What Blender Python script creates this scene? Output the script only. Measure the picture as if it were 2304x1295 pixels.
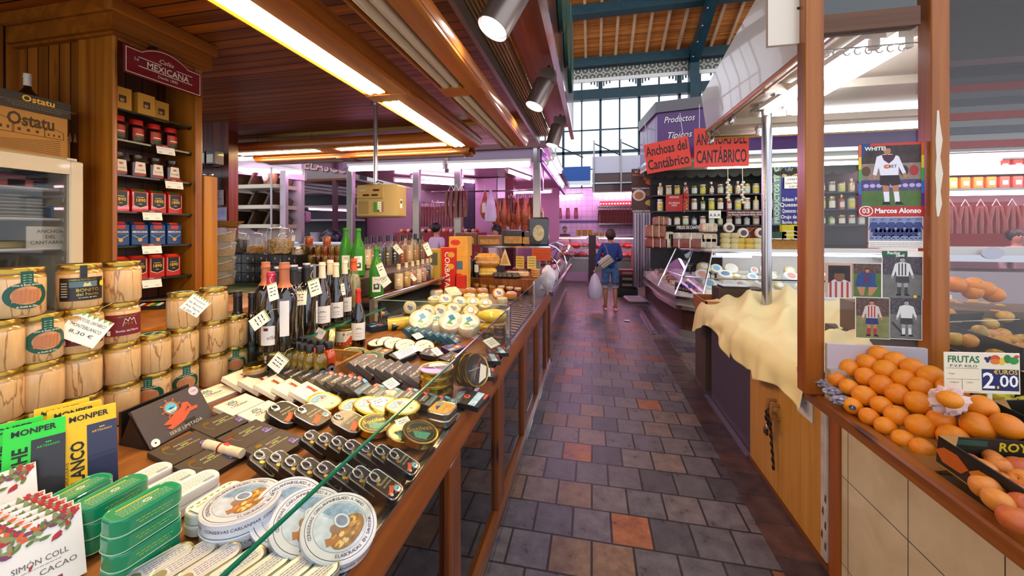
import bpy,bmesh,math,random
from mathutils import Matrix,Vector,noise
for _o in list(bpy.data.objects):bpy.data.objects.remove(_o)
sc=bpy.context.scene
COL=sc.collection
R=math.radians;PI=math.pi
rnd=random.Random(7)
# ---------------------------------------------------------------- camera
F,CX,HY,H=860.0,1152.0,520.0,1.65
TH=math.atan(181/F)
cam_d=bpy.data.cameras.new('camera');cam=bpy.data.objects.new('camera',cam_d);COL.objects.link(cam)
cam_d.sensor_fit='HORIZONTAL';cam_d.sensor_width=36;cam_d.lens=36*F/2304
cam_d.shift_y=-(647.5-HY)/2304;cam_d.clip_start=.02;cam_d.clip_end=200
cam.location=(0,0,H);cam.rotation_euler=(R(90),0,TH);sc.camera=cam
# ---------------------------------------------------------------- world and exposure
w=bpy.data.worlds.new('world');sc.world=w;w.use_nodes=True
wb=w.node_tree.nodes['Background'];wb.inputs[0].default_value=(.86,.90,1,1);wb.inputs[1].default_value=1.3
sc.view_settings.view_transform='Standard';sc.view_settings.look='None'
sc.view_settings.exposure=0.45;sc.view_settings.gamma=1;sc.view_settings.use_curve_mapping=False
cy=sc.cycles
cy.max_bounces=7;cy.diffuse_bounces=3;cy.glossy_bounces=3;cy.transmission_bounces=4;cy.transparent_max_bounces=12
cy.caustics_reflective=False;cy.caustics_refractive=False;cy.sample_clamp_indirect=4;cy.blur_glossy=.6
# strengths of the lamps (every lamp is built further down, in its own builder)
L_WARM,L_PINK,L_WHITE,L_RED=42.0,17.0,22.0,16.0
W_WARM,W_PINK,W_WHITE,W_RED=(1,.70,.33),(1,.48,.90),(.92,.92,1),(1,.52,.60)
def _ray(px,py):
 a=(px-CX)/F;c,s=math.cos(TH),math.sin(TH)
 return Vector((c*a-s,s*a+c,(HY-py)/F))
def onz(px,py,z):r=_ray(px,py);return Vector((0,0,H))+r*((z-H)/r.z)
def onx(px,py,x):r=_ray(px,py);return Vector((0,0,H))+r*(x/r.x)
def ony(px,py,y):r=_ray(px,py);return Vector((0,0,H))+r*(y/r.y)
def ond(px,py,d):return Vector((0,0,H))+_ray(px,py)*d
def dep(p):return-math.sin(TH)*p[0]+math.cos(TH)*p[1]
def deck(x):return .90+(-.55-x)*.08
def ondeck(px,py,h=0.0):
 z=.95
 for _ in range(7):
  p=onz(px,py,z);z=deck(p.x)+h
 return onz(px,py,z)
def stand(px,pyb,pyt,z):
 p=onz(px,pyb,z);return p,(pyb-pyt)/F*dep(p)
 # ---------------------------------------------------------------- materials
def lin(h):
 h=h.lstrip('#');out=[]
 for i in(0,2,4):
  v=int(h[i:i+2],16)/255;out.append(v/12.92 if v<=.04045 else((v+.055)/1.055)**2.4)
 return(*out,1)
_mats={}
def _new(name):
 m=bpy.data.materials.new(name);m.use_nodes=True;nt=m.node_tree
 return m,nt,nt.nodes,nt.links,nt.nodes['Principled BSDF']
def mat(col,rough=.5,metal=0.0,spec=.5,var=0.0,vs=12.0,bump=0.0,bs=60.0,coat=0.0,name=None,sss=0.0,alpha=1.0,stretch=(1,1,1),col2=None):
 key=('p',str(col),rough,metal,spec,var,vs,bump,bs,coat,sss,alpha,stretch,str(col2))
 if key in _mats:return _mats[key]
 m,nt,N,L,P=_new(name or 'surface')
 c=lin(col) if isinstance(col,str) else(*col[:3],1)
 P.inputs['Base Color'].default_value=c;P.inputs['Roughness'].default_value=rough;P.inputs['Metallic'].default_value=metal
 P.inputs['Specular IOR Level'].default_value=spec;P.inputs['Coat Weight'].default_value=coat;P.inputs['Coat Roughness'].default_value=.04
 if sss:P.inputs['Subsurface Weight'].default_value=sss;P.inputs['Subsurface Radius'].default_value=(.01,.006,.003)
 if alpha<1:P.inputs['Alpha'].default_value=alpha
 if var or bump or col2:
  tc=N.new('ShaderNodeTexCoord');mp=N.new('ShaderNodeMapping');mp.inputs['Scale'].default_value=stretch
  L.new(tc.outputs['Object'],mp.inputs[0])
 if var or col2:
  n=N.new('ShaderNodeTexNoise');n.inputs['Scale'].default_value=vs;n.inputs['Detail'].default_value=4
  L.new(mp.outputs[0],n.inputs[0]);r=N.new('ShaderNodeValToRGB')
  r.color_ramp.elements[0].position=.3;r.color_ramp.elements[1].position=.7
  c2=lin(col2) if col2 else tuple(min(1,v*(1+var)) for v in c[:3])+(1,)
  c1=c if col2 else tuple(v*(1-var) for v in c[:3])+(1,)
  r.color_ramp.elements[0].color=c1;r.color_ramp.elements[1].color=c2
  L.new(n.outputs[0],r.inputs[0]);L.new(r.outputs[0],P.inputs['Base Color'])
 if bump:
  n=N.new('ShaderNodeTexNoise');n.inputs['Scale'].default_value=bs;n.inputs['Detail'].default_value=3
  L.new(mp.outputs[0],n.inputs[0]);b=N.new('ShaderNodeBump');b.inputs['Strength'].default_value=bump;b.inputs['Distance'].default_value=.01
  L.new(n.outputs[0],b.inputs['Height']);L.new(b.outputs[0],P.inputs['Normal'])
 _mats[key]=m;return m
def wood(c1,c2,axis='z',scale=1.0,rough=.4,boards=None,knots=True,groove='#1a0a03',spec=.4,coat=0.0,name='wood'):
 """long grain along an axis, knots, and (boards = (across axis, width)) tongue and groove boards"""
 key=('w',c1,c2,axis,scale,rough,boards,knots,groove,coat)
 if key in _mats:return _mats[key]
 m,nt,N,L,P=_new(name);P.inputs['Roughness'].default_value=rough;P.inputs['Specular IOR Level'].default_value=spec
 P.inputs['Coat Weight'].default_value=coat;P.inputs['Coat Roughness'].default_value=.2
 tc=N.new('ShaderNodeTexCoord');mp=N.new('ShaderNodeMapping')
 s={'x':(.9,22,22),'y':(22,.9,22),'z':(22,22,.9)}[axis]
 mp.inputs['Scale'].default_value=tuple(v*scale for v in s);L.new(tc.outputs['Object'],mp.inputs[0])
 n=N.new('ShaderNodeTexNoise');n.inputs['Scale'].default_value=1;n.inputs['Detail'].default_value=5;n.inputs['Distortion'].default_value=.6
 L.new(mp.outputs[0],n.inputs[0]);r=N.new('ShaderNodeValToRGB');e=r.color_ramp.elements
 e[0].position=.32;e[0].color=lin(c1);e[1].position=.66;e[1].color=lin(c2);L.new(n.outputs[0],r.inputs[0]);out=r.outputs[0]
 bumpsrc=n.outputs[0]
 if boards:
  sp=N.new('ShaderNodeSeparateXYZ');L.new(tc.outputs['Object'],sp.inputs[0])
  d=N.new('ShaderNodeMath');d.operation='DIVIDE';d.inputs[1].default_value=boards[1];L.new(sp.outputs['xyz'.index(boards[0])],d.inputs[0])
  fl=N.new('ShaderNodeMath');fl.operation='FLOOR';L.new(d.outputs[0],fl.inputs[0])
  fr=N.new('ShaderNodeMath');fr.operation='FRACT';L.new(d.outputs[0],fr.inputs[0])
  wn=N.new('ShaderNodeTexWhiteNoise');wn.noise_dimensions='1D';L.new(fl.outputs[0],wn.inputs['W'])
  mr=N.new('ShaderNodeMapRange');mr.inputs[3].default_value=.62;mr.inputs[4].default_value=1.25;L.new(wn.outputs[0],mr.inputs[0])
  mx=N.new('ShaderNodeMix');mx.data_type='RGBA';mx.blend_type='MULTIPLY';mx.inputs[0].default_value=1;L.new(out,mx.inputs[6])
  cb=N.new('ShaderNodeCombineColor');[L.new(mr.outputs[0],cb.inputs[i]) for i in range(3)];L.new(cb.outputs[0],mx.inputs[7]);out=mx.outputs[2]
  gt=N.new('ShaderNodeMath');gt.operation='LESS_THAN';gt.inputs[1].default_value=min(.012,.1*boards[1])/boards[1];L.new(fr.outputs[0],gt.inputs[0])
  m2=N.new('ShaderNodeMix');m2.data_type='RGBA';L.new(gt.outputs[0],m2.inputs[0]);L.new(out,m2.inputs[6]);m2.inputs[7].default_value=lin(groove);out=m2.outputs[2]
 if knots:
  v=N.new('ShaderNodeTexVoronoi');v.inputs['Scale'].default_value=1
  mk=N.new('ShaderNodeMapping');ks={'x':(1.2,5,5),'y':(5,1.2,5),'z':(5,5,1.2)}[axis];mk.inputs['Scale'].default_value=ks
  L.new(tc.outputs['Object'],mk.inputs[0]);L.new(mk.outputs[0],v.inputs[0])
  kr=N.new('ShaderNodeValToRGB');kr.color_ramp.elements[0].position=.05;kr.color_ramp.elements[0].color=(1,1,1,1);kr.color_ramp.elements[1].position=.11;kr.color_ramp.elements[1].color=(0,0,0,1)
  L.new(v.outputs[0],kr.inputs[0]);m3=N.new('ShaderNodeMix');m3.data_type='RGBA';L.new(kr.outputs[0],m3.inputs[0]);L.new(out,m3.inputs[6])
  m3.inputs[7].default_value=tuple(v*.35 for v in lin(c1)[:3])+(1,);out=m3.outputs[2]
 L.new(out,P.inputs['Base Color'])
 b=N.new('ShaderNodeBump');b.inputs['Strength'].default_value=.12;b.inputs['Distance'].default_value=.004;L.new(bumpsrc,b.inputs['Height']);L.new(b.outputs[0],P.inputs['Normal'])
 _mats[key]=m;return m
def emit(col,s):
 key=('e',col,s)
 if key in _mats:return _mats[key]
 m,nt,N,L,P=_new('lamp_light');N.remove(P);e=N.new('ShaderNodeEmission');e.inputs[0].default_value=(*col,1);e.inputs[1].default_value=s
 L.new(e.outputs[0],N['Material Output'].inputs[0]);_mats[key]=m;return m
def glass(tint=(.97,.99,.98),rough=.01,ior=1.45,boost=1.0,film=0.0,filmcol=(.8,.8,.85)):
 key=('g',tint,rough,ior,boost,film)
 if key in _mats:return _mats[key]
 m,nt,N,L,P=_new('glass');N.remove(P)
 t=N.new('ShaderNodeBsdfTransparent');t.inputs[0].default_value=(*tint,1);g=N.new('ShaderNodeBsdfGlossy');g.inputs['Roughness'].default_value=rough
 lw_=N.new('ShaderNodeLayerWeight');lw_.inputs[0].default_value=.5;pw=N.new('ShaderNodeMath');pw.operation='POWER';pw.inputs[1].default_value=5;L.new(lw_.outputs['Facing'],pw.inputs[0])
 fr=N.new('ShaderNodeMath');fr.operation='MULTIPLY_ADD';fr.inputs[1].default_value=.9;fr.inputs[2].default_value=((ior-1)/(ior+1))**2;L.new(pw.outputs[0],fr.inputs[0]);mx=N.new('ShaderNodeMixShader')
 f=fr.outputs[0]
 if boost!=1:
  mu=N.new('ShaderNodeMath');mu.operation='MULTIPLY';mu.use_clamp=True;mu.inputs[1].default_value=boost;L.new(f,mu.inputs[0]);f=mu.outputs[0]
 L.new(f,mx.inputs[0]);L.new(t.outputs[0],mx.inputs[1]);L.new(g.outputs[0],mx.inputs[2]);o=mx.outputs[0]
 if film:
  d=N.new('ShaderNodeBsdfDiffuse');d.inputs[0].default_value=(*filmcol,1);m2=N.new('ShaderNodeMixShader');m2.inputs[0].default_value=film
  L.new(o,m2.inputs[1]);L.new(d.outputs[0],m2.inputs[2]);o=m2.outputs[0]
 L.new(o,N['Material Output'].inputs[0]);_mats[key]=m;return m
 # ---------------------------------------------------------------- mesh building
def T(x=0,y=0,z=0):return Matrix.Translation((x,y,z))
def RZ(a):return Matrix.Rotation(a,4,'Z')
def RX(a):return Matrix.Rotation(a,4,'X')
def RY(a):return Matrix.Rotation(a,4,'Y')
def SC(x,y,z):return Matrix.Diagonal((x,y,z,1))
def frame(o,xd,up):
 x=Vector(xd).normalized();z=Vector(up);z=(z-x*z.dot(x)).normalized();y=z.cross(x)
 M=Matrix.Identity(4)
 for i in range(3):M[i][0],M[i][1],M[i][2],M[i][3]=x[i],y[i],z[i],o[i]
 return M
_txt={}
def text_geo(s,sh=0.0,bold=0.0):
 k=(s,sh,bold)
 if k not in _txt:
  cu=bpy.data.curves.new('t','FONT');cu.body=s;cu.size=1;cu.align_x='CENTER';cu.align_y='CENTER';cu.shear=sh;cu.offset=bold;cu.resolution_u=2
  o=bpy.data.objects.new('t',cu);COL.objects.link(o);bpy.context.view_layer.update()
  me=bpy.data.meshes.new_from_object(o.evaluated_get(bpy.context.evaluated_depsgraph_get()))
  _txt[k]=([tuple(v.co) for v in me.vertices],[tuple(p.vertices) for p in me.polygons])
  bpy.data.objects.remove(o);bpy.data.curves.remove(cu);bpy.data.meshes.remove(me)
 return _txt[k]
class MB:
 def __init__(s):s.v=[];s.f=[];s.mi=[];s.ms=[]
 def _m(s,m):
  if m not in s.ms:s.ms.append(m)
  return s.ms.index(m)
 def add(s,vs,fs,m,M=None):
  b=len(s.v);i=s._m(m)
  s.v+=[tuple(M@Vector(v)) for v in vs] if M is not None else[tuple(v) for v in vs]
  s.f+=[tuple(b+k for k in f) for f in fs];s.mi+=[i]*len(fs);return s
 def box(s,x0,x1,y0,y1,z0,z1,m,M=None,bev=0.0):
  if bev:
   return s.prism([(x0+bev,y0),(x1-bev,y0),(x1,y0+bev),(x1,y1-bev),(x1-bev,y1),(x0+bev,y1),(x0,y1-bev),(x0,y0+bev)],z0,z1,m,M,bev)
  vs=[(x,y,z) for z in(z0,z1) for x,y in((x0,y0),(x1,y0),(x1,y1),(x0,y1))]
  return s.add(vs,[(3,2,1,0),(4,5,6,7),(0,1,5,4),(1,2,6,5),(2,3,7,6),(3,0,4,7)],m,M)
 def cb(s,sx,sy,sz,m,M=None,bev=0.0):return s.box(-sx/2,sx/2,-sy/2,sy/2,0,sz,m,M,bev)
 def prism(s,out,z0,z1,m,M=None,bev=0.0,top=None):
  n=len(out);cx=sum(p[0] for p in out)/n;cy_=sum(p[1] for p in out)/n
  def ins(b):
   if not b:return out
   r=[]
   for i in range(n):
    p0,p1,p2=(Vector(out[i-1]),Vector(out[i]),Vector(out[(i+1)%n]));a=(p1-p0);c=(p2-p1)
    if a.length<1e-9 or c.length<1e-9:r.append(out[i]);continue
    a.normalize();c.normalize();nn=Vector((-a.y-c.y,a.x+c.x));
    if nn.length<1e-6:r.append(out[i]);continue
    nn.normalize();k=b/max(.35,abs(nn.dot(Vector((-a.y,a.x)))));r.append((p1.x+nn.x*k,p1.y+nn.y*k))
   return r
  rings=[(out,z0),(out,z1)] if not bev else[(ins(bev),z0),(out,z0+bev),(out,z1-bev),(ins(bev),z1)]
  vs=[(p[0],p[1],z) for o,z in rings for p in o];fs=[tuple(range(n-1,-1,-1))]
  for k in range(len(rings)-1):
   for i in range(n):j=(i+1)%n;fs.append((k*n+i,k*n+j,k*n+n+j,k*n+n+i))
  k=len(rings)-1;tf=tuple(range(k*n,k*n+n));s.add(vs,fs+([] if top else[tf]),m,M)
  if top:s.add([(p[0],p[1],rings[-1][1]) for p in rings[-1][0]],[tuple(range(n))],top,M)
  return s
 def lathe(s,prof,m,M=None,n=20,sx=1.0,sy=1.0,a0=0.0,a1=None,cap=True):
  full=a1 is None;a1=2*PI if full else a1;k=n if full else n+1
  vs=[(r*math.cos(a0+(a1-a0)*i/n)*sx,r*math.sin(a0+(a1-a0)*i/n)*sy,z) for r,z in prof for i in range(k)];fs=[]
  for j in range(len(prof)-1):
   for i in range(n):q=(i+1)%k if full else i+1;fs.append((j*k+i,j*k+q,j*k+k+q,j*k+k+i))
  if cap and full:
   if prof[0][0]>1e-6:fs.append(tuple(range(n-1,-1,-1)))
   if prof[-1][0]>1e-6:fs.append(tuple(range((len(prof)-1)*k,len(prof)*k)))
  return s.add(vs,fs,m,M)
 def tube(s,pts,r,m,M=None,n=8,closed=False,rs=None,flat=1.0):
  P=[Vector(p) for p in pts];vs=[];fs=[];K=len(P);up=None
  for i,p in enumerate(P):
   t=(P[(i+1)%K]-P[i-1]) if closed else(P[min(i+1,K-1)]-P[max(i-1,0)])
   t.normalize()
   if up is None:up=Vector((0,0,1)) if abs(t.z)<.9 else Vector((1,0,0))
   x=t.cross(up)
   if x.length<1e-5:x=t.orthogonal()
   x.normalize();y=x.cross(t).normalized();up=y;rr=rs[i] if rs else r
   vs+=[p+x*rr*math.cos(2*PI*k/n)+y*rr*flat*math.sin(2*PI*k/n) for k in range(n)]
  for i in range(K if closed else K-1):
   a,b=i*n,((i+1)%K)*n
   fs+=[(a+k,a+(k+1)%n,b+(k+1)%n,b+k) for k in range(n)]
  if not closed:fs+=[tuple(range(n-1,-1,-1)),tuple(range((K-1)*n,K*n))]
  return s.add(vs,fs,m,M)
 def ell(s,r,m,M=None,n=16,k=10,nz=0.0,ns=2.0,seed=0,bot=-1.0,top=1.0):
  vs=[];fs=[];rx,ry,rz=r
  for j in range(k+1):
   ph=math.asin(bot)+(math.asin(top)-math.asin(bot))*j/k
   for i in range(n):
    a=2*PI*i/n;d=Vector((math.cos(a)*math.cos(ph),math.sin(a)*math.cos(ph),math.sin(ph)))
    q=1+(nz*noise.noise(d*ns+Vector((seed*3.1,seed*1.7,0))) if nz else 0)
    vs.append((d.x*rx*q,d.y*ry*q,d.z*rz*q))
  for j in range(k):
   for i in range(n):q=(i+1)%n;fs.append((j*n+i,j*n+q,j*n+n+q,j*n+n+i))
  if bot>-.999:fs.append(tuple(range(n-1,-1,-1)))
  if top<.999:fs.append(tuple(range(k*n,k*n+n)))
  return s.add(vs,fs,m,M)
 def poly(s,pts,m,M=None):return s.add([(p[0],p[1],p[2] if len(p)>2 else 0) for p in pts],[tuple(range(len(pts)))],m,M)
 def rect(s,x0,x1,y0,y1,m,M=None,z=0.0):return s.poly([(x0,y0,z),(x1,y0,z),(x1,y1,z),(x0,y1,z)],m,M)
 def disc(s,rx,ry,m,M=None,n=20,z=0.0,c=(0,0)):return s.poly([(c[0]+rx*math.cos(2*PI*i/n),c[1]+ry*math.sin(2*PI*i/n),z) for i in range(n)],m,M)
 def ring(s,r0,r1,m,M=None,n=24,z=0.0,sx=1.0,sy=1.0,c=(0,0),a0=0.0,a1=2*PI):
  vs=[(c[0]+r*sx*math.cos(a0+(a1-a0)*i/n),c[1]+r*sy*math.sin(a0+(a1-a0)*i/n),z) for i in range(n+1) for r in(r0,r1)]
  return s.add(vs,[(2*i,2*i+1,2*i+3,2*i+2) for i in range(n)],m,M)
 def wp(s,W,pts,m,k=4):
  q=[]
  for i,a in enumerate(pts):
   b=pts[(i+1)%len(pts)];n=max(1,int(math.hypot(b[0]-a[0],b[1]-a[1])/.008));q+=[(a[0]+(b[0]-a[0])*j/n,a[1]+(b[1]-a[1])*j/n) for j in range(n)]
  n=len(q);c=(sum(p[0] for p in q)/n,sum(p[1] for p in q)/n);vs=[W((c[0]+(p[0]-c[0])*r/k,c[1]+(p[1]-c[1])*r/k)) for r in range(1,k+1) for p in q]+[W(c)]
  return s.add(vs,[(r*n+i,r*n+(i+1)%n,r*n+n+(i+1)%n,r*n+n+i) for r in range(k-1) for i in range(n)]+[(i,(i+1)%n,k*n) for i in range(n)],m)
 def text(s,t,size,m,M=None,x=0,y=0,z=0,sx=1.0,sh=0.0,bold=0.0,fit=None,warp=None):
  vs,fs=text_geo(t,sh,bold)
  if fit:
   wd=max(v[0] for v in vs)-min(v[0] for v in vs);sx=fit/max(1e-6,wd*size)
  q=[(v[0]*size*sx+x,v[1]*size+y,z) for v in vs]
  if warp:q=[warp(p) for p in q]
  return s.add(q,fs,m,M)
 def scrib(s,x0,x1,y,m,M=None,h=.003,z=0.0,seed=1,th=.35):
  g=random.Random(seed);x=x0
  while x<x1:
   wl=h*g.uniform(1.2,4)
   xe=min(x1,x+wl);s.rect(x,xe,y-h*th,y+h*th,m,M,z);x=xe+h*.8
  return s
 def mesh(s,name,smooth=40,recalc=True):
  me=bpy.data.meshes.new(name);me.from_pydata(s.v,[],s.f)
  for m in s.ms:me.materials.append(m)
  me.polygons.foreach_set('material_index',s.mi)
  if recalc:
   b=bmesh.new();b.from_mesh(me);bmesh.ops.recalc_face_normals(b,faces=b.faces);b.to_mesh(me);b.free()
  if smooth:
   me.polygons.foreach_set('use_smooth',[True]*len(me.polygons));me.set_sharp_from_angle(angle=R(smooth))
  me.update();return me
  # ---------------------------------------------------------------- objects
def obj(name,g,parent=None,M=None,smooth=40,recalc=True):
 me=g.mesh(name,smooth,recalc) if isinstance(g,MB) else g
 o=bpy.data.objects.new(name,me);COL.objects.link(o)
 if parent:o.parent=parent
 if M is not None:o.matrix_local=M
 return o
def tag(o,label,cat,group=None,kind=None):
 o['label']=label;o['category']=cat
 if group:o['group']=group
 if kind:o['kind']=kind
 return o
def thing(name,label,cat,M=None,group=None):
 o=bpy.data.objects.new(name,None);COL.objects.link(o);o.empty_display_size=.05
 if M is not None:o.matrix_world=M
 return tag(o,label,cat,group)
def struct(name,g,label=None,M=None,parent=None):
 o=obj(name,g,parent,M)
 if not parent:o['kind']='structure'
 if label:o['label']=label;o['category']='structure'
 return o
def dup(root,M,label=None,group=None):
 r=root.copy();COL.objects.link(r);r.matrix_world=M
 if label:r['label']=label
 if group:r['group']=group
 for ch in list(root.children):
  c=ch.copy();COL.objects.link(c);c.parent=r
  for g in list(ch.children):
   d=g.copy();COL.objects.link(d);d.parent=c
 return r
_proto={}
def put(key,build,M,label,group=None):
 if key not in _proto:
  o=build();o.matrix_world=M;o['label']=label
  if group:o['group']=group
  _proto[key]=o;return o
 o=dup(_proto[key],M,label,group)
 return o
ORD=['first','second','third','fourth','fifth','sixth','seventh','eighth','ninth','tenth','eleventh','twelfth','thirteenth','fourteenth','fifteenth','sixteenth','seventeenth','eighteenth','nineteenth','twentieth','twenty-first','twenty-second','twenty-third','twenty-fourth','twenty-fifth']
def rrect(sx,sy,r,n=5):
 o=[]
 for cx,cy_,a in((sx/2-r,sy/2-r,0),(-sx/2+r,sy/2-r,90),(-sx/2+r,-sy/2+r,180),(sx/2-r,-sy/2+r,270)):
  o+=[(cx+r*math.cos(R(a+90*i/n)),cy_+r*math.sin(R(a+90*i/n))) for i in range(n+1)]
 return o
def oval(rx,ry,n=28):return[(rx*math.cos(2*PI*i/n),ry*math.sin(2*PI*i/n)) for i in range(n)]
# common materials
K=mat('#0c0c0e',.45);WH=mat('#f2efe6',.5);STEEL=mat('#b9b9bd',.25,1.0);CHROME=mat('#d8d8dc',.12,1.0)
ALU=mat('#a6a4a2',.38,.9);GOLD=mat('#b08d3c',.28,1.0);GOLDL=mat('#c9a94e',.3,1.0);INK=mat('#1b1b22',.6);PAPER=mat('#efe9dc',.7)
DK=mat('#15100c',.6);GREY=mat('#77767a',.5);REDP=mat('#b81414',.45);GLS=glass()
# ================================================================= the setting
# floor: clay pavers 213 x 234 mm in running bond
def floor_mat():
 m,nt,N,L,P=_new('clay_pavers');tc=N.new('ShaderNodeTexCoord');mp=N.new('ShaderNodeMapping')
 mp.inputs['Location'].default_value=(.217+.213*40,-2.085+.2335*40,0);L.new(tc.outputs['Object'],mp.inputs[0])
 b=N.new('ShaderNodeTexBrick');b.offset=.5;b.offset_frequency=2;b.squash=1
 for k,v in{'Color1':(0,0,0,1),'Color2':(1,1,1,1),'Mortar':(.5,.5,.5,1),'Scale':1,'Mortar Size':.0065,'Mortar Smooth':.25,'Bias':0,'Brick Width':.213,'Row Height':.2335}.items():b.inputs[k].default_value=v
 L.new(mp.outputs[0],b.inputs[0])
 r=N.new('ShaderNodeValToRGB');r.color_ramp.interpolation='CONSTANT';el=r.color_ramp.elements
 pal=[(0,'#64606a'),(.16,'#736a6e'),(.3,'#514e58'),(.44,'#806e6a'),(.56,'#66606a'),(.68,'#866a58'),(.77,'#6e6872'),(.89,'#8a5642'),(.955,'#a0623f')]
 el[0].position=0;el[0].color=lin(pal[0][1]);el[1].position=pal[1][0];el[1].color=lin(pal[1][1])
 for p,c in pal[2:]:e=el.new(p);e.color=lin(c)
 sp=N.new('ShaderNodeSeparateColor');L.new(b.outputs['Color'],sp.inputs[0]);L.new(sp.outputs[0],r.inputs[0])
 n=N.new('ShaderNodeTexNoise');n.inputs['Scale'].default_value=11;n.inputs['Detail'].default_value=8;n.inputs['Roughness'].default_value=.72;L.new(tc.outputs['Object'],n.inputs[0])
 nr=N.new('ShaderNodeValToRGB');nr.color_ramp.elements[0].position=.3;nr.color_ramp.elements[0].color=(.30,.29,.30,1);nr.color_ramp.elements[1].position=.7;nr.color_ramp.elements[1].color=(1.0,.97,.93,1);L.new(n.outputs[0],nr.inputs[0])
 mx=N.new('ShaderNodeMix');mx.data_type='RGBA';mx.blend_type='MULTIPLY';mx.inputs[0].default_value=1;L.new(r.outputs[0],mx.inputs[6]);L.new(nr.outputs[0],mx.inputs[7])
 # small pits
 v=N.new('ShaderNodeTexNoise');v.inputs['Scale'].default_value=190;v.inputs['Detail'].default_value=0;L.new(tc.outputs['Object'],v.inputs[0])
 vr=N.new('ShaderNodeValToRGB');vr.color_ramp.elements[0].position=.74;vr.color_ramp.elements[0].color=(0,0,0,1);vr.color_ramp.elements[1].position=.8;vr.color_ramp.elements[1].color=(1,1,1,1);L.new(v.outputs[0],vr.inputs[0])
 m4=N.new('ShaderNodeMix');m4.data_type='RGBA';L.new(vr.outputs[0],m4.inputs[0]);L.new(mx.outputs[2],m4.inputs[6]);m4.inputs[7].default_value=lin('#1d1a1c')
 m2=N.new('ShaderNodeMix');m2.data_type='RGBA';L.new(b.outputs['Fac'],m2.inputs[0]);L.new(m4.outputs[2],m2.inputs[6]);m2.inputs[7].default_value=lin('#1f1a16');L.new(m2.outputs[2],P.inputs['Base Color'])
 rr=N.new('ShaderNodeMapRange');rr.inputs[1].default_value=.3;rr.inputs[2].default_value=.75;rr.inputs[3].default_value=.22;rr.inputs[4].default_value=.55;L.new(n.outputs[0],rr.inputs[0]);L.new(rr.outputs[0],P.inputs['Roughness'])
 ad=N.new('ShaderNodeMath');ad.operation='MULTIPLY_ADD';ad.inputs[1].default_value=-1.2;L.new(b.outputs['Fac'],ad.inputs[0]);L.new(n.outputs[0],ad.inputs[2])
 bp=N.new('ShaderNodeBump');bp.inputs['Strength'].default_value=.5;bp.inputs['Distance'].default_value=.006;L.new(ad.outputs[0],bp.inputs['Height']);L.new(bp.outputs[0],P.inputs['Normal'])
 return m
struct('floor',MB().box(-14,16,-3,24,-.2,0,floor_mat()))
# the row of dark red border pavers along the stalls on the right
bm_=MB();bc=[mat('#42302f',.4,var=.45,vs=11,bump=.2),mat('#382c30',.4,var=.45,vs=11,bump=.2),mat('#4a3430',.4,var=.45,vs=11,bump=.2)]
for i in range(22):y=1.0+i*.235;bm_.box(.905,1.125,y+.003,y+.232,-.05,.002,bc[(i*7)%3])
struct('floor_border',bm_)
# ---- stall on the left: panelled walls and boarded ceiling
WL1,WL2='#7a400c','#b06a1c'
wall_l=wood(WL1,WL2,'z',.8,.38,('y',.11),coat=.15,name='wall_boards')
wall_b=wood(WL1,WL2,'z',.8,.38,('x',.115),coat=.15,name='wall_boards_cross')
ceil_m=wood('#84420c','#b06418','x',.7,.5,('y',.098),knots=False,coat=.05,spec=.3,name='ceiling_boards')
ceil_2=wood('#a07c34','#bc9444','x',.7,.6,('y',.075),knots=False,groove='#3a2a12',name='blind_slats')
struct('wall_left',MB().box(-3.45,-3.3,-1.2,2.12,0,2.9,wall_l))
struct('wall_back',MB().box(-6.0,-4.06,3.6,3.72,0,2.9,wood('#4d1c12','#7a3418','z',.8,.35,('x',.13),coat=.2,name='red_boards')))
struct('ceiling',MB().box(-6.0,-.72,-1.2,4.2,2.9,3.0,ceil_m))
struct('ceiling_slats',MB().box(-6.0,-.72,4.2,5.15,2.86,3.0,ceil_2))
# behind the viewer: the stall's rear wall (only its reflection is ever seen)
# valance along the aisle: shutter track, orange boards, painted fascia
vb=wood('#9a4608','#c66414','y',.7,.3,coat=.3,name='valance_boards')
v=MB();v.box(-.72,-.69,-1.2,5.1,2.82,3.02,ALU);v.box(-.69,-.56,-1.2,5.1,2.93,2.99,mat('#a89066',.35,.6))
for k in range(5):v.box(-.685+k*.025,-.67+k*.025,-1.2,5.1,2.915,2.935,mat('#c2a878',.35,.5))
struct('trim_shutter',v)
v=MB();v.box(-.56,-.28,-1.2,5.0,3.0,3.04,vb);struct('trim_valance',v)
v=MB();v.box(-.28,-.235,-1.2,5.1,2.86,2.90,CHROME);v.box(-.275,-.245,-1.2,5.1,2.9,3.75,mat('#4a1519',.3,var=.15,vs=4,coat=.3));struct('trim_fascia',v)
# green scalloped ornaments on the fascia
for k,y in enumerate((1.55,2.2,2.85,3.5,4.15)):
 g=MB();pts=[(.26*math.cos(PI+PI*i/14),.36*math.sin(PI+PI*i/14)) for i in range(15)]
 g.prism([(-.26,.45)]+pts+[(.26,.45)],0,.03,mat('#15503f',.4,var=.2,vs=5,coat=.2))
 tag(obj('scalloped_ornament',g,M=frame((-.24,y,3.5),(0,1,0),(1,0,0))),f'green scalloped ornament on the dark red fascia above the aisle, {ORD[k]} from the near end','ornament','green ornaments on the fascia')
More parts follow.
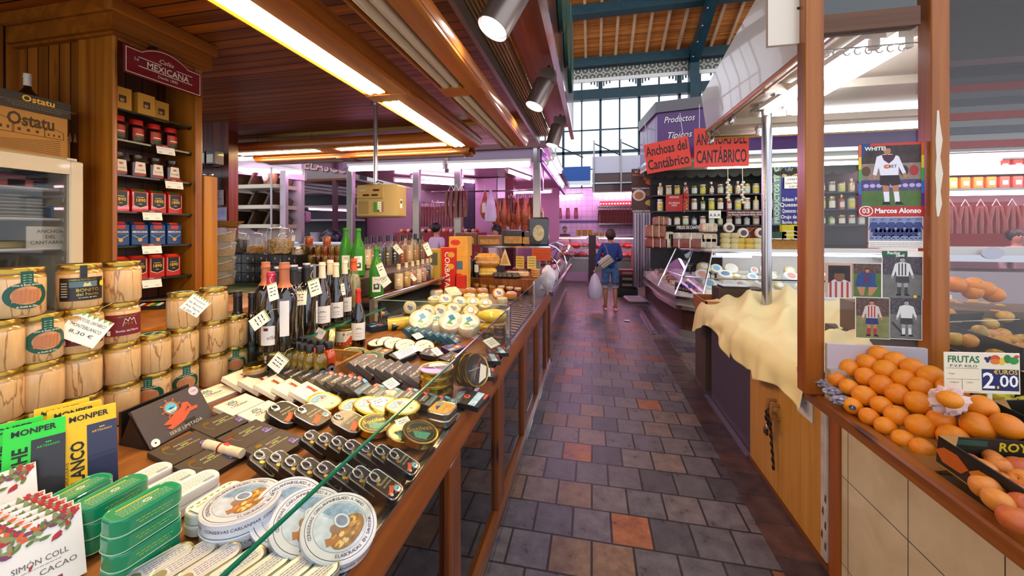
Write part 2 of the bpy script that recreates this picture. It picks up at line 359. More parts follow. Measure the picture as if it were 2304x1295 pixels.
 # ---- market hall: far gable with windows, tiled frieze, iron beams, boarded roof
TEAL=mat('#0f3a44',.45,var=.2,vs=3);DAY=None
WY=17.0
def wallwin():
 st=MB();x0,x1,zt,zb=-2.2,6.2,8.2,2.6
 bay=1.60;xb=.34
 xs=[xb+bay*k for k in range(-2,4)]
 return xs
xs=wallwin()
struct('wall_far',MB().box(-14,-4.6,WY,WY+.3,0,12,mat('#cfcac4',.7)).box(9.6,16,WY,WY+.3,0,12,mat('#cfcac4',.7)).box(-4.6,9.6,WY,WY+.3,0,3.2,mat('#b9b3ac',.7)).box(-4.6,9.6,WY,WY+.3,9.1,12.5,mat('#c9c5bf',.7)))
def frieze():
 m,nt,N,L,P=_new('frieze_tiles');tc=N.new('ShaderNodeTexCoord');mp=N.new('ShaderNodeMapping');mp.inputs['Scale'].default_value=(1.35,1.35,1.35);L.new(tc.outputs['Object'],mp.inputs[0])
 v=N.new('ShaderNodeTexVoronoi');v.inputs['Scale'].default_value=2.4;v.inputs['Randomness'].default_value=0;L.new(mp.outputs[0],v.inputs[0])
 w_=N.new('ShaderNodeMath');w_.operation='MULTIPLY';w_.inputs[1].default_value=15;L.new(v.outputs[0],w_.inputs[0]);s=N.new('ShaderNodeMath');s.operation='SINE';L.new(w_.outputs[0],s.inputs[0])
 r=N.new('ShaderNodeValToRGB');r.color_ramp.elements[0].position=.25;r.color_ramp.elements[0].color=lin('#5a5a55');r.color_ramp.elements[1].position=.8;r.color_ramp.elements[1].color=lin('#c8c6b4')
 e=r.color_ramp.elements.new(.5);e.color=lin('#8d8a6a');L.new(s.outputs[0],r.inputs[0]);L.new(r.outputs[0],P.inputs['Base Color']);P.inputs['Roughness'].default_value=.35
 return m
f_=MB();f_.box(-4.6,9.6,WY-.05,WY,8.27,9.0,frieze());f_.box(-4.6,9.6,WY-.08,WY,9.0,9.1,WH);f_.box(-4.6,9.6,WY-.08,WY,8.12,8.27,WH);struct('trim_frieze',f_)
k=0
for x in xs:
 k+=1;g=MB();z0,z1=3.2,8.12
 g.box(x-.05,x+.05,WY-.06,WY+.12,z0,z1,TEAL)
 g.box(x+.77,x+.83,WY-.03,WY+.08,z0,7.3,TEAL)
 for z in(3.55,4.35,6.05):g.box(x,x+1.6,WY-.03,WY+.06,z-.025,z+.025,TEAL)
 g.box(x,x+1.6,WY-.06,WY+.1,5.02,5.14,TEAL);g.box(x+.77,x+.83,WY-.03,WY+.08,7.75,8.12,TEAL)
 for s_ in(0,1):
  for i in range(5):
   a=R(90*i/4);g.box(*sorted((x+s_*1.6+(1-2*s_)*.36*(1-math.sin(a)),x+s_*1.6+(1-2*s_)*(.36*(1-math.sin(a))+.06))),WY-.02,WY+.04,8.12-.36*(1-math.cos(a))-.08,8.12,TEAL)
 struct(f'window_{k}',g)
g=MB();g.box(-4.6,9.6,WY-.3,WY-.02,7.3,7.72,TEAL);g.box(-4.6,9.6,WY-.25,WY-.02,7.42,7.5,mat('#1d5560',.4));struct('beam_window_head',g)
# boarded roof slope coming down to the far gable, iron purlins across it, light battens down it
zr=lambda y:9.1+(WY-y)*.42
rm=wood('#a85c20','#d88c44','x',.35,.6,('y',.21),knots=True,name='roof_boards')
g=MB();ya,yb=3.0,WY
g.add([(-14,ya,zr(ya)),(16,ya,zr(ya)),(16,yb,zr(yb)),(-14,yb,zr(yb)),(-14,ya,zr(ya)+.15),(16,ya,zr(ya)+.15),(16,yb,zr(yb)+.15),(-14,yb,zr(yb)+.15)],[(3,2,1,0),(4,5,6,7),(0,1,5,4),(1,2,6,5),(2,3,7,6),(3,0,4,7)],rm)
struct('roof_boards',g)
pb=mat('#d9b48c',.6,var=.15,vs=2)
for k in range(24):
 x=-4.0+k*.62;g=MB();M=frame((x,WY,zr(WY)-.07),(0,-1,.42),(0,0,1));g.box(0,13.5,-.05,.05,-.05,.07,pb,M)
 struct('rafter_batten',g)
for k,y in enumerate((16.85,14.55,12.2,9.8)):
 g=MB();z=zr(y)-.22;g.box(-14,16,y-.13,y+.13,z-.2,z+.16,TEAL);g.box(-14,16,y-.2,y+.2,z-.24,z-.19,TEAL);struct('beam_purlin',g)
g=MB();g.box(3.85,4.2,WY-.45,WY-.05,0,9.2,TEAL);M=frame((4.02,WY-.25,zr(WY)-.42),(0,-1,.42),(0,0,1));g.box(0,13,-.17,.17,-.3,.12,TEAL,M)
for i in range(16):g.lathe([(.03,0),(.02,.02)],mat('#c8c8c8',.4),M@T(.4+i*.7,-.12,-.3)@RX(PI),6)
struct('column_truss',g)
# ================================================================= delicatessen stall on the left
CW=wood('#6b3312','#93501f','y',1.0,.35,coat=.3,name='counter_wood');CWV=wood('#5e2b0e','#86471a','z',1.0,.35,coat=.3,name='counter_wood_post')
DARKP=glass((.50,.46,.44),.015,1.5,1.6)
# ---- lamps: twin fluorescent battens in rounded orange wooden housings
LW=wood('#a0561a','#c4752a','y',.6,.3,knots=False,coat=.4,name='lamp_wood');LWX=wood('#a0561a','#c4752a','x',.6,.3,knots=False,coat=.4,name='lamp_wood_cross')
def batten(name,label,M,segs,on,lw,off=0.0,wide=.30,tr=.024):
 """long housing along its own x axis, made of segments (x0, x1); open below, tubes inside"""
 t=thing(name,label,'ceiling lamp',M)
 x0,x1=segs[0][0]-.07,segs[-1][1]+.07;g=MB();prof=[]
 for i in range(13):
  a=R(200-220*i/12);prof.append((wide/2*math.cos(a),.085*math.sin(a)))
 vs=[];xs_=[x0,x0+.015,x1-.015,x1];sc_=[.9,1,1,.9]
 for x,q in zip(xs_,sc_):vs+=[(x,p[0]*q,p[1]*q) for p in prof]+[(x,-p[0]*q*.8,p[1]*q*.8) for p in prof]
 n=len(prof);n2=2*n;fs=[]
 for j in range(3):
  for i in range(n2):q=(i+1)%n2;fs.append((j*n2+i,j*n2+q,j*n2+n2+q,j*n2+n2+i))
 fs+=[tuple(range(n2)),tuple(range(3*n2,4*n2))]
 g.add(vs,fs,lw)
 for a,b in[(s0[1],s1[0]) for s0,s1 in zip(segs,segs[1:])]:g.box(a,b,-wide*.47,wide*.47,-.06,.02,lw)
 for y0_,y1_ in((-wide*.46,off-.062),(off+.062,wide*.46)):
  if y1_>y0_:g.box(x0+.02,x1-.02,y0_,y1_,-.058,.0,lw,None,.012)
 obj('housing',g,t)
 for(a,b),lit in zip(segs,on):
  g=MB();g.box(a,b,off-.062,off+.062,-.02,-.012,mat('#e6d9bc',.3));obj('reflector',g,t)
  m=emit(W_WARM,L_WARM) if lit else mat('#d9cfb6',.2)
  for y in(off-.028,off+.028):
   g=MB();g.tube([(a+.03,y,-.04),(b-.03,y,-.04)],tr,m,n=10);o=obj('tube',g,t)
   if not lit:o['label']='unlit fluorescent tube'
  for x in(a+.012,b-.012):obj('end_cap',MB().box(x-.014,x+.014,off-.06,off+.06,-.056,-.01,mat('#b89a4a',.3,.7)),t)
 return t
 # two along the stall, two across its back
batten('fluorescent_lamp','long wooden strip lamp with lit warm tubes running along the left stall ceiling',T(-1.165,0,2.5)@RZ(PI/2),[(.30,2.02),(2.12,3.42)],[1,1],LWX,.06)
batten('fluorescent_lamp','long wooden strip lamp with unlit grey tubes nearest the aisle',T(-.72,0,2.5)@RZ(PI/2),[(.30,2.02),(2.12,3.5)],[0,0],LWX,.045,wide=.26)
batten('fluorescent_lamp','wooden strip lamp with two lit tubes hung across the back of the stall',T(0,4.12,2.70),[(-4.5,-3.28),(-3.05,-1.62)],[1,1],LWX,wide=.34)
batten('fluorescent_lamp','wooden strip lamp with thin pale unlit tubes across the back behind the lit one',T(0,4.45,2.64),[(-4.4,-3.2),(-3.0,-1.5)],[0,0],LWX,wide=.3)
for x,y in((-4.2,4.12),(-3.4,4.12),(-1.9,4.12)):
 g=MB();g.tube([(x,y,2.78),(x,y,2.9)],.003,K,n=5);tag(obj('hanging_wire',g),f'thin wire holding the strip lamp across the back, {["leftmost", "middle one", "rightmost"][[-4.2, -3.4, -1.9].index(x)]}','wire')
 # daylight coming through the perforated blind slats
 # ---- spot lamps on the valance
SPOT=mat('#8d8078',.35,.75)
def spot_head(t,M,r,ln,power,on_r=None):
 g=MB();g.lathe([(r*.25,0),(r*.97,0),(r,.01),(r,ln),(r*.94,ln),(r*.9,ln-.02),(0.001,ln-.02)],SPOT,M,28,cap=False);obj('head',g,t)
 g=MB();g.lathe([(0.0001,ln-.018),(r*.86,ln-.018)],emit((1,.97,.9),9),M,28,cap=False);obj('lens',g,t)
 l=bpy.data.lights.new('spot','SPOT');l.energy=power;l.color=(1,.88,.7);l.spot_size=R(75);l.spot_blend=.6;l.shadow_soft_size=r*.8
 lo=bpy.data.objects.new('spot',l);COL.objects.link(lo);lo.parent=t;lo.matrix_local=M@T(0,0,ln+.01)@RX(PI)
def big_spot(name,label,px,py,d,r,ln,aim,box=True,power=30):
 p=ond(px,py,d);t=thing(name,label,'spot lamp',T(*p));dirv=Vector(aim).normalized()
 M=Vector((0,0,1)).rotation_difference(dirv).to_matrix().to_4x4()@T(0,0,-ln)
 spot_head(t,M,r,ln,power)
 top=M@Vector((0,0,0))
 if box:
  g=MB();g.box(top.x-.04,top.x+.09,top.y-.04,top.y+.04,top.z-.01,top.z+.10,SPOT);obj('mounting_box',g,t)
  g=MB();g.tube([(top.x+.03,top.y,top.z+.10),(top.x+.03,top.y,max(top.z+.13,2.88-p.z))],.012,SPOT);obj('stem',g,t)
 return t
big_spot('spotlight','large metallic cylinder spotlight at the top of the aisle, nearest of three',1108,66,1.75,.078,.24,(-.42,-.25,-.9),True,22)
big_spot('spotlight','metallic cylinder spotlight with a square mounting box, middle one over the aisle',1202,240,3.0,.075,.22,(-.35,-.2,-.9),True,22)
big_spot('spotlight','metallic cylinder spotlight with a square mounting box, farthest of three over the aisle',1242,328,4.3,.075,.24,(-.25,-.15,-.95),True,22)
for(px,py),w_ in zip(((715,352),(853,350),(1043,345)),('left','middle','right')):
 p=ond(px,py,5.0);t=thing('downlight',f'small bright oval downlight under the back lamps, {w_} of three','spot lamp',T(*p));M=Vector((0,0,1)).rotation_difference(Vector((0,-.75,-.65)).normalized()).to_matrix().to_4x4()@T(0,0,-.06)
 spot_head(t,M,.06,.06,12)
 g=MB();g.tube([(0,.04,.03),(0,.06,2.86-p.z)],.01,SPOT);obj('stem',g,t)
 # chains hanging from the ceiling
for k,(px,py) in enumerate(((1103,180),(1115,182))):
 p=ond(px,py,3.0);g=MB()
 for i in range(14):
  a=[(.006*math.cos(2*PI*j/8),0,.013*math.sin(2*PI*j/8)) for j in range(8)];g.tube(a,.0016,CHROME,T(0,0,.02*i)@RZ(PI/2*(i%2)),5,closed=True)
 g.tube([(0,0,.28),(0,0,2.9-p.z)],.0016,CHROME)
 tag(obj('hanging_chain',g,M=T(*p)),f'thin chain hanging from the wooden ceiling near the valance, {["left", "right"][k]} one','chain')
 # ---- display counter
CX0,CX1,CY0,CY1=-1.95,-.5,.15,4.72
t=thing('display_counter','long wooden shop counter with dark glass panels under the sloping food display','counter',T(0,0,0))
g=MB();zf=.835
g.add([(-.50,CY0,.828),(-.503,CY0,.80),(-.545,CY0,.80),(-.545,CY0,.89),(-.528,CY0,.893),(-.50,CY1,.828),(-.503,CY1,.80),(-.545,CY1,.80),(-.545,CY1,.89),(-.528,CY1,.893)],[(0,1,2,3,4),(9,8,7,6,5),(0,5,6,1),(1,6,7,2),(2,7,8,3),(3,8,9,4),(4,9,5,0)],CW);obj('top_rail',g,t)
g=MB();g.box(-.545,-.505,CY0,CY1,.07,.12,CW);obj('bottom_rail',g,t)
for y0,y1 in((.55,.62),(1.30,1.42),(2.03,2.17),(2.82,2.97),(3.55,3.68),(4.24,4.36),(4.62,4.72)):
 g=MB();g.box(-.548,-.502,y0,y1,.12,.80,CWV,bev=.004);obj('post',g,t)
ys=[(CY0,.55),(.62,1.30),(1.42,2.03),(2.17,2.82),(2.97,3.55),(3.68,4.24),(4.36,4.62)]
for y0,y1 in ys:g=MB();g.box(-.53,-.524,y0,y1,.12,.80,DARKP);obj('glass_panel',g,t)
g=MB();g.box(-.56,-.492,CY0,CY1,.0,.062,CHROME);g.box(-.56,-.485,CY0,CY1,.062,.072,CHROME);obj('kick_plate',g,t)
g=MB();g.box(-1.9,-.56,CY0,CY1,.03,.06,mat('#3a1d0e',.6));g.box(-1.9,-1.86,CY0,CY1,.06,.85,mat('#2c170c',.6));g.box(-1.9,-.56,CY1-.03,CY1,.06,.85,mat('#2c170c',.6));obj('inner_case',g,t)
g=MB();x0,x1=CX0,-.56
g.add([(x0,CY0,deck(x0)),(x1,CY0,deck(x1)),(x1,2.5,deck(x1)),(x0,2.5,deck(x0)),(x0,CY0,deck(x0)-.03),(x1,CY0,deck(x1)-.03),(x1,2.5,deck(x1)-.03),(x0,2.5,deck(x0)-.03)],[(3,2,1,0),(4,5,6,7),(0,1,5,4),(1,2,6,5),(2,3,7,6),(3,0,4,7)],wood('#6d3f1c','#94602f','y',1,.45,name='deck_wood'));obj('deck',g,t)
g=MB();g.add([(x0,2.5,deck(x0)),(x1,2.5,deck(x1)),(x1,CY1,deck(x1)),(x0,CY1,deck(x0)),(x0,2.5,deck(x0)-.03),(x1,2.5,deck(x1)-.03),(x1,CY1,deck(x1)-.03),(x0,CY1,deck(x0)-.03)],[(3,2,1,0),(4,5,6,7),(0,1,5,4),(1,2,6,5),(2,3,7,6),(3,0,4,7)],mat('#b9ac96',.35,.5))
for i in range(26):y=2.6+i*.08;g.add([(x1-.32,y,deck(x1-.32)+.003),(x1,y,deck(x1)+.003),(x1,y+.025,deck(x1)+.003),(x1-.32,y+.025,deck(x1-.32)+.003)],[(0,1,2,3)],DK)
obj('chilled_deck',g,t)['label']='pale metal cheese deck with vents'
g=MB();g.box(-.55,-.53,CY0,CY1,.885,.897,STEEL);obj('glass_channel',g,t)
SHG=glass((.93,.97,.95),.01,1.45);EDGE=mat('#0d6b52',.15,spec=.8)
def pane(y0,y1,z0,z1,x=-.537,top=True,name='windscreen'):
 g=MB();g.box(x-.003,x+.003,y0,y1,z0,z1-.004,SHG);o=obj(name,g,t)
 if top:g=MB();g.box(x-.0035,x+.0035,y0,y1,z1-.004,z1+.001,EDGE if y0<1.4 else CHROME);obj('glass_edge',g,o)
pane(CY0,1.45,.897,1.14);pane(1.452,2.44,.897,1.145);pane(2.47,3.55,.897,1.16);pane(3.56,4.6,.897,1.18)
g=MB();g.box(-.55,-.527,2.435,2.47,.89,1.165,CHROME);obj('glass_post',g,t)
g=MB();g.box(-.546,-.53,3.55,3.565,.89,1.18,STEEL);obj('glass_post',g,t)
g=MB();g.box(-1.5,-.55,2.455,2.461,.95,1.165,SHG);g.box(-1.5,-.55,2.455,2.461,1.162,1.166,mat('#9cc4b4',.2));obj('partition_glass',g,t)
g=MB();g.tube([(-1.5,2.42,1.172),(-1.5,3.78,1.172)],.014,CHROME,n=12);g.box(-1.52,-1.48,2.40,2.44,.99,1.175,CHROME);obj('shelf_rail',g,t)
g=MB();g.box(-1.90,-1.5,2.42,4.7,1.145,1.16,mat('#4a2a14',.35,coat=.3));g.box(-1.9,-1.85,2.42,4.7,.95,1.145,DK);obj('bottle_shelf',g,t)
g=MB();g.box(-1.90,-1.41,1.42,2.42,1.112,1.12,glass((.75,.93,.86),.01));g.box(-1.412,-1.406,1.42,2.42,1.111,1.121,EDGE);obj('glass_shelf',g,t)
for x,y in((-1.43,1.45),(-1.43,2.39),(-1.87,1.45)):g=MB();g.tube([(x,y,deck(x)),(x,y,1.112)],.011,CHROME);obj('shelf_support',g,t)
# back counter across the end of the stall
t=thing('back_counter','dark wooden counter across the far end behind the bottles','counter',T(0,0,0))
g=MB();g.box(-4.2,-2.05,2.45,3.3,.0,1.15,wood('#3f1f0e','#5a2e14','x',1,.5));obj('body',g,t)
g=MB();g.box(-4.22,-2.04,2.42,3.35,1.15,1.18,mat('#27401c',.45));obj('worktop',g,t)['label']='green worktop'
# ---- coffee cabinet
t=thing('coffee_cabinet','tall orange pine cabinet with open glass shelves of coffee','cabinet',T(0,0,0))
PW=wood('#884a0e','#b4701e','z',.6,.35,coat=.25,name='pine');PWP=wood('#7a420c','#a4621a','z',.7,.35,('x',.085),coat=.25,name='pine_boards')
cx,c0,c1=-2.55,1.61,2.05
g=MB();g.box(cx-.26,cx,c0-.022,c0,0,2.74,PW,bev=.006);obj('side_board',g,t)
g=MB();g.box(-3.3,cx-.26,c0-.01,c0,0,2.74,PWP);obj('side_panelling',g,t)
g=MB();g.box(cx-.26,cx,c1-.02,c1+.012,0,2.74,PW);g.box(cx-.03,cx+.012,c1-.03,c1+.015,0,2.74,PW,bev=.005);obj('side_board',g,t)
g=MB();g.box(cx-.28,cx-.25,c0,c1,0,2.74,wood('#4a240c','#6d3812','z',.8,.4,('y',.09)));obj('back_board',g,t)
g=MB();g.box(cx-.26,cx,c0,c1,2.70,2.74,PW);obj('top_board',g,t);g=MB();g.box(cx-.26,cx,c0,c1,.95,1.0,PW);obj('bottom_board',g,t)
CORN=wood('#78400c','#9c5a16','y',.7,.35,coat=.25,name='cornice')
g=MB();g.box(-3.3,cx+.05,c0-.06,c1+.05,2.73,2.9,CORN);g.box(-3.3,cx+.075,c0-.085,c1+.075,2.82,2.9,CORN,bev=.01);g.box(-3.3,cx+.03,c0-.04,c1+.03,2.715,2.74,CORN);obj('cornice',g,t)
SHELFZ=[2.24,2.03,1.83,1.615,1.42,1.24]
shz=[]
for py in(262,326,400,477,550,625):
 shz.append(onx(330,py,cx-.06).z)
SHG2=glass((.6,.62,.58),.02)
for z in shz:
 g=MB();g.box(cx-.25,cx-.02,c0,c1-.02,z-.012,z-.002,SHG2);g.box(cx-.02,cx-.018,c0,c1-.02,z-.012,z-.002,mat('#1a2a22',.2));o=obj('glass_shelf',g,t)
 g=MB()
 for y in(c0+.006,c1-.03):g.box(cx-.05,cx-.035,y-.006,y+.006,z-.022,z-.012,CHROME)
 obj('shelf_peg',g,o)
 # small counter with a ledge below the cabinet
t2=thing('till_ledge','narrow pine ledge holding a card reader beneath the coffee shelves','ledge',T(0,0,0))
g=MB();g.box(-2.5,-2.02,1.35,2.3,0,1.17,wood('#5a2c0f','#7d431a','z',.8,.4));obj('body',g,t2)
g=MB();g.box(-2.52,-2.0,1.33,2.32,1.17,1.2,PW);obj('worktop',g,t2)
# side post of pale pine beyond the cabinet
struct('trim_post',MB().box(-2.62,-2.53,2.07,2.16,0,2.02,wood('#a8681e','#c98a32','z',.7,.35,coat=.2)))
# ---- upright fridge
t=thing('display_fridge','white upright glass-door fridge with wire shelves standing left of the cabinet','fridge',T(0,0,0))
fx,fy1,fy0,fz=-2.66,1.5,.75,2.03;FR=mat('#cfc3a6',.35,coat=.3)
g=MB();g.box(-3.25,fx,fy0,fy0+.04,.1,fz,FR);g.box(-3.25,fx,fy1-.04,fy1,.1,fz,FR);g.box(-3.25,fx,fy0,fy1,fz-.05,fz,FR,bev=.012);g.box(-3.25,fx,fy0,fy1,0,.14,FR);g.box(-3.25,-3.22,fy0,fy1,.1,fz,mat('#2d2b2c',.5));obj('cabinet_body',g,t)
g=MB();a,b=fx+.002,fx+.05
g.box(a,b,fy0,fy0+.05,.15,fz-.02,FR,bev=.006);g.box(a,b,fy1-.055,fy1,.15,fz-.02,FR,bev=.006);g.box(a,b-.002,fy0+.049,fy1-.054,fz-.09,fz-.021,FR);g.box(a,b-.002,fy0+.049,fy1-.054,.151,.25,FR);o=obj('door',g,t)
g=MB();g.box(fx+.02,fx+.026,fy0+.05,fy1-.055,.25,fz-.09,glass((.8,.82,.84),.015,1.5,1.0));obj('door_glass',g,o)
g=MB();g.box(fx+.051,fx+.07,fy1-.05,fy1-.03,.9,1.35,GREY);obj('handle',g,o)
FSH=[]
for py in(432,495,558):FSH.append(onx(120,py,fx-.15).z)
for z in FSH+[1.2,.95]:
 g=MB()
 for i in range(22):x=-3.2+i*.025;g.tube([(x,fy0+.05,z),(x,fy1-.05,z)],.0025,WH,n=5)
 g.tube([(fx-.03,fy0+.05,z),(fx-.03,fy1-.05,z)],.008,WH);obj('wire_shelf',g,t)
g=MB()
for i in range(30):g.box(fx-.012,fx-.004,fy1-.052,fy1-.046,.4+i*.05,.42+i*.05,WH)
obj('shelf_rack',g,t)
# ================================================================= printed marks and product builders
CORAL=mat('#d8552a',.5);SKY=mat('#5bb4cf',.5);WHEEL=mat('#a8652a',.5);NAVY=mat('#1c2450',.5);LIME=mat('#8aa33a',.5);MAROON=mat('#6e1020',.5)
YEL=mat('#f2c414',.45);GRN=mat('#2fb83a',.45);CREAM=mat('#efe6cf',.5);BLK=mat('#171514',.38,coat=.2);CHAR=mat('#3a3330',.5);DGREEN=mat('#0c4d3c',.4);LGREY=mat('#b8b6b0',.5)
def place(p,yaw=0,tilt=0,roll=0):return T(*p)@RZ(PI/2+yaw)@RX(tilt)@RY(roll)
def wheel(g,M,r,x=0,y=0,z=.0006):
 for i in range(8):
  a=2*PI*i/8+.2;c,s=math.cos(a),math.sin(a)
  g.poly([(x+r*(.8*c-.09*s),y+r*(.8*s+.09*c),z),(x+r*(.8*c+.09*s),y+r*(.8*s-.09*c),z),(x+r*(1.3*c+.07*s),y+r*(1.3*s-.07*c),z),(x+r*(1.3*c-.07*s),y+r*(1.3*s+.07*c),z)],WHEEL,M)
  g.disc(r*.13,r*.13,WHEEL,M,8,z+.0001,(x+r*1.32*c,y+r*1.32*s))
 g.disc(r,r,WHEEL,M,20,z+.0002,(x,y));g.disc(r*.78,r*.78,SKY,M,20,z+.0003,(x,y))
 g.poly([(x-r*.7,y-r*.1,z+.0004),(x,y-r*.3,z+.0004),(x+r*.7,y-r*.1,z+.0004),(x+r*.45,y-r*.6,z+.0004),(x-r*.45,y-r*.6,z+.0004)],CREAM,M)
 g.poly([(x-r*.45,y,z+.0005),(x-r*.1,y+r*.12,z+.0005),(x+r*.3,y+r*.02,z+.0005),(x+r*.5,y+r*.25,z+.0005),(x+r*.35,y-r*.06,z+.0005),(x-r*.1,y-r*.1,z+.0005)],NAVY,M)
def anchovy(g,M,s,x=0,y=0,z=.0007,m=None):
 for pts in([(-1,-.2),(-.3,.1),(.3,.35),(.55,.25),(.2,-.05),(-.5,-.4)],[(-.9,-.45),(-.1,-.2),(.5,.1),(1,.05),(.95,-.1),(.5,-.12),(0,-.45),(-.7,-.6)],[(.1,.2),(.3,.5),(.6,.45),(.7,.1),(.55,.1),(.5,.3),(.3,.3),(.25,.1)]):
  g.poly([(x+s*a,y+s*b,z) for a,b in pts],m or CORAL,M);z+=.0001
def cyl(r,a0,zc):return lambda p:(r*math.cos(a0+p[0]/r),r*math.sin(a0+p[0]/r),zc+p[1])
def carton(name,cat,sx,sy,sz,m,pr=None,side=None,bev=.001,label='x'):
 g=MB();g.box(-sx/2,sx/2,-sy/2,sy/2,0,sz,m,bev=bev)
 if side:g.rect(-sx/2,sx/2,0,sz,side,T(0,-sy/2-.0004,0)@RX(PI/2))
 if pr:pr(g,T(0,0,sz+.0003),sx,sy)
 return tag(obj(name,g),label,cat)
def price_tag(label,px,py,d,w_,h_,rot=0.0,lines=3,face=(.35,-.8,.45),seed=1,string=True,txt=None,edge=True,surf=None):
 p=ond(px,py,d) if surf is None else surf;n=Vector(face).normalized();x=Vector((0,0,1)).cross(n).normalized();M=frame(p,x,n)@RZ(rot)
 t=MB();t.box(-w_/2,w_/2,-h_/2,h_/2,-.0005,0,WH)
 for i in range(lines):t.scrib(-w_*.32,w_*.3,h_*(.22-.2*i),INK,None,h_*.075,.0004,seed*7+i)
 if txt:
  for i,s_ in enumerate(txt):t.text(s_,h_*.16,INK,None,0,h_*(.25-.22*i),.0004,fit=min(w_*.8,h_*.12*len(s_)))
 if edge:
  for i in range(7):t.poly([(-w_/2+w_*i/7,h_/2,.0004),(-w_/2+w_*(i+.9)/7,h_/2,.0004),(-w_/2+w_*(i+.4)/7,h_*.36,.0004)],LIME)
 o=tag(obj('price_tag',t,M=M),label,'price tag','hand-written price tags on the left counter')
 if string:
  s_=MB();s_.tube([(0,h_*.42,-.001),(-.008,h_*.8,-.008),(.004,h_*1.1,-.016)],.0009,mat('#c9b98e',.8),n=5);obj('string',s_,o)
 return o
 # ---------------------------------------------------------------- tuna jars
def tuna_mat():
 m,nt,N,L,P=_new('tuna_loins_behind_glass');tc=N.new('ShaderNodeTexCoord');mp=N.new('ShaderNodeMapping');mp.inputs['Scale'].default_value=(30,30,4.5);L.new(tc.outputs['Object'],mp.inputs[0])
 oi=N.new('ShaderNodeObjectInfo');am=N.new('ShaderNodeMath');am.operation='MULTIPLY';am.inputs[1].default_value=40;L.new(oi.outputs['Random'],am.inputs[0]);cb=N.new('ShaderNodeCombineXYZ');L.new(am.outputs[0],cb.inputs[0]);L.new(am.outputs[0],cb.inputs[1]);L.new(cb.outputs[0],mp.inputs['Location'])
 v=N.new('ShaderNodeTexVoronoi');v.feature='DISTANCE_TO_EDGE';v.inputs['Scale'].default_value=.55
 dn=N.new('ShaderNodeTexNoise');dn.inputs['Scale'].default_value=1.6;dn.inputs['Detail'].default_value=3;L.new(mp.outputs[0],dn.inputs[0]);dm=N.new('ShaderNodeMix');dm.data_type='RGBA';dm.blend_type='ADD';dm.inputs[0].default_value=.7;L.new(mp.outputs[0],dm.inputs[6]);L.new(dn.outputs[1],dm.inputs[7]);L.new(dm.outputs[2],v.inputs[0])
 r=N.new('ShaderNodeValToRGB');e=r.color_ramp.elements;e[0].position=0;e[0].color=lin('#94683a');e[1].position=.022;e[1].color=lin('#dcb884');L.new(v.outputs[0],r.inputs[0])
 n=N.new('ShaderNodeTexNoise');n.inputs['Scale'].default_value=2.4;n.inputs['Detail'].default_value=8;n.inputs['Roughness'].default_value=.7;L.new(mp.outputs[0],n.inputs[0]);nr=N.new('ShaderNodeValToRGB');nr.color_ramp.elements[0].position=.3;nr.color_ramp.elements[0].color=(.86,.78,.68,1);nr.color_ramp.elements[1].position=.75;nr.color_ramp.elements[1].color=(1.12,1.08,1.02,1);L.new(n.outputs[0],nr.inputs[0])
 mx=N.new('ShaderNodeMix');mx.data_type='RGBA';mx.blend_type='MULTIPLY';mx.inputs[0].default_value=1;L.new(r.outputs[0],mx.inputs[6]);L.new(nr.outputs[0],mx.inputs[7]);L.new(mx.outputs[2],P.inputs['Base Color'])
 P.inputs['Roughness'].default_value=.5;P.inputs['Coat Weight'].default_value=1;P.inputs['Coat Roughness'].default_value=.03
 b=N.new('ShaderNodeBump');b.inputs['Strength'].default_value=.25;L.new(v.outputs[0],b.inputs['Height']);L.new(b.outputs[0],P.inputs['Normal']);return m
TUNA=tuna_mat();OIL=mat('#a8823c',.15,coat=1.0)
JR,JH=.052,.14
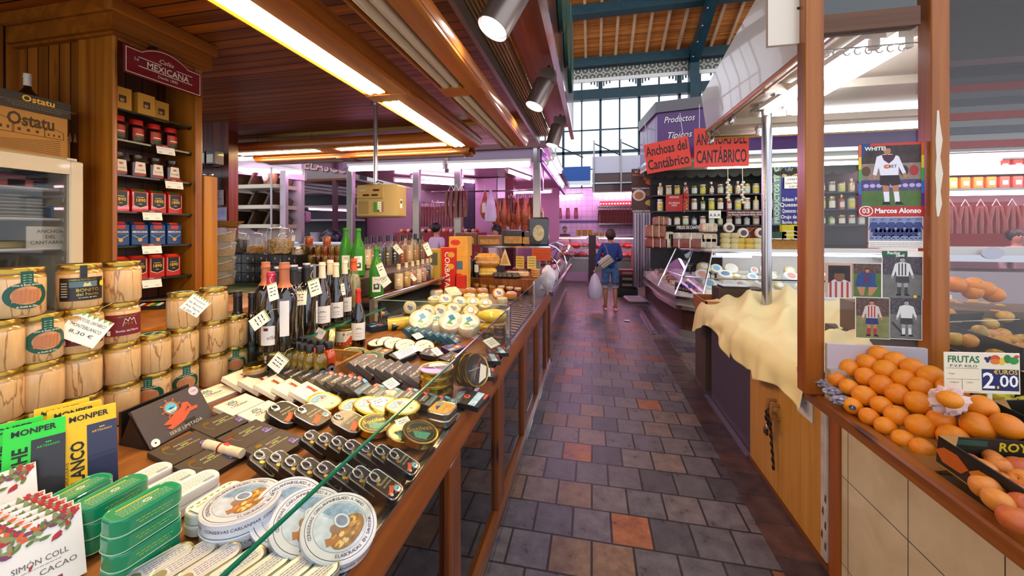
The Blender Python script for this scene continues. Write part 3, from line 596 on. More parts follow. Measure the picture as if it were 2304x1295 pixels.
def jar_label(kind,r=JR+.0008,h=JH):
 g=MB();mid=h*.44
 if kind=='green':
  for i,(q,m) in enumerate(((1,DGREEN),(.68,mat('#c08a5c',.5,var=.25,vs=60)))):
   vs=[(r*1.0+.0004*i) for _ in range(1)]
   pts=oval(.046*q,.038*q,28);g.wp(cyl(r+.0005*i,0,mid),pts,m)
  for i in range(7):g.wp(cyl(r+.0012,0,mid),[(-.026+i*.008+a,b) for a,b in((-.003,-.018),(.003,-.018),(.006,.016),(0,.016))],mat('#b5744e',.5))
  g.text('Lomos de Bonito del Norte',.009,WH,None,0,.030,0,sx=.55,warp=cyl(r+.001,0,mid));g.text('en Aceite de Oliva',.009,WH,None,0,-.031,0,sx=.6,warp=cyl(r+.001,0,mid))
  g.wp(cyl(r+.0005,0,0),((-.012,h*.66),(.012,h*.66),(.012,h*.93),(-.012,h*.93)),DGREEN)
  for i in range(4):g.add([cyl(r+.001,0,0)(p) for p in((-.009,h*(.69+.05*i)),(.009,h*(.69+.05*i)),(.007,h*(.71+.05*i)),(-.007,h*(.71+.05*i)))],[(0,1,2,3)],mat('#8fb5a0',.5))
 else:
  m=BLK if kind=='black' else MAROON;hw=.055;hh=.036
  g.lathe([(r,mid-hh),(r,mid+hh)],m,None,16,a0=-hw/r,a1=hw/r,cap=False)
  W=lambda q:cyl(r+.0008,0,mid+q)
  if kind=='black':
   g.text('CONSERVAS MONTEBLANCO',.008,GOLDL,None,0,0,sx=.6,warp=W(.029));g.text('BONITO',.014,GOLDL,None,.012,0,bold=.02,warp=W(-.004));g.text('del Norte',.013,GOLDL,None,.012,0,bold=.02,warp=W(-.017));g.text('en aceite de oliva',.006,WH,None,.012,0,warp=W(-.027))
   g.wp(W(0),((-.03,.006),(.034,.006),(.034,.024),(-.03,.024)),mat('#54707c',.5));g.wp(cyl(r+.001,0,mid),((.0,.008),(.02,.008),(.016,.021),(.01,.016),(.004,.021)),mat('#cdbf8a',.5))
   g.disc(.009,.009,YEL,frame((r*math.cos(.92)+.001,r*math.sin(.92)+.001,mid+.014),(-math.sin(.92),math.cos(.92),0),(math.cos(.92),math.sin(.92),0)),12)
   for i in range(6):g.wp(W(0),((-.05,.02-i*.008),(-.034,.02-i*.008),(-.034,.017-i*.008),(-.05,.017-i*.008)),LGREY)
   g.wp(cyl(r+.0005,0,0),((-.006,h*.7),(.010,h*.7),(.010,h*.97),(-.006,h*.97)),BLK)
  else:
   g.text('CONSERVAS MONTEBLANCO',.008,GOLDL,None,0,0,sx=.6,warp=W(.028));g.text('Bonito del Norte',.011,WH,None,.004,0,sx=.8,warp=W(-.02));g.text('M',.016,GOLDL,None,.0,0,warp=W(.004));g.text('B',.016,GOLDL,None,.014,0,warp=W(.004))
   for a,b in(((-.01,-.004),(-.004,.022)),((-.004,.022),(.004,.012)),((.004,.012),(.008,.024)),((.008,.024),(.014,.014)),((.014,.014),(.02,.022)),((.02,.022),(.028,-.004))):
    g.tube([cyl(r+.001,0,mid)(a),cyl(r+.001,0,mid)(b)],.0007,WH,n=4)
   g.wp(W(0),((-.05,-.032),(-.04,-.032),(-.04,-.016),(-.05,-.016)),WH)
 return g
def make_jar(kind,r=JR,h=JH,cont=None,lidm=None,printed=False):
 t=thing('preserve_jar','x','jar');g=MB()
 g.lathe([(r*.9,0),(r,.008),(r,h*.74),(r*.97,h*.82),(r*.86,h*.87),(r*.86,h*.9)],cont or TUNA,None,24)
 g.lathe([(r*1.002,h*.79),(r*.975,h*.823),(r*.875,h*.87)],OIL,None,24,cap=False);obj('glass_body',g,t)
 g=MB();g.lathe([(r*.88,h*.885),(r*.95,h*.89),(r*.96,h*.975),(r*.92,h*.995),(r*.84,h*.985),(.0001,h*.985)],lidm or GOLD,None,24,cap=False)
 if printed:g.disc(r*.8,r*.8,DGREEN,None,20,h*.988);g.ring(r*.5,r*.7,mat('#9aa88a',.5),None,20,h*.99);g.text('BONITO',r*.3,WH,None,0,0,h*.991)
 obj('lid',g,t)
 if kind:obj('label',jar_label(kind,r+.0008,h),t)
 return t
JX=-1.62
def jy(px):return onx(px,700,JX).y
cols=[(-8,3,{}),(88,3,{2:'green'}),(180,4,{3:'black',2:'maroon'}),(272,4,{2:'maroon'}),(345,2,{0:'green'}),(412,3,{0:'green'}),(480,3,{}),(527,2,{0:'green'})]
where=['far left stack','second stack from left','third stack from left','fourth stack from left','fifth short stack','sixth stack from left','seventh stack from left','last stack beside dark bottles']
rowname=['bottom','second','third','top']
aim=lambda x,y:math.atan2(-y,-x)
for ci,(px,n,lab) in enumerate(cols):
 y=jy(px);zb=deck(JX)+.001
 for k in range(n):
  kd=lab.get(k);pr=k==n-1 and ci>=4;a=aim(JX,y)+{1:.35,2:.12,3:.3,4:-.3,5:.25,7:.1}.get(ci,rnd.uniform(-1,1))
  ds={'green':'with a green oval label','black':'with a black label','maroon':'with a dark red label',None:'of bare bonito'}[kd]
  put(('jar',kd,pr),lambda:make_jar(kd,printed=pr),T(JX+rnd.uniform(-.004,.004),y,zb+k*JH)@RZ(a),f'jar {ds}, {"top" if k == n - 1 else rowname[k]} one, {where[ci]}','tuna jars stacked in columns')
y=(jy(-8)+jy(88))/2
put(('jar','green',False),lambda:make_jar('green'),T(JX,y,deck(JX)+.001+3*JH)@RZ(aim(JX,y)+.3),'glass jar with a green oval label balanced on two jars, highest at far left','tuna jars stacked in columns')
for ci,(px,n,lab) in enumerate(cols[:7]):
 y=jy(px)+.012
 put(('jar',None,False),lambda:make_jar(None),T(JX-.112,y,deck(JX-.112)+.001)@RZ(ci),f'pale bonito jar hidden in the row behind the front stacks, {ORD[ci]} from the left','tuna jars in the second row')
FA=(.62,-.62,.2)
price_tag('large white price tag hung on the red-labelled jar in the third column',192,740,1.2,.10,.085,R(-32),0,FA,3,txt=['BONITO DEL CANTABRICO','MONTEBLANCO','8,30 €'])
price_tag('white price tag hanging low on the jars at the left edge',62,848,1.12,.06,.075,R(-25),0,FA,4,txt=['Bonito','Ana Maria','Gandara','6,00 €'])
price_tag('white price tag hanging on the jars right of the shelf cabinet',440,686,1.47,.068,.068,R(-40),0,FA,5,txt=['Tronco','de Bonito','Ana Maria','2,00 €'])
# ---------------------------------------------------------------- round and oval tins
def tin(out,h,m,top,pr=None,ring=None,rim=None,bev=.0025,label='x',name='tin'):
 t=thing(name,label,'tin');g=MB();g.prism(out,0,h,m,None,bev);obj('body',g,t)
 n=len(out);g=MB();ins=lambda q:[(p[0]*(1-q/max(.01,abs(p[0])+.012)),p[1]*(1-q/max(.01,abs(p[1])+.012))) for p in out]
 i1=[(p[0]*.965,p[1]*.972) for p in out];i2=[(p[0]*.90,p[1]*.925) for p in out]
 vs=[(p[0]*.99,p[1]*.99,h-.001) for p in out]+[(p[0],p[1],h+.0015) for p in i1]+[(p[0],p[1],h+.0002) for p in i2]
 g.add(vs,[(a+k*n,(a+1)%n+k*n,(a+1)%n+n+k*n,a+n+k*n) for k in(0,1) for a in range(n)],rim or m);g.poly([(p[0],p[1],h+.0002) for p in i2],top)
 if pr:pr(g,T(0,0,h+.0004))
 obj('lid',g,t)
 if ring:
  x,y,a=ring;M=T(x,y,h+.0035)@RZ(a)@RX(.12)@SC(1.22,1.15,1);g=MB();g.tube([(.0095*math.cos(2*PI*i/18),.013*math.sin(2*PI*i/18)*(1 if i<9 else .9),0) for i in range(18)],.0022,STEEL,M,6,closed=True,flat=.5)
  g.ring(.0,.0095,mat('#c9c6bd',.25,.9),M,14,0,1,1,(0,-.006),PI,2*PI);g.box(-.004,.004,-.016,-.008,-.002,.001,STEEL,M);obj('pull_ring',g,t)
 return t
def pr_black(g,M):
 wheel(g,M,.0125,.012,-.036);anchovy(g,M,.020,-.006,-.024);g.disc(.006,.006,GOLDL,M,12,.0006,(-.014,.012));g.disc(.0055,.0055,LGREY,M,12,.0008,(-.016,-.034))
 g.text('ANCHOAS',.008,mat('#cfc7a8',.5),M,.006,.006,.0006);g.text('SERIE LIMITADA',.0062,mat('#cfc7a8',.5),M,.004,-.006,.0006,sx=.85)
def black_tin():return tin(rrect(.06,.105,.016),.022,BLK,mat('#0f0e0d',.35,coat=.12),pr_black,(-.004,.033,0),mat('#d5d2c8',.25,.9))
def shingle(key,build,p0,p1,n,tilt,lab,grp,yaw=0.0,dz=0.0,jit=.004):
 for i in range(n):
  f=i/max(1,n-1);p=Vector(p0).lerp(Vector(p1),f);p.z=deck(p.x)+dz;p.y+=rnd.uniform(-jit,jit)
  put(key,build,place(p,yaw+rnd.uniform(-.03,.03),tilt),lab.format(ORD[i],ORD[n-1-i]),grp)
TL=R(27)
shingle('black_tin',black_tin,(-.935,.945,0),(-.575,.965,0),8,TL,'black pull-ring tin in the row nearest the big white tins, {0} from the left','black anchovy tins with pull rings',dz=.027)
shingle('black_tin',black_tin,(-.875,1.075,0),(-.575,1.075,0),7,TL,'black pull-ring tin in the middle row of small tins, {0} from the left','black anchovy tins with pull rings',dz=.027)
def pr_big(g,M):
 wheel(g,M,.015,.026,-.034);anchovy(g,M,.032,-.012,-.026);g.disc(.007,.007,LGREY,M,12,.0006,(-.02,.032));g.text('ANCHOAS',.010,mat('#cfc7a8',.5),M,.006,.012,.0006);g.text('SERIE LIMITADA',.0085,mat('#cfc7a8',.5),M,.006,-.004,.0006)
def big_black():return tin(rrect(.10,.125,.034),.026,BLK,mat('#0f0e0d',.35,coat=.12),pr_big,(-.012,.042,0),mat('#d5d2c8',.25,.9))
for i,(px,py) in enumerate(((640,940),(700,945),(783,960))):
 p=ondeck(px,py,.012);put('big_black',big_black,place(p,rnd.uniform(-.05,.05),R(20)),f'large rounded black anchovy tin behind the small ones, {ORD[i]} of three from the left','large black anchovy tins')
SEA=mat('#7f9fc0',.4,var=.35,vs=70);NET=mat('#5d7c94',.5);LABW=mat('#d9dade',.35,coat=.3)
def pr_round(g,M):
 r=.083;g.disc(r*.97,r*.97,mat('#cfd2da',.35,coat=.4),M,36,0);g.ring(r*.90,r*.915,NAVY,M,36,.0003);g.ring(r*.70,r*.715,mat('#8a93a8',.5),M,36,.0003);g.disc(r*.69,r*.69,mat('#b9c6d8',.4,var=.2,vs=40),M,30,.0003)
 g.poly([(r*.66*math.cos(a),r*.66*math.sin(a),.0005) for a in[R(-30+12*i) for i in range(11)]]+[(r*.1,r*.15,.0005)],SEA,M)
 for i in range(9):g.poly([(r*(-.05+.05*i),r*.58,.0006),(r*(-.04+.05*i),r*.58,.0006),(r*(.1+.035*i),r*.05,.0006),(r*(.09+.035*i),r*.05,.0006)],NET,M)
 g.disc(r*.55,r*.34,mat('#9a6a30',.5,var=.4,vs=60),M,26,.0007,(.0,-r*.26));q_=random.Random(8)
 for i in range(26):a=q_.uniform(0,6.3);q=math.sqrt(q_.random());g.disc(r*q_.uniform(.05,.10),r*q_.uniform(.03,.06),mat(['#d8a850','#c08a38','#e4c884','#8c5c28'][i%4],.5),M,10,.0008+.00002*i,(r*.48*q*math.cos(a),-r*.26+r*.28*q*math.sin(a)))
 g.disc(r*.20,r*.24,mat('#7484a4',.5,var=.3,vs=60),M,18,.0014,(r*.12,r*.06));g.ring(r*.14,r*.19,mat('#c8d4e4',.5),M,18,.0015,1,1.2,(r*.12,r*.06));g.disc(r*.12,r*.15,mat('#8c6a58',.5),M,14,.0013,(-r*.16,r*.04));g.poly([(-r*.62,-r*.1,.001),(-r*.3,-r*.3,.001),(-r*.1,-r*.28,.001),(-r*.5,r*.08,.001)],mat('#a2683a',.5),M)
 for k,(s_,a0,sg) in enumerate((('CONSERVAS CARLANMAR S.L.',150,-1),('PELADO A MANO',55,-1),('ELABORADAS EN SANTOÑA',215,1))):
  for i,ch in enumerate(s_):
   if ch==' ':continue
   a=R(a0+sg*i*5.2);rr=r*.80;g.text(ch,.0105,NAVY,M@T(rr*math.cos(a),rr*math.sin(a),.0008)@RZ(a+(PI/2 if sg>0 else-PI/2)))
def side_text(t,r,h,s_,a0):
 b=[c for c in t.children if c.name.startswith('body')][0]
def round_tin():
 t=thing('round_tin','x','tin');r,h=.083,.034;g=MB();g.lathe([(r-.003,0),(r,.003),(r,h-.004),(r+.001,h-.002),(r-.001,h),(r-.004,h-.001)],LABW,None,40)
 for a0 in(-1.2,.4,2.0,3.6):g.text('CONSERVAS CARLANMAR',.010,NAVY,None,0,0,warp=cyl(r+.0005,a0,h*.5))
 g.text
 obj('body',g,t);g=MB();pr_round(g,T(0,0,h));obj('lid',g,t);return t
rt=[((545,1185),0,0,0),((545,1172),0,0,.034)]
b=ondeck(545,1190);put('round_tin',round_tin,place((b.x,b.y,deck(b.x)+.004),.4),'large round white anchovy tin, bottom of the flat pair','big round white tins')
put('round_tin',round_tin,place((b.x,b.y,deck(b.x)+.039),.1),'large round white anchovy tin lying flat on top of its pair','big round white tins')
for i,(px,py) in enumerate(((648,1165),(692,1190),(759,1205))):
 p=ondeck(px,py,.025);put('round_tin',round_tin,place(p,-.25+.1*i,R(26-2*i),R(-9)),f'large round white tin leaning on its neighbour, {ORD[i]} of three from the left','big round white tins')
 # green tins: three stacks
GT=mat('#0d8a5c',.3,coat=.5)
def green_tin():
 def pr(g,M):
  g.rect(-.04,.035,.012,.016,mat('#c9c83a',.4),M,.0004)
  for i in range(6):g.scrib(-.045,.045,.008-i*.005,mat('#bfe0c8',.5),M,.0017,.0004,i)
  g.ring(.004,.006,WH,M,12,.0006,1.3,1,(.004,-.004));g.text('La',.006,WH,M,.004,-.004,.0006)
 t=tin(rrect(.125,.064,.024,6),.034,GT,GT,pr,None,mat('#17966a',.3,coat=.4),.004)
 b=[c for c in t.children if c.name.startswith('body')][0];g=MB();g.tube([(p[0]*1.004,p[1]*1.006,.0035) for p in rrect(.125,.064,.024,6)],.0012,mat('#b9c9a0',.4),n=5,closed=True);obj('seam',g,b)
 g=MB();M=T(0,-.0325,.018)@RX(PI/2);g.scrib(-.03,.035,0.002,mat('#a7c23a',.5),M,.0022,0,5);g.scrib(-.025,.03,-.004,mat('#a7c23a',.5),M,.0022,0,6);obj('side_print',g,b);return t
for i,(px,py,n) in enumerate(((322,1255,4),(250,1190,3),(172,1150,2))):
 b=ondeck(px,py,.02)
 for k in range(n):put('green_tin',green_tin,place((b.x+rnd.uniform(-.003,.003),b.y,deck(b.x)+.006+.0345*k),R(-4+3*i)+rnd.uniform(-.04,.04)),f'green rounded tin in the {["front", "middle", "rear"][i]} green stack, {ORD[n - 1 - k]} from the top','green rounded tins')
 # white rounded tins
WT=mat('#e9e6dc',.3,coat=.4)
def white_tin():
 def pr(g,M):
  for i in range(5):g.scrib(-.05,.05,.018-i*.008,mat('#4a4f63',.5),M,.002,.0004,i+3)
  g.rect(.02,.046,-.022,-.012,mat('#9aa2b5',.5),M,.0004)
 return tin(rrect(.125,.062,.026,6),.026,WT,mat('#f1efe8',.3,coat=.3),pr,None,mat('#f6f4ee',.3,coat=.3),.004)
for i,(px,py,n) in enumerate(((487,1150,2),(430,1120,2),(376,1095,1),(322,1078,1))):
 b=ondeck(px,py,.02)
 for k in range(n):put('white_tin',white_tin,place((b.x,b.y+rnd.uniform(-.004,.004),deck(b.x)+.004+.0268*k),R(-6)+rnd.uniform(-.05,.05),R(3)),f'white rounded anchovy tin behind the green stacks, {ORD[i]} heap from the right, {"upper" if k == n - 1 else "lower"} one','white rounded tins')
b=ondeck(492,1118,.062)
o=price_tag('white handwritten price card lying on the front white tins',0,0,0,.105,.052,0,0,(0,0,1),3,False,['ANCHOAS DEL CANTABRICO','CARLANMAR','11,50 €'],True,b)
o.matrix_world=place(b,R(-6),R(4))
# silver capsule tins along the front edge
SV=mat('#c4c2ba',.3,.6)
def silver_tin():
 def pr(g,M):
  g.disc(.05,.0155,mat('#c6c6c4',.4,.1),M,22,.0003);g.ring(.0,.011,mat('#b3a98c',.3,.8),M,14,.0005,1,1,(-.04,0))
  for i in range(4):g.scrib(-.026,.042,.009-i*.006,mat('#2c3a8a',.5),M,.002,.0006,i+9)
 return tin(rrect(.118,.047,.023,8),.024,SV,mat('#c6c8ca',.35,.5),pr,None,mat('#bdb48e',.3,.9),.004)
for i,(px,py) in enumerate(((382,1268),(436,1262),(492,1268),(548,1276),(604,1284),(660,1294),(716,1304))):
 p=ondeck(px,py,.012);put('silver_tin',silver_tin,place((p.x,p.y-.02,deck(p.x)+.008),R(-18),R(6),0),f'narrow silver rounded tin at the bottom edge of the counter, {ORD[i]} from the left','silver rounded tins')
 # ---------------------------------------------------------------- chocolate
FL=[mat(c,.5) for c in('#b3242a','#d4622a','#5d7a3a','#86935a','#7a3a5a')]
def pack():
 t=thing('chocolate_pack','x','chocolate');g=MB();g.box(-.062,.062,0,.135,-.006,.006,mat('#eeebe4',.45),None);M=T(0,0,.0065);r_=random.Random(4)
 for i in range(90):
  x=r_.uniform(-.056,.056);y=.132-abs(r_.gauss(0,.5))*.04*(1.3-abs(x)/.08);a=r_.uniform(0,6);s_=r_.uniform(.005,.011)
  g.poly([(x+s_*math.cos(a+b)*q,y+s_*math.sin(a+b)*q,.0002+i*.00001) for b,q in((0,1),(1.2,.4),(2.6,.8),(3.3,.9),(4.5,.4),(5.4,.5))],FL[r_.randrange(5)],M)
 g.text('SIMÓN COLL',.0145,mat('#5a5450',.5),M,.004,.060,.0004,sx=.85);g.scrib(-.02,.03,.05,GREY,M,.0016,.0004,2);g.text('CACAO',.014,mat('#5a5450',.5),M,.026,.038,.0004);g.rect(.012,.03,.006,.02,mat('#8a2a4a',.5),M,.0004)
 obj('wrapper',g,t);return t
for i in range(6):
 p=ondeck(88-i*17,1345-i*8);put('pack',pack,place((p.x,p.y,deck(p.x)+.004),R(-20),R(68)),f'white chocolate pack with painted flowers, {ORD[i]} from the front of the leaning file','white flowered chocolate packs')
p=ondeck(-10,1215);put('pack',pack,place((p.x,p.y,deck(p.x)+.003),R(-20),R(68)),'white chocolate pack with painted flowers alone at the left edge','white flowered chocolate packs')
def bar(col,dk,word,tcol):
 t=thing('chocolate_bar','x','chocolate');g=MB();w_,h_=.10,.205
 g.box(-w_/2,w_/2,0,h_,-.007,.007,col,bev=.001);M=T(0,0,.0075);g.rect(-.006,w_/2+.0002,0,h_*.8,dk,M,0);g.box(w_/2,w_/2+.0005,0,h_*.8,-.0065,.0065,dk)
 g.text('MONPER',.019,INK,M,-.002,h_*.91,.0004,sx=.95,bold=.03);g.text(word,.034,INK,M@RZ(PI/2),h_*.33,.022,.0004,sx=.9,bold=.025);g.text('CHOCOLATE',.010,INK,M@RZ(PI/2),h_*.26,.042-.0,.0004)
 g.text('ARTESANO',.0075,tcol,M,.022,h_*.70,.0004);g.text('...',.016,tcol,M,.022,h_*.76,.0004,bold=.04);obj('wrapper',g,t);return t
for i,(px,py) in enumerate(((205,1100),(175,1090),(150,1085))):
 p=ondeck(px-i*4,py);put('bar_y',lambda:bar(YEL,mat('#20224a',.35,coat=.3),'BLANCO',YEL),place((p.x,p.y,deck(p.x)+.002),R(-27),R(76)),f'yellow chocolate bar with a dark blue panel, {ORD[i]} of three from the right','yellow chocolate bars')
for i,(px,py) in enumerate(((75,1150),(20,1150))):
 p=ondeck(px,py);put('bar_g',lambda:bar(mat('#27d13a',.45),mat('#14121c',.35,coat=.3),'CON LECHE',mat('#27d13a',.45)),place((p.x,p.y,deck(p.x)+.002),R(-30),R(72)),f'bright green chocolate bar with a black panel, {["right", "left"][i]} one','green chocolate bars')
 # ---------------------------------------------------------------- black cartons of anchovies
GR=mat('#463d38',.45);TX=mat('#cfc7a8',.5)
def pr_serie(g,M,sx,sy):
 g.disc(.011,.0085,GOLDL,M,14,.0004,(-sx*.24,sy*.3));g.text('ANCHOAS',.011,TX,M,.008,sy*.2,.0004);g.text('SERIE LIMITADA',.0095,TX,M,.012,sy*.02,.0004)
 for q in(-1,0,1):g.disc(.005,.004,LIME,M,8,.0004+q*.0001,(.006+q*.006,sy*.11))
 g.ring(.034,.0355,mat('#8a8068',.5),M,20,.0003,1,1,(-.012,sy*.12),R(150),R(230));g.ring(.045,.0462,mat('#6a6052',.5),M,20,.0003,1,1,(0,sy*.12),R(60),R(115))
 M2=M@T(sx*.3,-sy*.24,.0005)@RZ(.1);g.disc(.013,.012,mat('#3a3f9e',.5),M2,12,0,(0,.006));g.ring(.006,.008,mat('#c98a3a',.5),M2,12,.0002,1,1,(0,.007));g.rect(-.015,.02,-.011,-.001,mat('#2c2f98',.5),M2,.0001);g.text('NUEVO',.008,WH,M2,.002,-.006,.0003)
def serie():return carton('anchovy_carton','carton',.135,.115,.016,GR,pr_serie,BLK)
for i,(px,py,h) in enumerate(((415,1015,0),(560,985,.012),(500,960,.006),(620,1010,.012),(475,1045,.006))):
 p=ondeck(px,py,h);put('serie',serie,place(p,R(-6),R(9)),f'flat black anchovy carton with gold seal, {["left of the rolled scroll", "behind the rolled scroll", "rearmost, in front of the white cartons", "rightmost, beside the black tins", "under the rolled scroll"][i]}','flat black anchovy cartons')
 # the open gift box standing up
e0,e1=ondeck(338,1014),ondeck(482,937);xd=(e1-e0);wd=xd.length;M=frame((e0+e1)/2+Vector((0,0,.004)),xd,(0,0,1))
t=thing('gift_box','dark open gift box propped up with a picture of red anchovies and a ship wheel','box',M);g=MB();hh=.135;Mt=RX(R(58))
g.box(-wd/2,wd/2,0,hh,-.012,0,mat('#4a403e',.4,coat=.2),Mt,.001);Mf=Mt@T(0,0,.0006);wheel(g,Mf,.024,-.005,hh*.68,.0006);anchovy(g,Mf,.062,.012,hh*.46,.0016);g.text('CODESA',.011,NAVY,Mf,-.005,hh*.58,.0016)
g.text('SERIE LIMITADA',.016,TX,Mf,.012,hh*.1,.0006);g.poly([(.012,hh*.05,.0005),(.05,hh*.05,.0005),(.05,hh*.24,.0005),(.012,hh*.24,.0005)],mat('#1c1c10',.5),Mf)
g.disc(.013,.013,WH,Mf,16,.0006,(-wd/2+.02,hh*.08));g.disc(.003,.003,INK,Mf,8,.0008,(-wd/2+.02,hh*.08));g.disc(.017,.016,mat('#c9b9c4',.4),Mf,16,.0006,(wd/2-.025,hh*.86));g.text('100%',.009,INK,Mf,wd/2-.025,hh*.86,.0009)
obj('lid',g,t)
g=MB();g.add([(-wd/2,.0,0),(-wd/2,.115,0),(-wd/2,hh*math.cos(R(58)),hh*math.sin(R(58))-.012),(-wd/2+.004,0,0),(-wd/2+.004,.115,0),(-wd/2+.004,hh*math.cos(R(58)),hh*math.sin(R(58))-.012)],[(0,1,2),(5,4,3),(0,3,4,1),(1,4,5,2),(2,5,3,0)],BLK);obj('side_flap',g,t)
g=MB();g.box(-wd/2-.002,wd/2+.002,-.004,.115,-.002,.0,BLK);g.box(-wd/2,wd/2,.106,.115,0,.11,BLK);obj('tray',g,t)
# rolled scroll with a red ribbon
a,b=ondeck(463,998,.03),ondeck(545,1020,.03);g=MB();g.tube([a,a.lerp(b,.5),b],.0135,mat('#e3cfae',.6,var=.12,vs=40),n=14)
t=tag(obj('paper_scroll',g),'rolled parchment scroll tied with a red ribbon on the black cartons','scroll');g=MB();m=a.lerp(b,.42);d_=(b-a).normalized()
Mr=frame(m,d_,(0,0,1))@RY(PI/2);g.ring(.0145,.016,REDP,Mr,16);g.lathe([(.0145,-.003),(.0145,.003)],REDP,Mr,16,cap=False);g.poly([(-.002,.013,.001),(.004,.014,.0015),(.012,.03,.002),(.005,.031,.002)],REDP,frame(m+Vector((0,0,.014)),d_,(0,0,1)));obj('ribbon',g,t)
g=MB();g.poly([(0.012,-.008),(.03,-.006),(.034,.004),(.02,.008),(.01,.003)],mat('#c0453a',.6),frame(m+Vector((0,0,.0142)),d_,(.6,-.6,1)));obj('wax_seal',g,t)
# ---------------------------------------------------------------- white cartons
def pr_codesa(g,M,sx,sy):
 wheel(g,M,.015,-.012,sy*.2);g.text('CODESA',.0165,mat('#3a4f8a',.5),M,-.005,-sy*.06,.0016,bold=.01);g.scrib(-.03,.03,-sy*.2,mat('#c0936a',.5),M,.0016,.0004,2);g.scrib(-.02,.03,-sy*.27,GREY,M,.0016,.0004,3)
def codesa():return carton('anchovy_carton','carton',.125,.105,.018,mat('#f3ead4',.45),pr_codesa,mat('#c9a9a4',.5))
for i,(px,py,h) in enumerate(((480,893,.0),(538,918,.012),(592,935,.006))):
 p=ondeck(px,py,h);put('codesa',codesa,place(p,R(-6),R(10)),f'white anchovy carton with a ship wheel, {ORD[i]} of three from the left','white ship-wheel cartons')
def pr_anch(g,M,sx,sy):
 g.ring(0,0,GOLDL,M,3);
 for a in(-.35,.15):
  Mq=M@T(.008,sy*.06,.0004)@RZ(a+.3);g.poly([(-.012,-.024),(-.004,-.026),(.006,.004),(.004,.026),(-.002,.024),(-.008,0)],mat('#b5452a',.5),Mq)
 for q in(0,1):g.scrib(sx*.18,sx*.42,sy*(.38-.06*q),mat('#6a4a3a',.5),M,.0016,.0004,3+q);g.scrib(-sx*.44,-sx*.2,-sy*(.2+.08*q),mat('#6a4a3a',.5),M,.0014,.0004,5+q)
 for x0,x1,y0,y1 in((-.47,.47,.455,.465),(-.47,.47,-.465,-.455)):g.rect(sx*x0,sx*x1,sy*y0,sy*y1,GOLDL,M,.0003)
def anch():return carton('anchovy_carton','carton',.13,.11,.02,mat('#f5ecd2',.45),pr_anch,mat('#e0c2a8',.5))
shingle('anch',anch,(-1.47,1.375,0),(-1.14,1.37,0),5,R(22),'cream carton with a drawing of red fillets, {0} from the left in its row','cream fillet cartons',dz=.03)
# black squid cartons with a red roundel
def pr_chip(g,M,sx,sy):
 g.disc(.0125,.0125,mat('#d4301e',.45),M,16,.0005,(sx*.33,sy*.36));g.ring(.004,.006,WH,M,12,.0007,1.2,1,(sx*.33,sy*.36),.6,5.6);g.text('CHIPIRÓN',.013,WH,M,-.004,sy*.22,.0004,bold=.01);g.text('RELLENO',.011,WH,M,-.004,sy*.08,.0004)
 g.poly([(-sx*.4,sy*.3,.0004),(-sx*.34,sy*.22,.0004),(-sx*.4,sy*.14,.0004),(-sx*.36,sy*.22,.0004)],TX,M);g.rect(-sx*.46,sx*.46,-sy*.42,-sy*.1,mat('#6a7f86',.4,var=.35,vs=50),M,.0004);g.scrib(-.02,.04,-sy*.3,WH,M,.003,.0006,4)
 g.poly([(sx*.36,sy*.2,.0006),(sx*.5,sy*.2,.0006),(sx*.5,-sy*.1,.0006),(sx*.3,-sy*.05,.0006)],mat('#6fb0d8',.4),M)
def chip():return carton('squid_carton','carton',.105,.078,.026,mat('#241f1d',.38,coat=.25),pr_chip,CREAM)
shingle('chip',chip,(-1.36,1.462,0),(-.985,1.462,0),9,R(33),'black squid carton with a red roundel, {0} from the left of the slanted row','black squid cartons',dz=.038)
shingle('chip',chip,(-.90,1.475,0),(-.60,1.485,0),5,R(12),'squid carton with red roundel in the loose row behind gold tins, {0} from left','black squid cartons in the loose row',dz=.02,jit=.012)
def pr_bano(g,M,sx,sy):
 g.text('Al baño del Mar',.019,WH,M,-.006,sy*.16,.0004,sx=.85,sh=.25,bold=.01);g.ring(.06,.0625,WH,M,20,.0004,1,.5,(-.01,sy*.26),R(225),R(325));g.text('conservas',.006,WH,M,-.03,sy*.33,.0004)
 g.poly([(-sx/2,-sy/2,.0003),(sx/2,-sy/2,.0003),(sx/2,-sy*.12,.0003),(-sx/2,-sy*.36,.0003)],mat('#dccfae',.45),M)
 for q in range(5):g.poly([(sx*.12+q*.007,-sy*.44,.0005),(sx*.15+q*.007,-sy*.44,.0005),(sx*.2+q*.007,-sy*.12,.0005),(sx*.17+q*.007,-sy*.16,.0005)],mat('#c8652a',.5),M)
def bano():return carton('mussel_carton','carton',.13,.10,.03,mat('#57504e',.42,coat=.2),pr_bano,BLK)
shingle('bano',bano,(-1.09,1.66,0),(-.80,1.64,0),7,R(30),'grey carton with white script in its slanted row, {0} from the left','grey script cartons',dz=.045)
# ---------------------------------------------------------------- gold tins
GB=mat('#b8993e',.25,1.0);YL=mat('#c9ae48',.4,.3)
def pr_gold(g,M):
 g.poly([(p[0]*.86,p[1]*.86,.0002) for p in rrect(.11,.125,.045,6)],mat('#efe6c8',.4),M);g.poly([(-.042,.012,.0004),(.03,.012,.0004),(.03,.04,.0004),(0,.052,.0004),(-.036,.04,.0004)],mat('#8fb2c4',.4,var=.35,vs=70),M)
 g.poly([(0,.014,.0006),(.012,.014,.0006),(.016,.04,.0006)],mat('#c0553a',.5),M);g.text('CODESA',.012,NAVY,M,0,.004,.0005);g.disc(.006,.006,LIME,M,10,.0005,(.0,-.036));g.scrib(-.03,.03,-.012,GREY,M,.0016,.0005,3);g.scrib(-.03,.03,-.02,mat('#6a8a4a',.5),M,.002,.0005,4)
def gold_tin():return tin(rrect(.115,.13,.048,7),.027,GB,YL,pr_gold,None,mat('#d8c25a',.25,.9),.003)
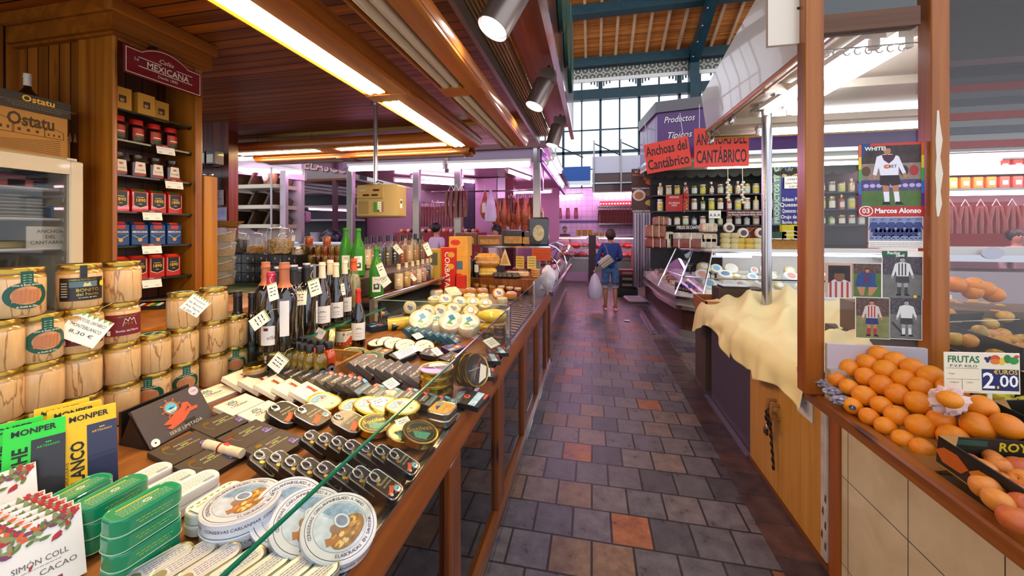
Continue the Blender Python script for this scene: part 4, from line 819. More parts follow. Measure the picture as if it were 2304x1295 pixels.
for i,(px,py,h,tl) in enumerate(((728,915,0,12),(800,930,.0,12),(832,925,.012,14),(868,925,.012,14),(905,935,0,4),(905,928,.028,6))):
 p=ondeck(px,py,h+.008);put('gold_tin',gold_tin,place(p,R(-4),R(tl)),f'golden rounded tin with a sea picture, {["alone at the left of its row", "second in its row", "third in its row", "fourth, under a white card", "lower of the pair beside the glass", "upper of the pair beside the glass"][i]}','golden rounded tins')
b=ondeck(853,905,.055);price_tag('white card lying on the golden tins',0,0,0,.055,.06,R(15),2,(0,0,1),6,False,None,True,b).matrix_world=place(b,R(-30),R(20))
def pr_sot(g,M):
 r=.058;g.disc(r*.95,r*.95,mat('#22302c',.3,coat=.3),M,28,.0002);g.ring(r*.8,r*.83,GOLDL,M,28,.0003);g.poly([(-r*.6,-r*.5,.0004),(r*.1,-r*.6,.0004),(0,-.002,.0004),(-r*.2,r*.45,.0004),(-r*.7,r*.1,.0004)],mat('#3a8a72',.4,var=.4,vs=60),M);g.text('Sotileza',.03,GOLDL,M@RZ(-.9),.0,.012,.0006,sh=.2,bold=.015)
def sot(h=.028):
 t=thing('round_tin','x','tin');r=.062;g=MB();g.lathe([(r-.003,0),(r,.003),(r,h-.004),(r+.0015,h-.002),(r,h),(r-.004,h-.0012)],GB,None,32);obj('body',g,t);g=MB();pr_sot(g,T(0,0,h-.001));obj('lid',g,t);return t
for i,(px,py,h,tl) in enumerate(((845,965,.0,8),(908,985,0,10),(942,985,.012,17))):
 p=ondeck(px,py,h+.012);put('sot',sot,place(p,R(10),R(tl),R(-4)),f'round gold tin with a dark green lid, {ORD[i]} of three from the left','round dark green lidded tins')
b=ondeck(908,950,.06);price_tag('white card on the dark green lidded tins',0,0,0,.05,.045,R(15),2,(0,0,1),8,False,None,True,b).matrix_world=place(b,R(-35),R(25))
ERI=mat('#d8923a',.35,coat=.3)
def pr_eri(g,M):
 g.poly([(p[0]*.84,p[1]*.84,.0003) for p in rrect(.10,.095,.02,5)],mat('#e2a84a',.4,var=.2,vs=60),M);g.poly([(-.03,.01,.0005),(.0,.03,.0005),(.01,.012,.0005)],NAVY,M);g.rect(.0,.035,.012,.03,mat('#8aa0b8',.4),M,.0004);g.scrib(-.03,.03,-.012,mat('#6a3a1a',.5),M,.003,.0006,3)
for k in range(2):
 p=ondeck(1000,948,.0);put('eri',lambda:tin(rrect(.10,.095,.02,5),.026,mat('#a9a59a',.25,.9),ERI,pr_eri,None,mat('#d8d4c8',.2,1),.003),place((p.x-.01,p.y,deck(p.x)+.002+.027*k),R(-5),R(3)),f'square-cornered silver tin with an orange lid, {["lower", "upper"][k]} of two by the glass','orange lidded tins')
def pr_gr(g,M):
 r=.075;g.disc(r*.93,r*.93,mat('#3a2c2a',.35,coat=.3),M,30,.0002);g.poly([(-r*.1,-r*.8,.0004),(r*.6,-r*.62,.0004),(r*.85,0,.0004),(r*.4,r*.3,.0004)],mat('#e3d6bd',.4),M)
 for q in range(5):g.poly([(-r*.3+q*.006,-r*.2+q*.008,.0006),(r*.2+q*.006,r*.5+q*.003,.0006),(r*.25+q*.006,r*.46+q*.003,.0006),(-r*.24+q*.006,-r*.26+q*.008,.0006)],mat('#9a4a3a',.5),M)
 g.scrib(-r*.7,r*.2,r*.1,WH,M,.004,.0007,4)
def gold_round():
 t=thing('round_tin','x','tin');r,h=.075,.032;g=MB();g.lathe([(r-.003,0),(r+.001,.002),(r,.005),(r,h-.005),(r+.0015,h-.003),(r+.001,h),(r-.005,h-.0015)],GB,None,36);obj('body',g,t);g=MB();pr_gr(g,T(0,0,h-.001));obj('lid',g,t);return t
p=ondeck(982,893)
for k in range(4):put('gold_round',gold_round,place((p.x,p.y,deck(p.x)+.004+.0325*k),.3*k),f'round golden tin in the upright stack near the glass, {ORD[3 - k]} from the top','round golden tins stacked')
p=ondeck(1046,868)
for k in range(3):put('gold_round',gold_round,T(p.x-.026+.033*k,p.y,deck(p.x)+.078)@RZ(R(-28))@RY(R(72))@RZ(PI/2),f'round golden tin standing on its edge against the glass, {ORD[2 - k]} from the right','round golden tins on edge')
# ---------------------------------------------------------------- bottles
DKG=mat('#0d0a09',.06,coat=1.0,spec=.8);AMB=mat('#2a1206',.06,coat=1.0,spec=.8);ROSE=mat('#4a1714',.06,coat=1.0)
GGL=glass((.10,.50,.06),.02,1.5,1.0,.5,(.07,.36,.04));CLR=glass((.93,.94,.92),.015,1.5,1.3,.06,(.9,.88,.82))
BDX=[(.86,0),(1,.015),(1,.60),(.93,.66),(.62,.72),(.40,.76),(.37,.80),(.36,.93),(.40,.935),(.40,.96),(.37,.965),(.37,1)]
BRG=[(.86,0),(1,.015),(1,.42),(.92,.52),(.72,.62),(.50,.71),(.38,.78),(.34,.86),(.34,.95),(.38,.955),(.38,.975),(.34,.98),(.34,1)]
CID=[(.86,0),(1,.015),(1,.50),(.93,.58),(.7,.68),(.5,.76),(.42,.80),(.40,.86),(.36,.90),(.36,.93),(.44,.94),(.44,.97),(.38,.98),(.38,1)]
SPI=[(.9,0),(1,.02),(1,.62),(.95,.68),(.6,.74),(.42,.77),(.38,.80),(.38,1)]
MIN=[(.9,0),(1,.02),(1,.56),(.94,.63),(.6,.70),(.40,.75),(.36,.8),(.36,.98),(.42,.99),(.42,1)]
FLA=[(.92,0),(1,.03),(1,.62),(.93,.74),(.66,.82),(.5,.84),(.5,.87)]
def bottle(R_,h,prof,m,cap=None,lab=None,fill=None,fillm=None,sy=1.0):
 t=thing('bottle','x','bottle');g=MB();pf=[(r*R_,z*h) for r,z in prof]
 g.lathe(pf,m,None,20,sy=sy)
 if fill:g2=[(r*.93,max(z,.004)) for r,z in pf if z<=fill*h];g.lathe(g2,fillm,None,20,sy=sy)
 obj('glass_body',g,t)
 if cap:
  z0,cm,extra=cap;g=MB();q=[(r*R_*1.06+.0006,z*h) for r,z in prof if z>=z0];q=[(q[0][0],z0*h)]+q;q[-1]=(q[-1][0],h*1.004);g.lathe(q,cm,None,18,sy=sy if sy>.8 else 1)
  if extra:g.lathe([(q[-1][0]*1.02,h*.985),(q[-1][0]*1.02,h*1.007),(.0001,h*1.008)],extra,None,18,cap=False)
  obj('cap',g,t)
 if lab:
  z0,z1,hw,lm,fn=lab;g=MB();r=R_+.0008;g.lathe([(r,z0*h),(r,z1*h)],lm,None,14,a0=-hw,a1=hw,cap=False,sy=sy)
  if fn:fn(g,lambda q:cyl(r+.0005,0,(z0+z1)/2*h+q),(z1-z0)*h)
  obj('label',g,t)
 return t
def lb_ost(g,W,hh):
 g.text('2015',.008,GREY,None,.004,0,warp=W(hh*.28));g.text('Ostatu',.017,INK,None,.004,0,bold=.02,warp=W(hh*.12))
 for i in range(3):g.wp(W(-hh*(.1+.1*i)),((-.022,0),(.024-.006*i,0),(.024-.006*i,.0016),(-.022,.0016)),LGREY)
def lb_mtn(g,W,hh):
 pts=[(-.014,0),(-.006,.012),(-.001,.004),(.006,.012),(.012,.004),(.02,.006)]
 for a,b in zip(pts,pts[1:]):g.tube([W(hh*.1)(a),W(hh*.1)(b)],.0011,INK,n=4)
 for i in range(2):g.wp(W(-hh*(.12+.16*i)),((-.016,0),(.02,0),(.02,.003),(-.016,.003)),LGREY if i else mat('#c08080',.5))
def lb_ste(g,W,hh):
 g.text('elSte',.022,mat('#5a2030',.5),None,.004,0,sh=.2,warp=W(-hh*.12));g.wp(W(hh*.25),((-.03,0),(-.012,0),(-.012,.012),(-.03,.012)),MAROON);g.wp(W(hh*.2),((.018,0),(.036,.006),(.036,.009),(.024,.006)),INK)
def lb_pic(g,W,hh):
 g.text('PIC',.016,WH,None,0,0,bold=.02,warp=W(-hh*.06));g.wp(W(hh*.22),((-.014,-.006),(-.004,.01),(.0,.004),(.006,.012),(.015,-.006)),WH)
 for i in range(2):g.wp(W(-hh*(.28+.1*i)),((-.013,0),(.013,0),(.013,.002),(-.013,.002)),LGREY)
def lb_cid(g,W,hh):
 g.wp(W(-hh*.12),((-.02,-.024),(.02,-.024),(.02,.016),(-.02,.016)),mat('#26342a',.5));g.wp(W(-hh*.12),oval(.010,.012,14),mat('#dfe6d0',.5));g.wp(W(0),((-.004,0),(.008,.004),(.012,.012),(0,.006)),mat('#3a8a3a',.5));g.text('Sidra',.013,INK,None,0,0,sh=.3,warp=W(hh*.32))
def aimz(p,off=0.0):return RZ(math.atan2(-p.y,-p.x)+off)
CAPB=mat('#1d1a1a',.35);CAPBR=mat('#a8603c',.4);CAPP=mat('#b8224a',.35);CAPR=mat('#c42a14',.4);CAPC=mat('#e9dcc0',.4);SIL=mat('#cfcfd2',.3,.6)
LBW=mat('#ebe5dc',.55)
WB={'pink':(.043,BRG,DKG,(.74,CAPP,None),(.10,.34,.95,LBW,lb_ste)),'brown':(.040,BDX,DKG,(.72,CAPBR,None),None),'magnum':(.044,BDX,DKG,(.72,CAPBR,None),(.18,.58,.35,LBW,None)),'ost':(.040,BDX,DKG,(.74,CAPB,SIL),(.12,.46,1.05,LBW,lb_ost)),'osta':(.040,BDX,AMB,(.74,CAPB,SIL),(.12,.46,1.05,LBW,lb_ost)),'rose':(.040,BRG,ROSE,(.72,CAPB,SIL),(.10,.44,1.0,LBW,lb_ost)),'mtn':(.042,BRG,DKG,(.73,CAPC,None),(.08,.34,1.05,LBW,lb_mtn)),'mtna':(.042,BRG,AMB,(.73,CAPC,None),(.08,.34,1.05,LBW,lb_mtn)),'red':(.041,BRG,DKG,(.74,CAPR,None),(.12,.42,1.1,LBW,lb_mtn)),'oil':(.038,BDX,DKG,(.76,CAPB,None),(.14,.40,.8,BLK,None)),'plain':(.040,BDX,DKG,(.74,CAPB,SIL),None)}
def wine(kind,px,pyb,pyt,z,label,off=.0):
 p,h=stand(px,pyb,pyt,z);R_,pf,m,cap,lab=WB[kind];key=('wine',kind,round(h,3))
 put(key,lambda:bottle(R_*h/.33,h,pf,m,cap,lab),T(*p)@aimz(p,off),label,'wine bottles on the glass shelf')
Z1=1.121
for a in[('brown',598,770,590,Z1,'wine bottle with brown capsule behind the pink capped one'),('plain',626,768,601,Z1,'slim black bottle with silver-rimmed cap left of the white-labelled dark bottle'),('magnum',640,785,591,Z1,'tall dark bottle with brown capsule and narrow white label'),('plain',661,765,597,Z1,'dark bottle with silver-topped black capsule in the back row behind two price cards'),('plain',690,750,593,Z1,'dark bottle with silver-topped black capsule in the back row, right of the string'),('mtna',725,735,590,Z1,'wine bottle with cream capsule mostly hidden behind the rose bottle'),('mtn',743,720,585,Z1,'wine bottle with cream capsule, leftmost of the back cream capped pair'),('mtna',776,708,586,Z1,'wine bottle with cream capsule at the right end of the back row'),('ost',672,752,602,Z1,'dark wine bottle with black capsule and white label, left of the amber one'),('osta',697,743,597,Z1,'amber wine bottle with black capsule and white label with a card on its neck'),('rose',724,729,594,Z1,'reddish wine bottle with black capsule and white label'),('mtn',756,722,591,Z1,'dark wine bottle with cream capsule and mountain label in front row'),('pink',610,788,612,Z1,'wide dark wine bottle with a pink capsule and a white label')]:wine(*a)
p_=ondeck(806,775);wine('red',806,776,650,p_.z+.002,'small dark wine bottle with a bright red capsule standing before the cheese case')
for px,pyb,pyt,w_ in((535,838,655,'left'),(568,832,658,'right')):wine('oil',px,pyb,pyt,ondeck(px,pyb).z+.002,f'dark oil bottle with a matt black cap next to the tuna jars, {w_} one')
for i,(px,py,d,w_,h_,rot,s_) in enumerate(((584,720,1.62,.055,.075,-50,'on the dark oil bottle'),(614,656,1.62,.04,.075,20,'on the pink capped bottle'),(653,668,1.78,.07,.065,-38,'with string, left of a pair over the white label'),(672,670,1.82,.075,.07,5,'right of a pair over the white label'),(708,646,1.9,.055,.085,22,'on the amber bottle'),(772,650,2.2,.02,.07,15,'seen edge-on on the mountain label bottle'))):
 price_tag(f'white price card hanging {s_}',px,py,d,w_,h_,R(rot),3,(.2,-.9,.3),20+i)
 # sauces in a wooden tray
t=thing('wooden_tray','shallow wooden tray holding the green sauce bottles','tray',T(0,0,0));TW=wood('#8a5a2c','#b57f44','x',1,.5,knots=False);tx0,tx1,ty0,ty1=-1.52,-1.17,1.545,1.80
for a in((tx0,tx1,ty0,ty0+.012),(tx0,tx1,ty1-.012,ty1),(tx0,tx0+.012,ty0,ty1),(tx1-.012,tx1,ty0,ty1)):g=MB();g.box(*a,deck(tx1)-.002,deck(tx0)+.045,TW);obj('side',g,t)
g=MB();g.add([(tx0,ty0,deck(tx0)+.002),(tx1,ty0,deck(tx1)+.002),(tx1,ty1,deck(tx1)+.002),(tx0,ty1,deck(tx0)+.002)],[(0,1,2,3)],TW);obj('base',g,t)
def lb_sau(g,W,hh):
 g.wp(W(0),oval(.021,.026,18),GREY);g.wp(cyl(.0288,0,.066),oval(.018,.023,18),BLK);g.wp(cyl(.0291,0,.066),((-.008,-.006),(.006,.012),(.012,-.004),(.002,-.01)),mat('#9a3a2a',.5));g.wp(cyl(.0291,0,.052),((-.012,-.002),(.012,-.002),(.012,.002),(-.012,.002)),WH)
def sauce(m):
 t=bottle(.028,.175,FLA,m,None,(.3,.301,.02,BLK,lb_sau));g=MB();g.lathe([(.015,.15),(.018,.152),(.018,.178),(.016,.181),(.0001,.181)],CAPB,None,18,cap=False);obj('cap',g,t);return t
SG=mat('#6e5a16',.12,coat=1.0,var=.25,vs=60);SO=mat('#c2440c',.12,coat=1.0)
for i,(px,py,c) in enumerate(((720,777,'g'),(697,775,'g'),(682,771,'g'),(668,769,'g'),(654,768,'g'),(740,768,'o'),(724,764,'o'),(708,763,'o'),(694,759,'g'),(680,757,'g'))):
 z=1.135
 for _ in range(5):p=onz(px,py,z);z=deck(p.x)+.186
 p.z=deck(p.x)+.004;put(('sauce',c),lambda:sauce(SG if c=='g' else SO),T(*p)@aimz(p,.35),f'squat {"olive green" if c == "g" else "orange red"} sauce bottle with black screw cap, {["front corner of the tray", "second along the front row", "third along the front row", "fourth along the front row", "last along the front row", "orange one nearest", "middle orange one", "farthest orange one", "rear row, right", "rear row, left"][i]}','sauce bottles in the tray')
def small_jar(r,h,cont,lidm,lab=None):
 t=make_jar(None,r,h,cont,lidm)
 if lab:g=MB();g.lathe([(r+.0006,h*.12),(r+.0006,h*.66)],lab,None,14,a0=-1.1,a1=1.1,cap=False);g.text('bonito',h*.14,WH,None,0,0,warp=cyl(r+.001,0,h*.4));obj('label',g,t)
 return t
p=ondeck(612,848);put('jarc',lambda:small_jar(.045,.10,mat('#b58a4e',.3,coat=1.0,var=.2,vs=40),GOLD,CHAR),T(p.x,p.y-.02,deck(p.x)+.006)@aimz(p),'small jar with a dark label and gold lid below the pink capped bottle')
put('jarc',None,T(p.x+.02,p.y-.11,deck(p.x)+.002)@aimz(p),'small gold-lidded jar half hidden in front of the wooden tray')
price_tag('white price card tied to the small gold-lidded jar',626,815,1.58,.062,.066,R(-35),3,(.2,-.9,.25),31)
# round green tins and tomato-red tin behind the sauces
def gr_lid(g,M):
 r=.07;g.disc(r*.96,r*.96,DGREEN,M,30,.0002);g.ring(r*.9,r*.93,GOLDL,M,30,.0003);g.disc(r*.45,r*.45,CREAM,M,20,.0003,(0,-r*.12));g.disc(r*.38,r*.38,mat('#b0603a',.4,var=.3,vs=60),M,18,.0005,(0,-r*.12))
 for i,ch in enumerate('FILETES DE ANCHOA'):
  if ch!=' ':a=R(150-i*7.6);g.text(ch,.012,CREAM,M@T(r*.7*math.cos(a),r*.7*math.sin(a),.0005)@RZ(a-PI/2))
def green_round(h=.03):
 t=thing('round_tin','x','tin');r=.072;g=MB();g.lathe([(r-.003,0),(r+.001,.002),(r,.005),(r,h-.005),(r+.0015,h-.003),(r+.001,h),(r-.005,h-.0015)],mat('#c2b578',.3,.8),None,34);obj('body',g,t);g=MB();gr_lid(g,T(0,0,h-.001));obj('lid',g,t);return t
p=ondeck(742,800);put('green_round',green_round,T(p.x,p.y+.03,deck(p.x)+.073)@RZ(R(-50))@RX(R(82)),'round dark green tin standing on edge behind the sauces','round dark green tins')
for i,(px,py,tl) in enumerate(((800,805,14),(830,812,8))):p=ondeck(px,py,.012);put('green_round',green_round,place(p,0,R(tl)),f'round dark green tin lying flat, {["left", "right"][i]} of two behind the grey cartons','round dark green tins')
price_tag('white price card beside the upright green tin',720,750,2.0,.05,.05,R(-25),2,(.2,-.9,.25),33)
t=thing('paper_can','wide can with a cream label and red pepper picture','tin',T(*ondeck(777,775)));t.rotation_euler=(0,0,math.atan2(-t.location.y,-t.location.x));r=.062;zb=.0;g=MB();g.lathe([(r,.0),(r+.001,.003),(r,.006),(r,.10),(r+.0015,.103),(r,.106),(r-.005,.103)],GOLDL,None,30);obj('body',g,t)
g=MB();g.lathe([(r+.0008,.012),(r+.0008,.095)],mat('#e2d7bd',.5),None,20,a0=-1.4,a1=1.4,cap=False);W=lambda q:cyl(r+.0014,0,q);g.text('★ CO',.02,mat('#8a2a1a',.5),None,.01,0,warp=W(.075));g.wp(W(.05),((0,-.02),(.03,.015),(.045,.012),(.05,-.018)),mat('#c8401a',.5));g.wp(W(0),((-.08,.012),(.08,.012),(.08,.032),(-.08,.032)),mat('#b5381c',.5));obj('label',g,t)
# oval tins, dark cartons and small blue boxes before the cheese
def oval_tin():return tin(oval(.075,.048),.03,mat('#4a3524',.3,.6),mat('#e8dcc4',.35,coat=.3),lambda g,M:(g.scrib(-.03,.04,.01,MAROON,M,.005,.0004,2),g.scrib(-.02,.03,-.006,INK,M,.003,.0004,4),g.disc(.008,.006,mat('#4a1a24',.5),M,10,.0005,(.03,-.016))),None,mat('#8a6c3c',.25,.9),.003)
for i,(px,py,tl) in enumerate(((852,780,10),(868,778,30),(884,780,30),(908,784,32),(950,786,34))):p=ondeck(px,py,.022);put('oval_tin',oval_tin,place(p,R(-20),R(tl)),f'oval cream-lidded tin in the row before the cheese, {ORD[i]} from the left','oval cream tins')
def pr_box(c2):
 return lambda g,M,sx,sy:(g.text('Cantabria',.012,WH,M,-.004,sy*.25,.0004,bold=.01),g.disc(sx*.2,sy*.2,c2,M,14,.0004,(sx*.12,-sy*.15)),g.disc(sx*.1,sy*.11,mat('#e0c090',.5),M,12,.0005,(sx*.12,-sy*.15)),g.rect(-sx*.45,-sx*.1,-sy*.35,-sy*.1,mat('#8aa0a8',.5),M,.0004))
def boxk(c,c2,sx=.085,sy=.075,sz=.03):return carton('seafood_carton','carton',sx,sy,sz,c,pr_box(c2),mat('#1a2a30',.5))
BLUEB=mat('#1a2c5c',.4);TEALB=mat('#2c5868',.4);PURB=mat('#3a2458',.4);BLKB=mat('#1d1a1c',.4);OR_=mat('#c8562a',.5);DKOL=mat('#4a4a2c',.4)
for i,(px,py) in enumerate(((851,725),(846,742),(892,738))):p=ondeck(px,py,.0);put('bx_navy',lambda:boxk(BLUEB,OR_,.12,.10,.035),place((p.x,p.y,p.z+[.05,.004,.03][i]),R(-30),R([28,5,36][i])),f'navy seafood carton left of the cheese case, {["upper left", "lower left", "leaning right"][i]} one','navy seafood cartons')
shingle('bx_teal',lambda:boxk(TEALB,OR_),(-1.17,2.30,0),(-.86,2.26,0),7,R(36),'small teal seafood carton in the zigzag row, {0} from the left','small teal cartons',dz=.034)
for i,(px,py,c) in enumerate(((905,806,'o'),(858,798,'g'),(968,800,'o'),(1020,788,'b'),(1015,812,'o'))):
 p=ondeck(px,py,.01);put(('bx',c),lambda:boxk({'o':BLKB,'g':DKOL,'b':PURB}[c],OR_,.13,.09,.025),place(p,R([-18,-8,6,-25,-12][i]),R(10)),f'{dict(o="black", g="olive green", b="purple")[c]} seafood carton {["under a long white card", "left of the black ones", "near the gold stack", "with a prawn picture by the glass", "beside the price card"][i]}','mixed seafood cartons')
def pr_prawn(g,M,sx,sy):g.disc(.018,.014,mat('#d4572e',.5),M,14,.0004,(.0,sy*.18));g.disc(.009,.007,INK,M,10,.0006,(.003,sy*.18));g.poly([(-sx*.48,-sy*.1,.0004),(sx*.48,-sy*.02,.0004),(sx*.48,-sy*.3,.0004),(-sx*.48,-sy*.36,.0004)],mat('#a8c4d8',.4,var=.3,vs=50),M);g.text('MUERGOS',.012,WH,M,-.01,sy*.38,.0004);g.poly([(sx*.1,-sy*.48,.0005),(sx*.46,-sy*.46,.0005),(sx*.46,-sy*.34,.0005),(sx*.1,-sy*.4,.0005)],mat('#c8452c',.4),M)
for i,(px,py) in enumerate(((1100,812),(1085,845),(1060,905),(1118,795))):p=ondeck(px,py,.004);put('prawn',lambda:carton('prawn_carton','carton',.13,.12,.022,BLKB,pr_prawn,mat('#26303a',.5)),place(p,R([20,14,-8,24][i]),R([4,5,6,2][i])),f'black prawn carton with a pale blue band near the glass, {["second farthest", "third farthest", "nearest the camera", "farthest"][i]}','black prawn cartons')
for i,(px,py,w_,h_,rot) in enumerate(((915,790,.17,.055,-12),(983,790,.05,.06,-20),(880,862,.07,.05,-8),(940,755,.07,.05,-15),(888,722,.05,.06,-20),(1106,770,.10,.075,-20))):
 b=ondeck(px,py,.06);o=price_tag(f'white card lying among the cartons {["across the olive and black ones", "right of the oval tins", "on the grey script cartons", "on the oval tins", "on the navy carton", "by the small glass jars"][i]}',0,0,0,w_,h_,0,3,(0,0,1),40+i,False,None,i<5,b);o.matrix_world=place(b,R(rot),R(30))
for i,(px,py,k) in enumerate(((1096,760,0),(1124,772,0),(1124,772,1))):p=ondeck(px,py);put('jarhoney',lambda:small_jar(.04,.062,mat('#7a4a1a',.2,coat=1.0),GOLD,CHAR),T(p.x,p.y,deck(p.x)+.002+k*.0625)@aimz(p),f'squat gold-lidded jar by the glass post, {["behind the pair", "lower of the pair", "upper of the pair"][i]}','squat jars by the glass')
# ---------------------------------------------------------------- cheese
CH1=mat('#d8bd84',.5,var=.12,vs=18,coat=.25);CH2=mat('#e3cf98',.4,var=.1,vs=12,coat=.5);CHW=mat('#dcd2b8',.3,var=.15,vs=25,coat=.7);CHY=mat('#e0bb3a',.4,var=.1,vs=10,coat=.5);CHG=mat('#b8ae94',.7,var=.3,vs=60);CHO=mat('#c07a2a',.4,var=.15,vs=20,coat=.5);BLU=mat('#2a82b8',.4);GRC=mat('#5a9a3a',.4)
def cheese(r,h,rind,lab='flag',bump=0.0):
 t=thing('whole_cheese','x','cheese');g=MB();b=min(h*.22,r*.2);g.lathe([(r-b,0),(r-b*.3,b*.3),(r,b),(r,h-b),(r-b*.3,h-b*.3),(r-b,h),(.0001,h+.002)],rind,None,24);obj('rind',g,t)
 if lab:
  g=MB();z=h+.0032;q=r*.68
  if lab=='flag':g.disc(q,q*.8,WH,None,18,z);g.poly([(-q*.7,q*.2,z+.0004),(0,q*.6,z+.0004),(q*.3,0,z+.0004),(-q*.4,-q*.3,z+.0004)],BLU);g.poly([(q*.1,-q*.1,z+.0004),(q*.8,q*.3,z+.0004),(q*.6,-q*.5,z+.0004)],GRC)
  elif lab=='red':g.disc(q,q*.7,WH,None,18,z);g.ring(q*.78,q*.95,mat('#a82a2a',.5),None,18,z+.0004,1,.7);g.scrib(-q*.5,q*.5,0,INK,None,.003,z+.0005,3)
  else:g.disc(q,q,mat('#d8d0c8',.5),None,18,z);g.disc(q*.5,q*.5,mat('#6a7fa8',.5),None,14,z+.0004,(q*.2,q*.2));g.disc(q*.3,q*.25,mat('#a85a4a',.5),None,12,z+.0005,(-q*.2,-q*.3))
  obj('label',g,t)
 return t
n_=0
def putc(key,b,px,py,r_px,tilt,lab,yaw=0.0,zo=0.0):
 p=ondeck(px,py,zo);put(key,b,T(*p)@RZ(math.atan2(-p.y,-p.x)+yaw)@RY(R(tilt)),lab,'cheeses in the chilled case')
mk={'y':lambda:cheese(.052,.075,CH2,'mix'),'c':lambda:cheese(.06,.06,CH1,'mix'),'big':lambda:cheese(.085,.085,CHW,'flag'),'red':lambda:cheese(.06,.055,CH1,'red'),'gr':lambda:cheese(.05,.06,CHG,None),'or':lambda:cheese(.062,.05,CHO,'mix'),'cyl':lambda:cheese(.055,.062,CH2,'red')}
for k,px,py,tl,zo,lab in(('y',922,690,82,.058,'yellow cheese wheel standing on edge under the steel rail'),('big',948,733,38,.05,'large wrapped yellow cheese tilted forward, leftmost in the front row'),('big',982,742,14,.018,'large wrapped cheese lying nearly flat, second in the front row'),('big',1014,734,42,.055,'large wrapped cheese with a blue label, third in the front row'),('big',1053,742,30,.04,'large wrapped cheese with a blue and green label, last in the front row'),('c',962,708,50,.07,'tan cheese wheel tilted forward in the second row, leftmost'),('c',990,706,52,.07,'tan cheese wheel tilted forward in the second row, second'),('c',1020,704,38,.08,'tan cheese wheel in the second row, third'),('red',1059,708,34,.08,'tan cheese with a red oval label in the second row'),('c',978,684,8,.06,'pale cheese wheel lying flat in the third row'),('c',1002,682,40,.09,'pale cheese wheel leaning in the third row'),('c',1034,688,42,.09,'pale cheese wheel leaning in the third row, right of the middle'),('red',1064,688,30,.08,'small wrapped cheese with a silver label in the third row'),('red',1092,692,30,.08,'small wrapped cheese beside the yellow loaves'),('cyl',1056,676,4,.05,'banded cream cheese drum at the back, left one'),('cyl',1087,676,4,.05,'banded cream cheese drum at the back, right one'),('gr',1130,683,3,.03,'grey rinded goat cheese near the glass post'),('or',1122,664,48,.09,'orange rinded cheese with an oval label leaning at the back'),('or',1058,660,4,.05,'flat orange cheese behind the drums, left'),('or',1085,660,4,.05,'flat orange cheese behind the drums, right'),('or',1036,660,4,.05,'flat orange cheese behind the white block'),('or',1150,668,6,.03,'flat orange cheese at the far right by the glass')):
 putc(k,mk[k],px,py,0,tl,lab,zo=zo)
for i,(px,py,zo) in enumerate(((1112,742,.0),(1112,742,.105))):
 p=ony(px,py,2.66);p.z=deck(p.x)+.047+.085*i;g=MB();g.ell((.125,.075,.046),CHY,None,24,12,.06,2.5,i);tag(obj('cheese_loaf',g,M=T(*p)@RZ(R(8-10*i))),f'long yellow cheese loaf in plastic by the glass post, {["lower", "upper"][i]} of two','cheese','yellow cheese loaves')
p=ondeck(905,728,.035);g=MB();g.tube([(-.1,0,0),(0,0,.004),(.1,0,0)],.045,CHY,n=16);tag(obj('cheese_loaf',g,M=T(*p)@RZ(R(35))),'yellow cheese roll lying left of the wrapped wheels','cheese')
def block(a,s,seed):
 g=MB();g.box(-s,s,-s,s,0,s*1.5,CHW,None,s*.25);return g
for px,py,s,rz,tl,lab in((982,672,.062,20,0,'white wrapped cheese block with a reddish top'),(1016,672,.068,50,24,'white cheese block tilted on its corner')):
 p=ondeck(px,py,.04 if tl else .0);o=tag(obj('cheese_block',block(0,s,1),M=T(*p)@RZ(R(rz))@RX(R(tl))),lab,'cheese')
 if not tl:g=MB();g.disc(s*.7,s*.7,OR_,None,16,s*1.502);obj('label',g,o)
 # ---- spirits, liqueurs and cider on the back shelf
BZ=1.161
LQ={'amber':'#9a5a14','gold':'#b8862a','cream':'#d8b888','dark':'#1c0f10','copper':'#a05424','rose':'#b87868','olive':'#5a4a1e'}
def spirit(c,h,big):
 return bottle(h*(.15 if big else .19),h,SPI if big else MIN,CLR,(.80 if big else .8,mat('#141214',.3,coat=.3) if big else mat('#d8c49a',.4),None),(.14,.5,.75,mat(LQ[c],.2,coat=1.0),lb_pic),.66,mat(LQ[c],.12,coat=1.0))
for i,(px,c) in enumerate(((826,'cream'),(840,'rose'),(855,'dark'),(872,'olive'),(888,'dark'),(905,'copper'),(921,'cream'),(934,'gold'),(948,'amber'))):
 p,h=stand(px,604-(px-826)*.14,[534,532,530,529,529,528,527,526,526][i],1.30);put(('spirit',c,round(h,2)),lambda:spirit(c,h,True),T(*p)@aimz(p),f'tall clear spirit bottle with black cap and {dict(cream="cream", rose="pinkish", dark="black", olive="olive", copper="copper", gold="golden", amber="amber")[c]} drink, {ORD[i]} from the left','spirit bottles on the raised step')
for i,(px,c) in enumerate(((897,'cream'),(914,'gold'),(928,'copper'),(940,'cream'),(951,'rose'),(961,'dark'),(969,'gold'),(977,'olive'),(985,'amber'))):
 p,h=stand(px,650-(px-897)*.33,594-(px-897)*.19,BZ);put(('mini',c,round(h,2)),lambda:spirit(c,h,False),T(*p)@aimz(p),f'small corked bottle with {c if c != "dark" else "black"} drink in the row along the rail, {ORD[i]} from the left','small bottles along the rail')
def cider(h):return bottle(h*.135,h,CID,GGL,None,(.12,.42,.6,LBW,lb_cid))
for px,pyb,pyt,z,lab in((778,618,512,1.30,'tall green cider bottle, left of the rear pair'),(806,620,513,1.30,'tall green cider bottle with label, right of the rear pair'),(847,668,556,BZ,'green cider bottle in front with a white card on its neck')):
 p,h=stand(px,pyb,pyt,z);put(('cider',round(h,2)),lambda:cider(h),T(*p)@aimz(p),lab,'green cider bottles')
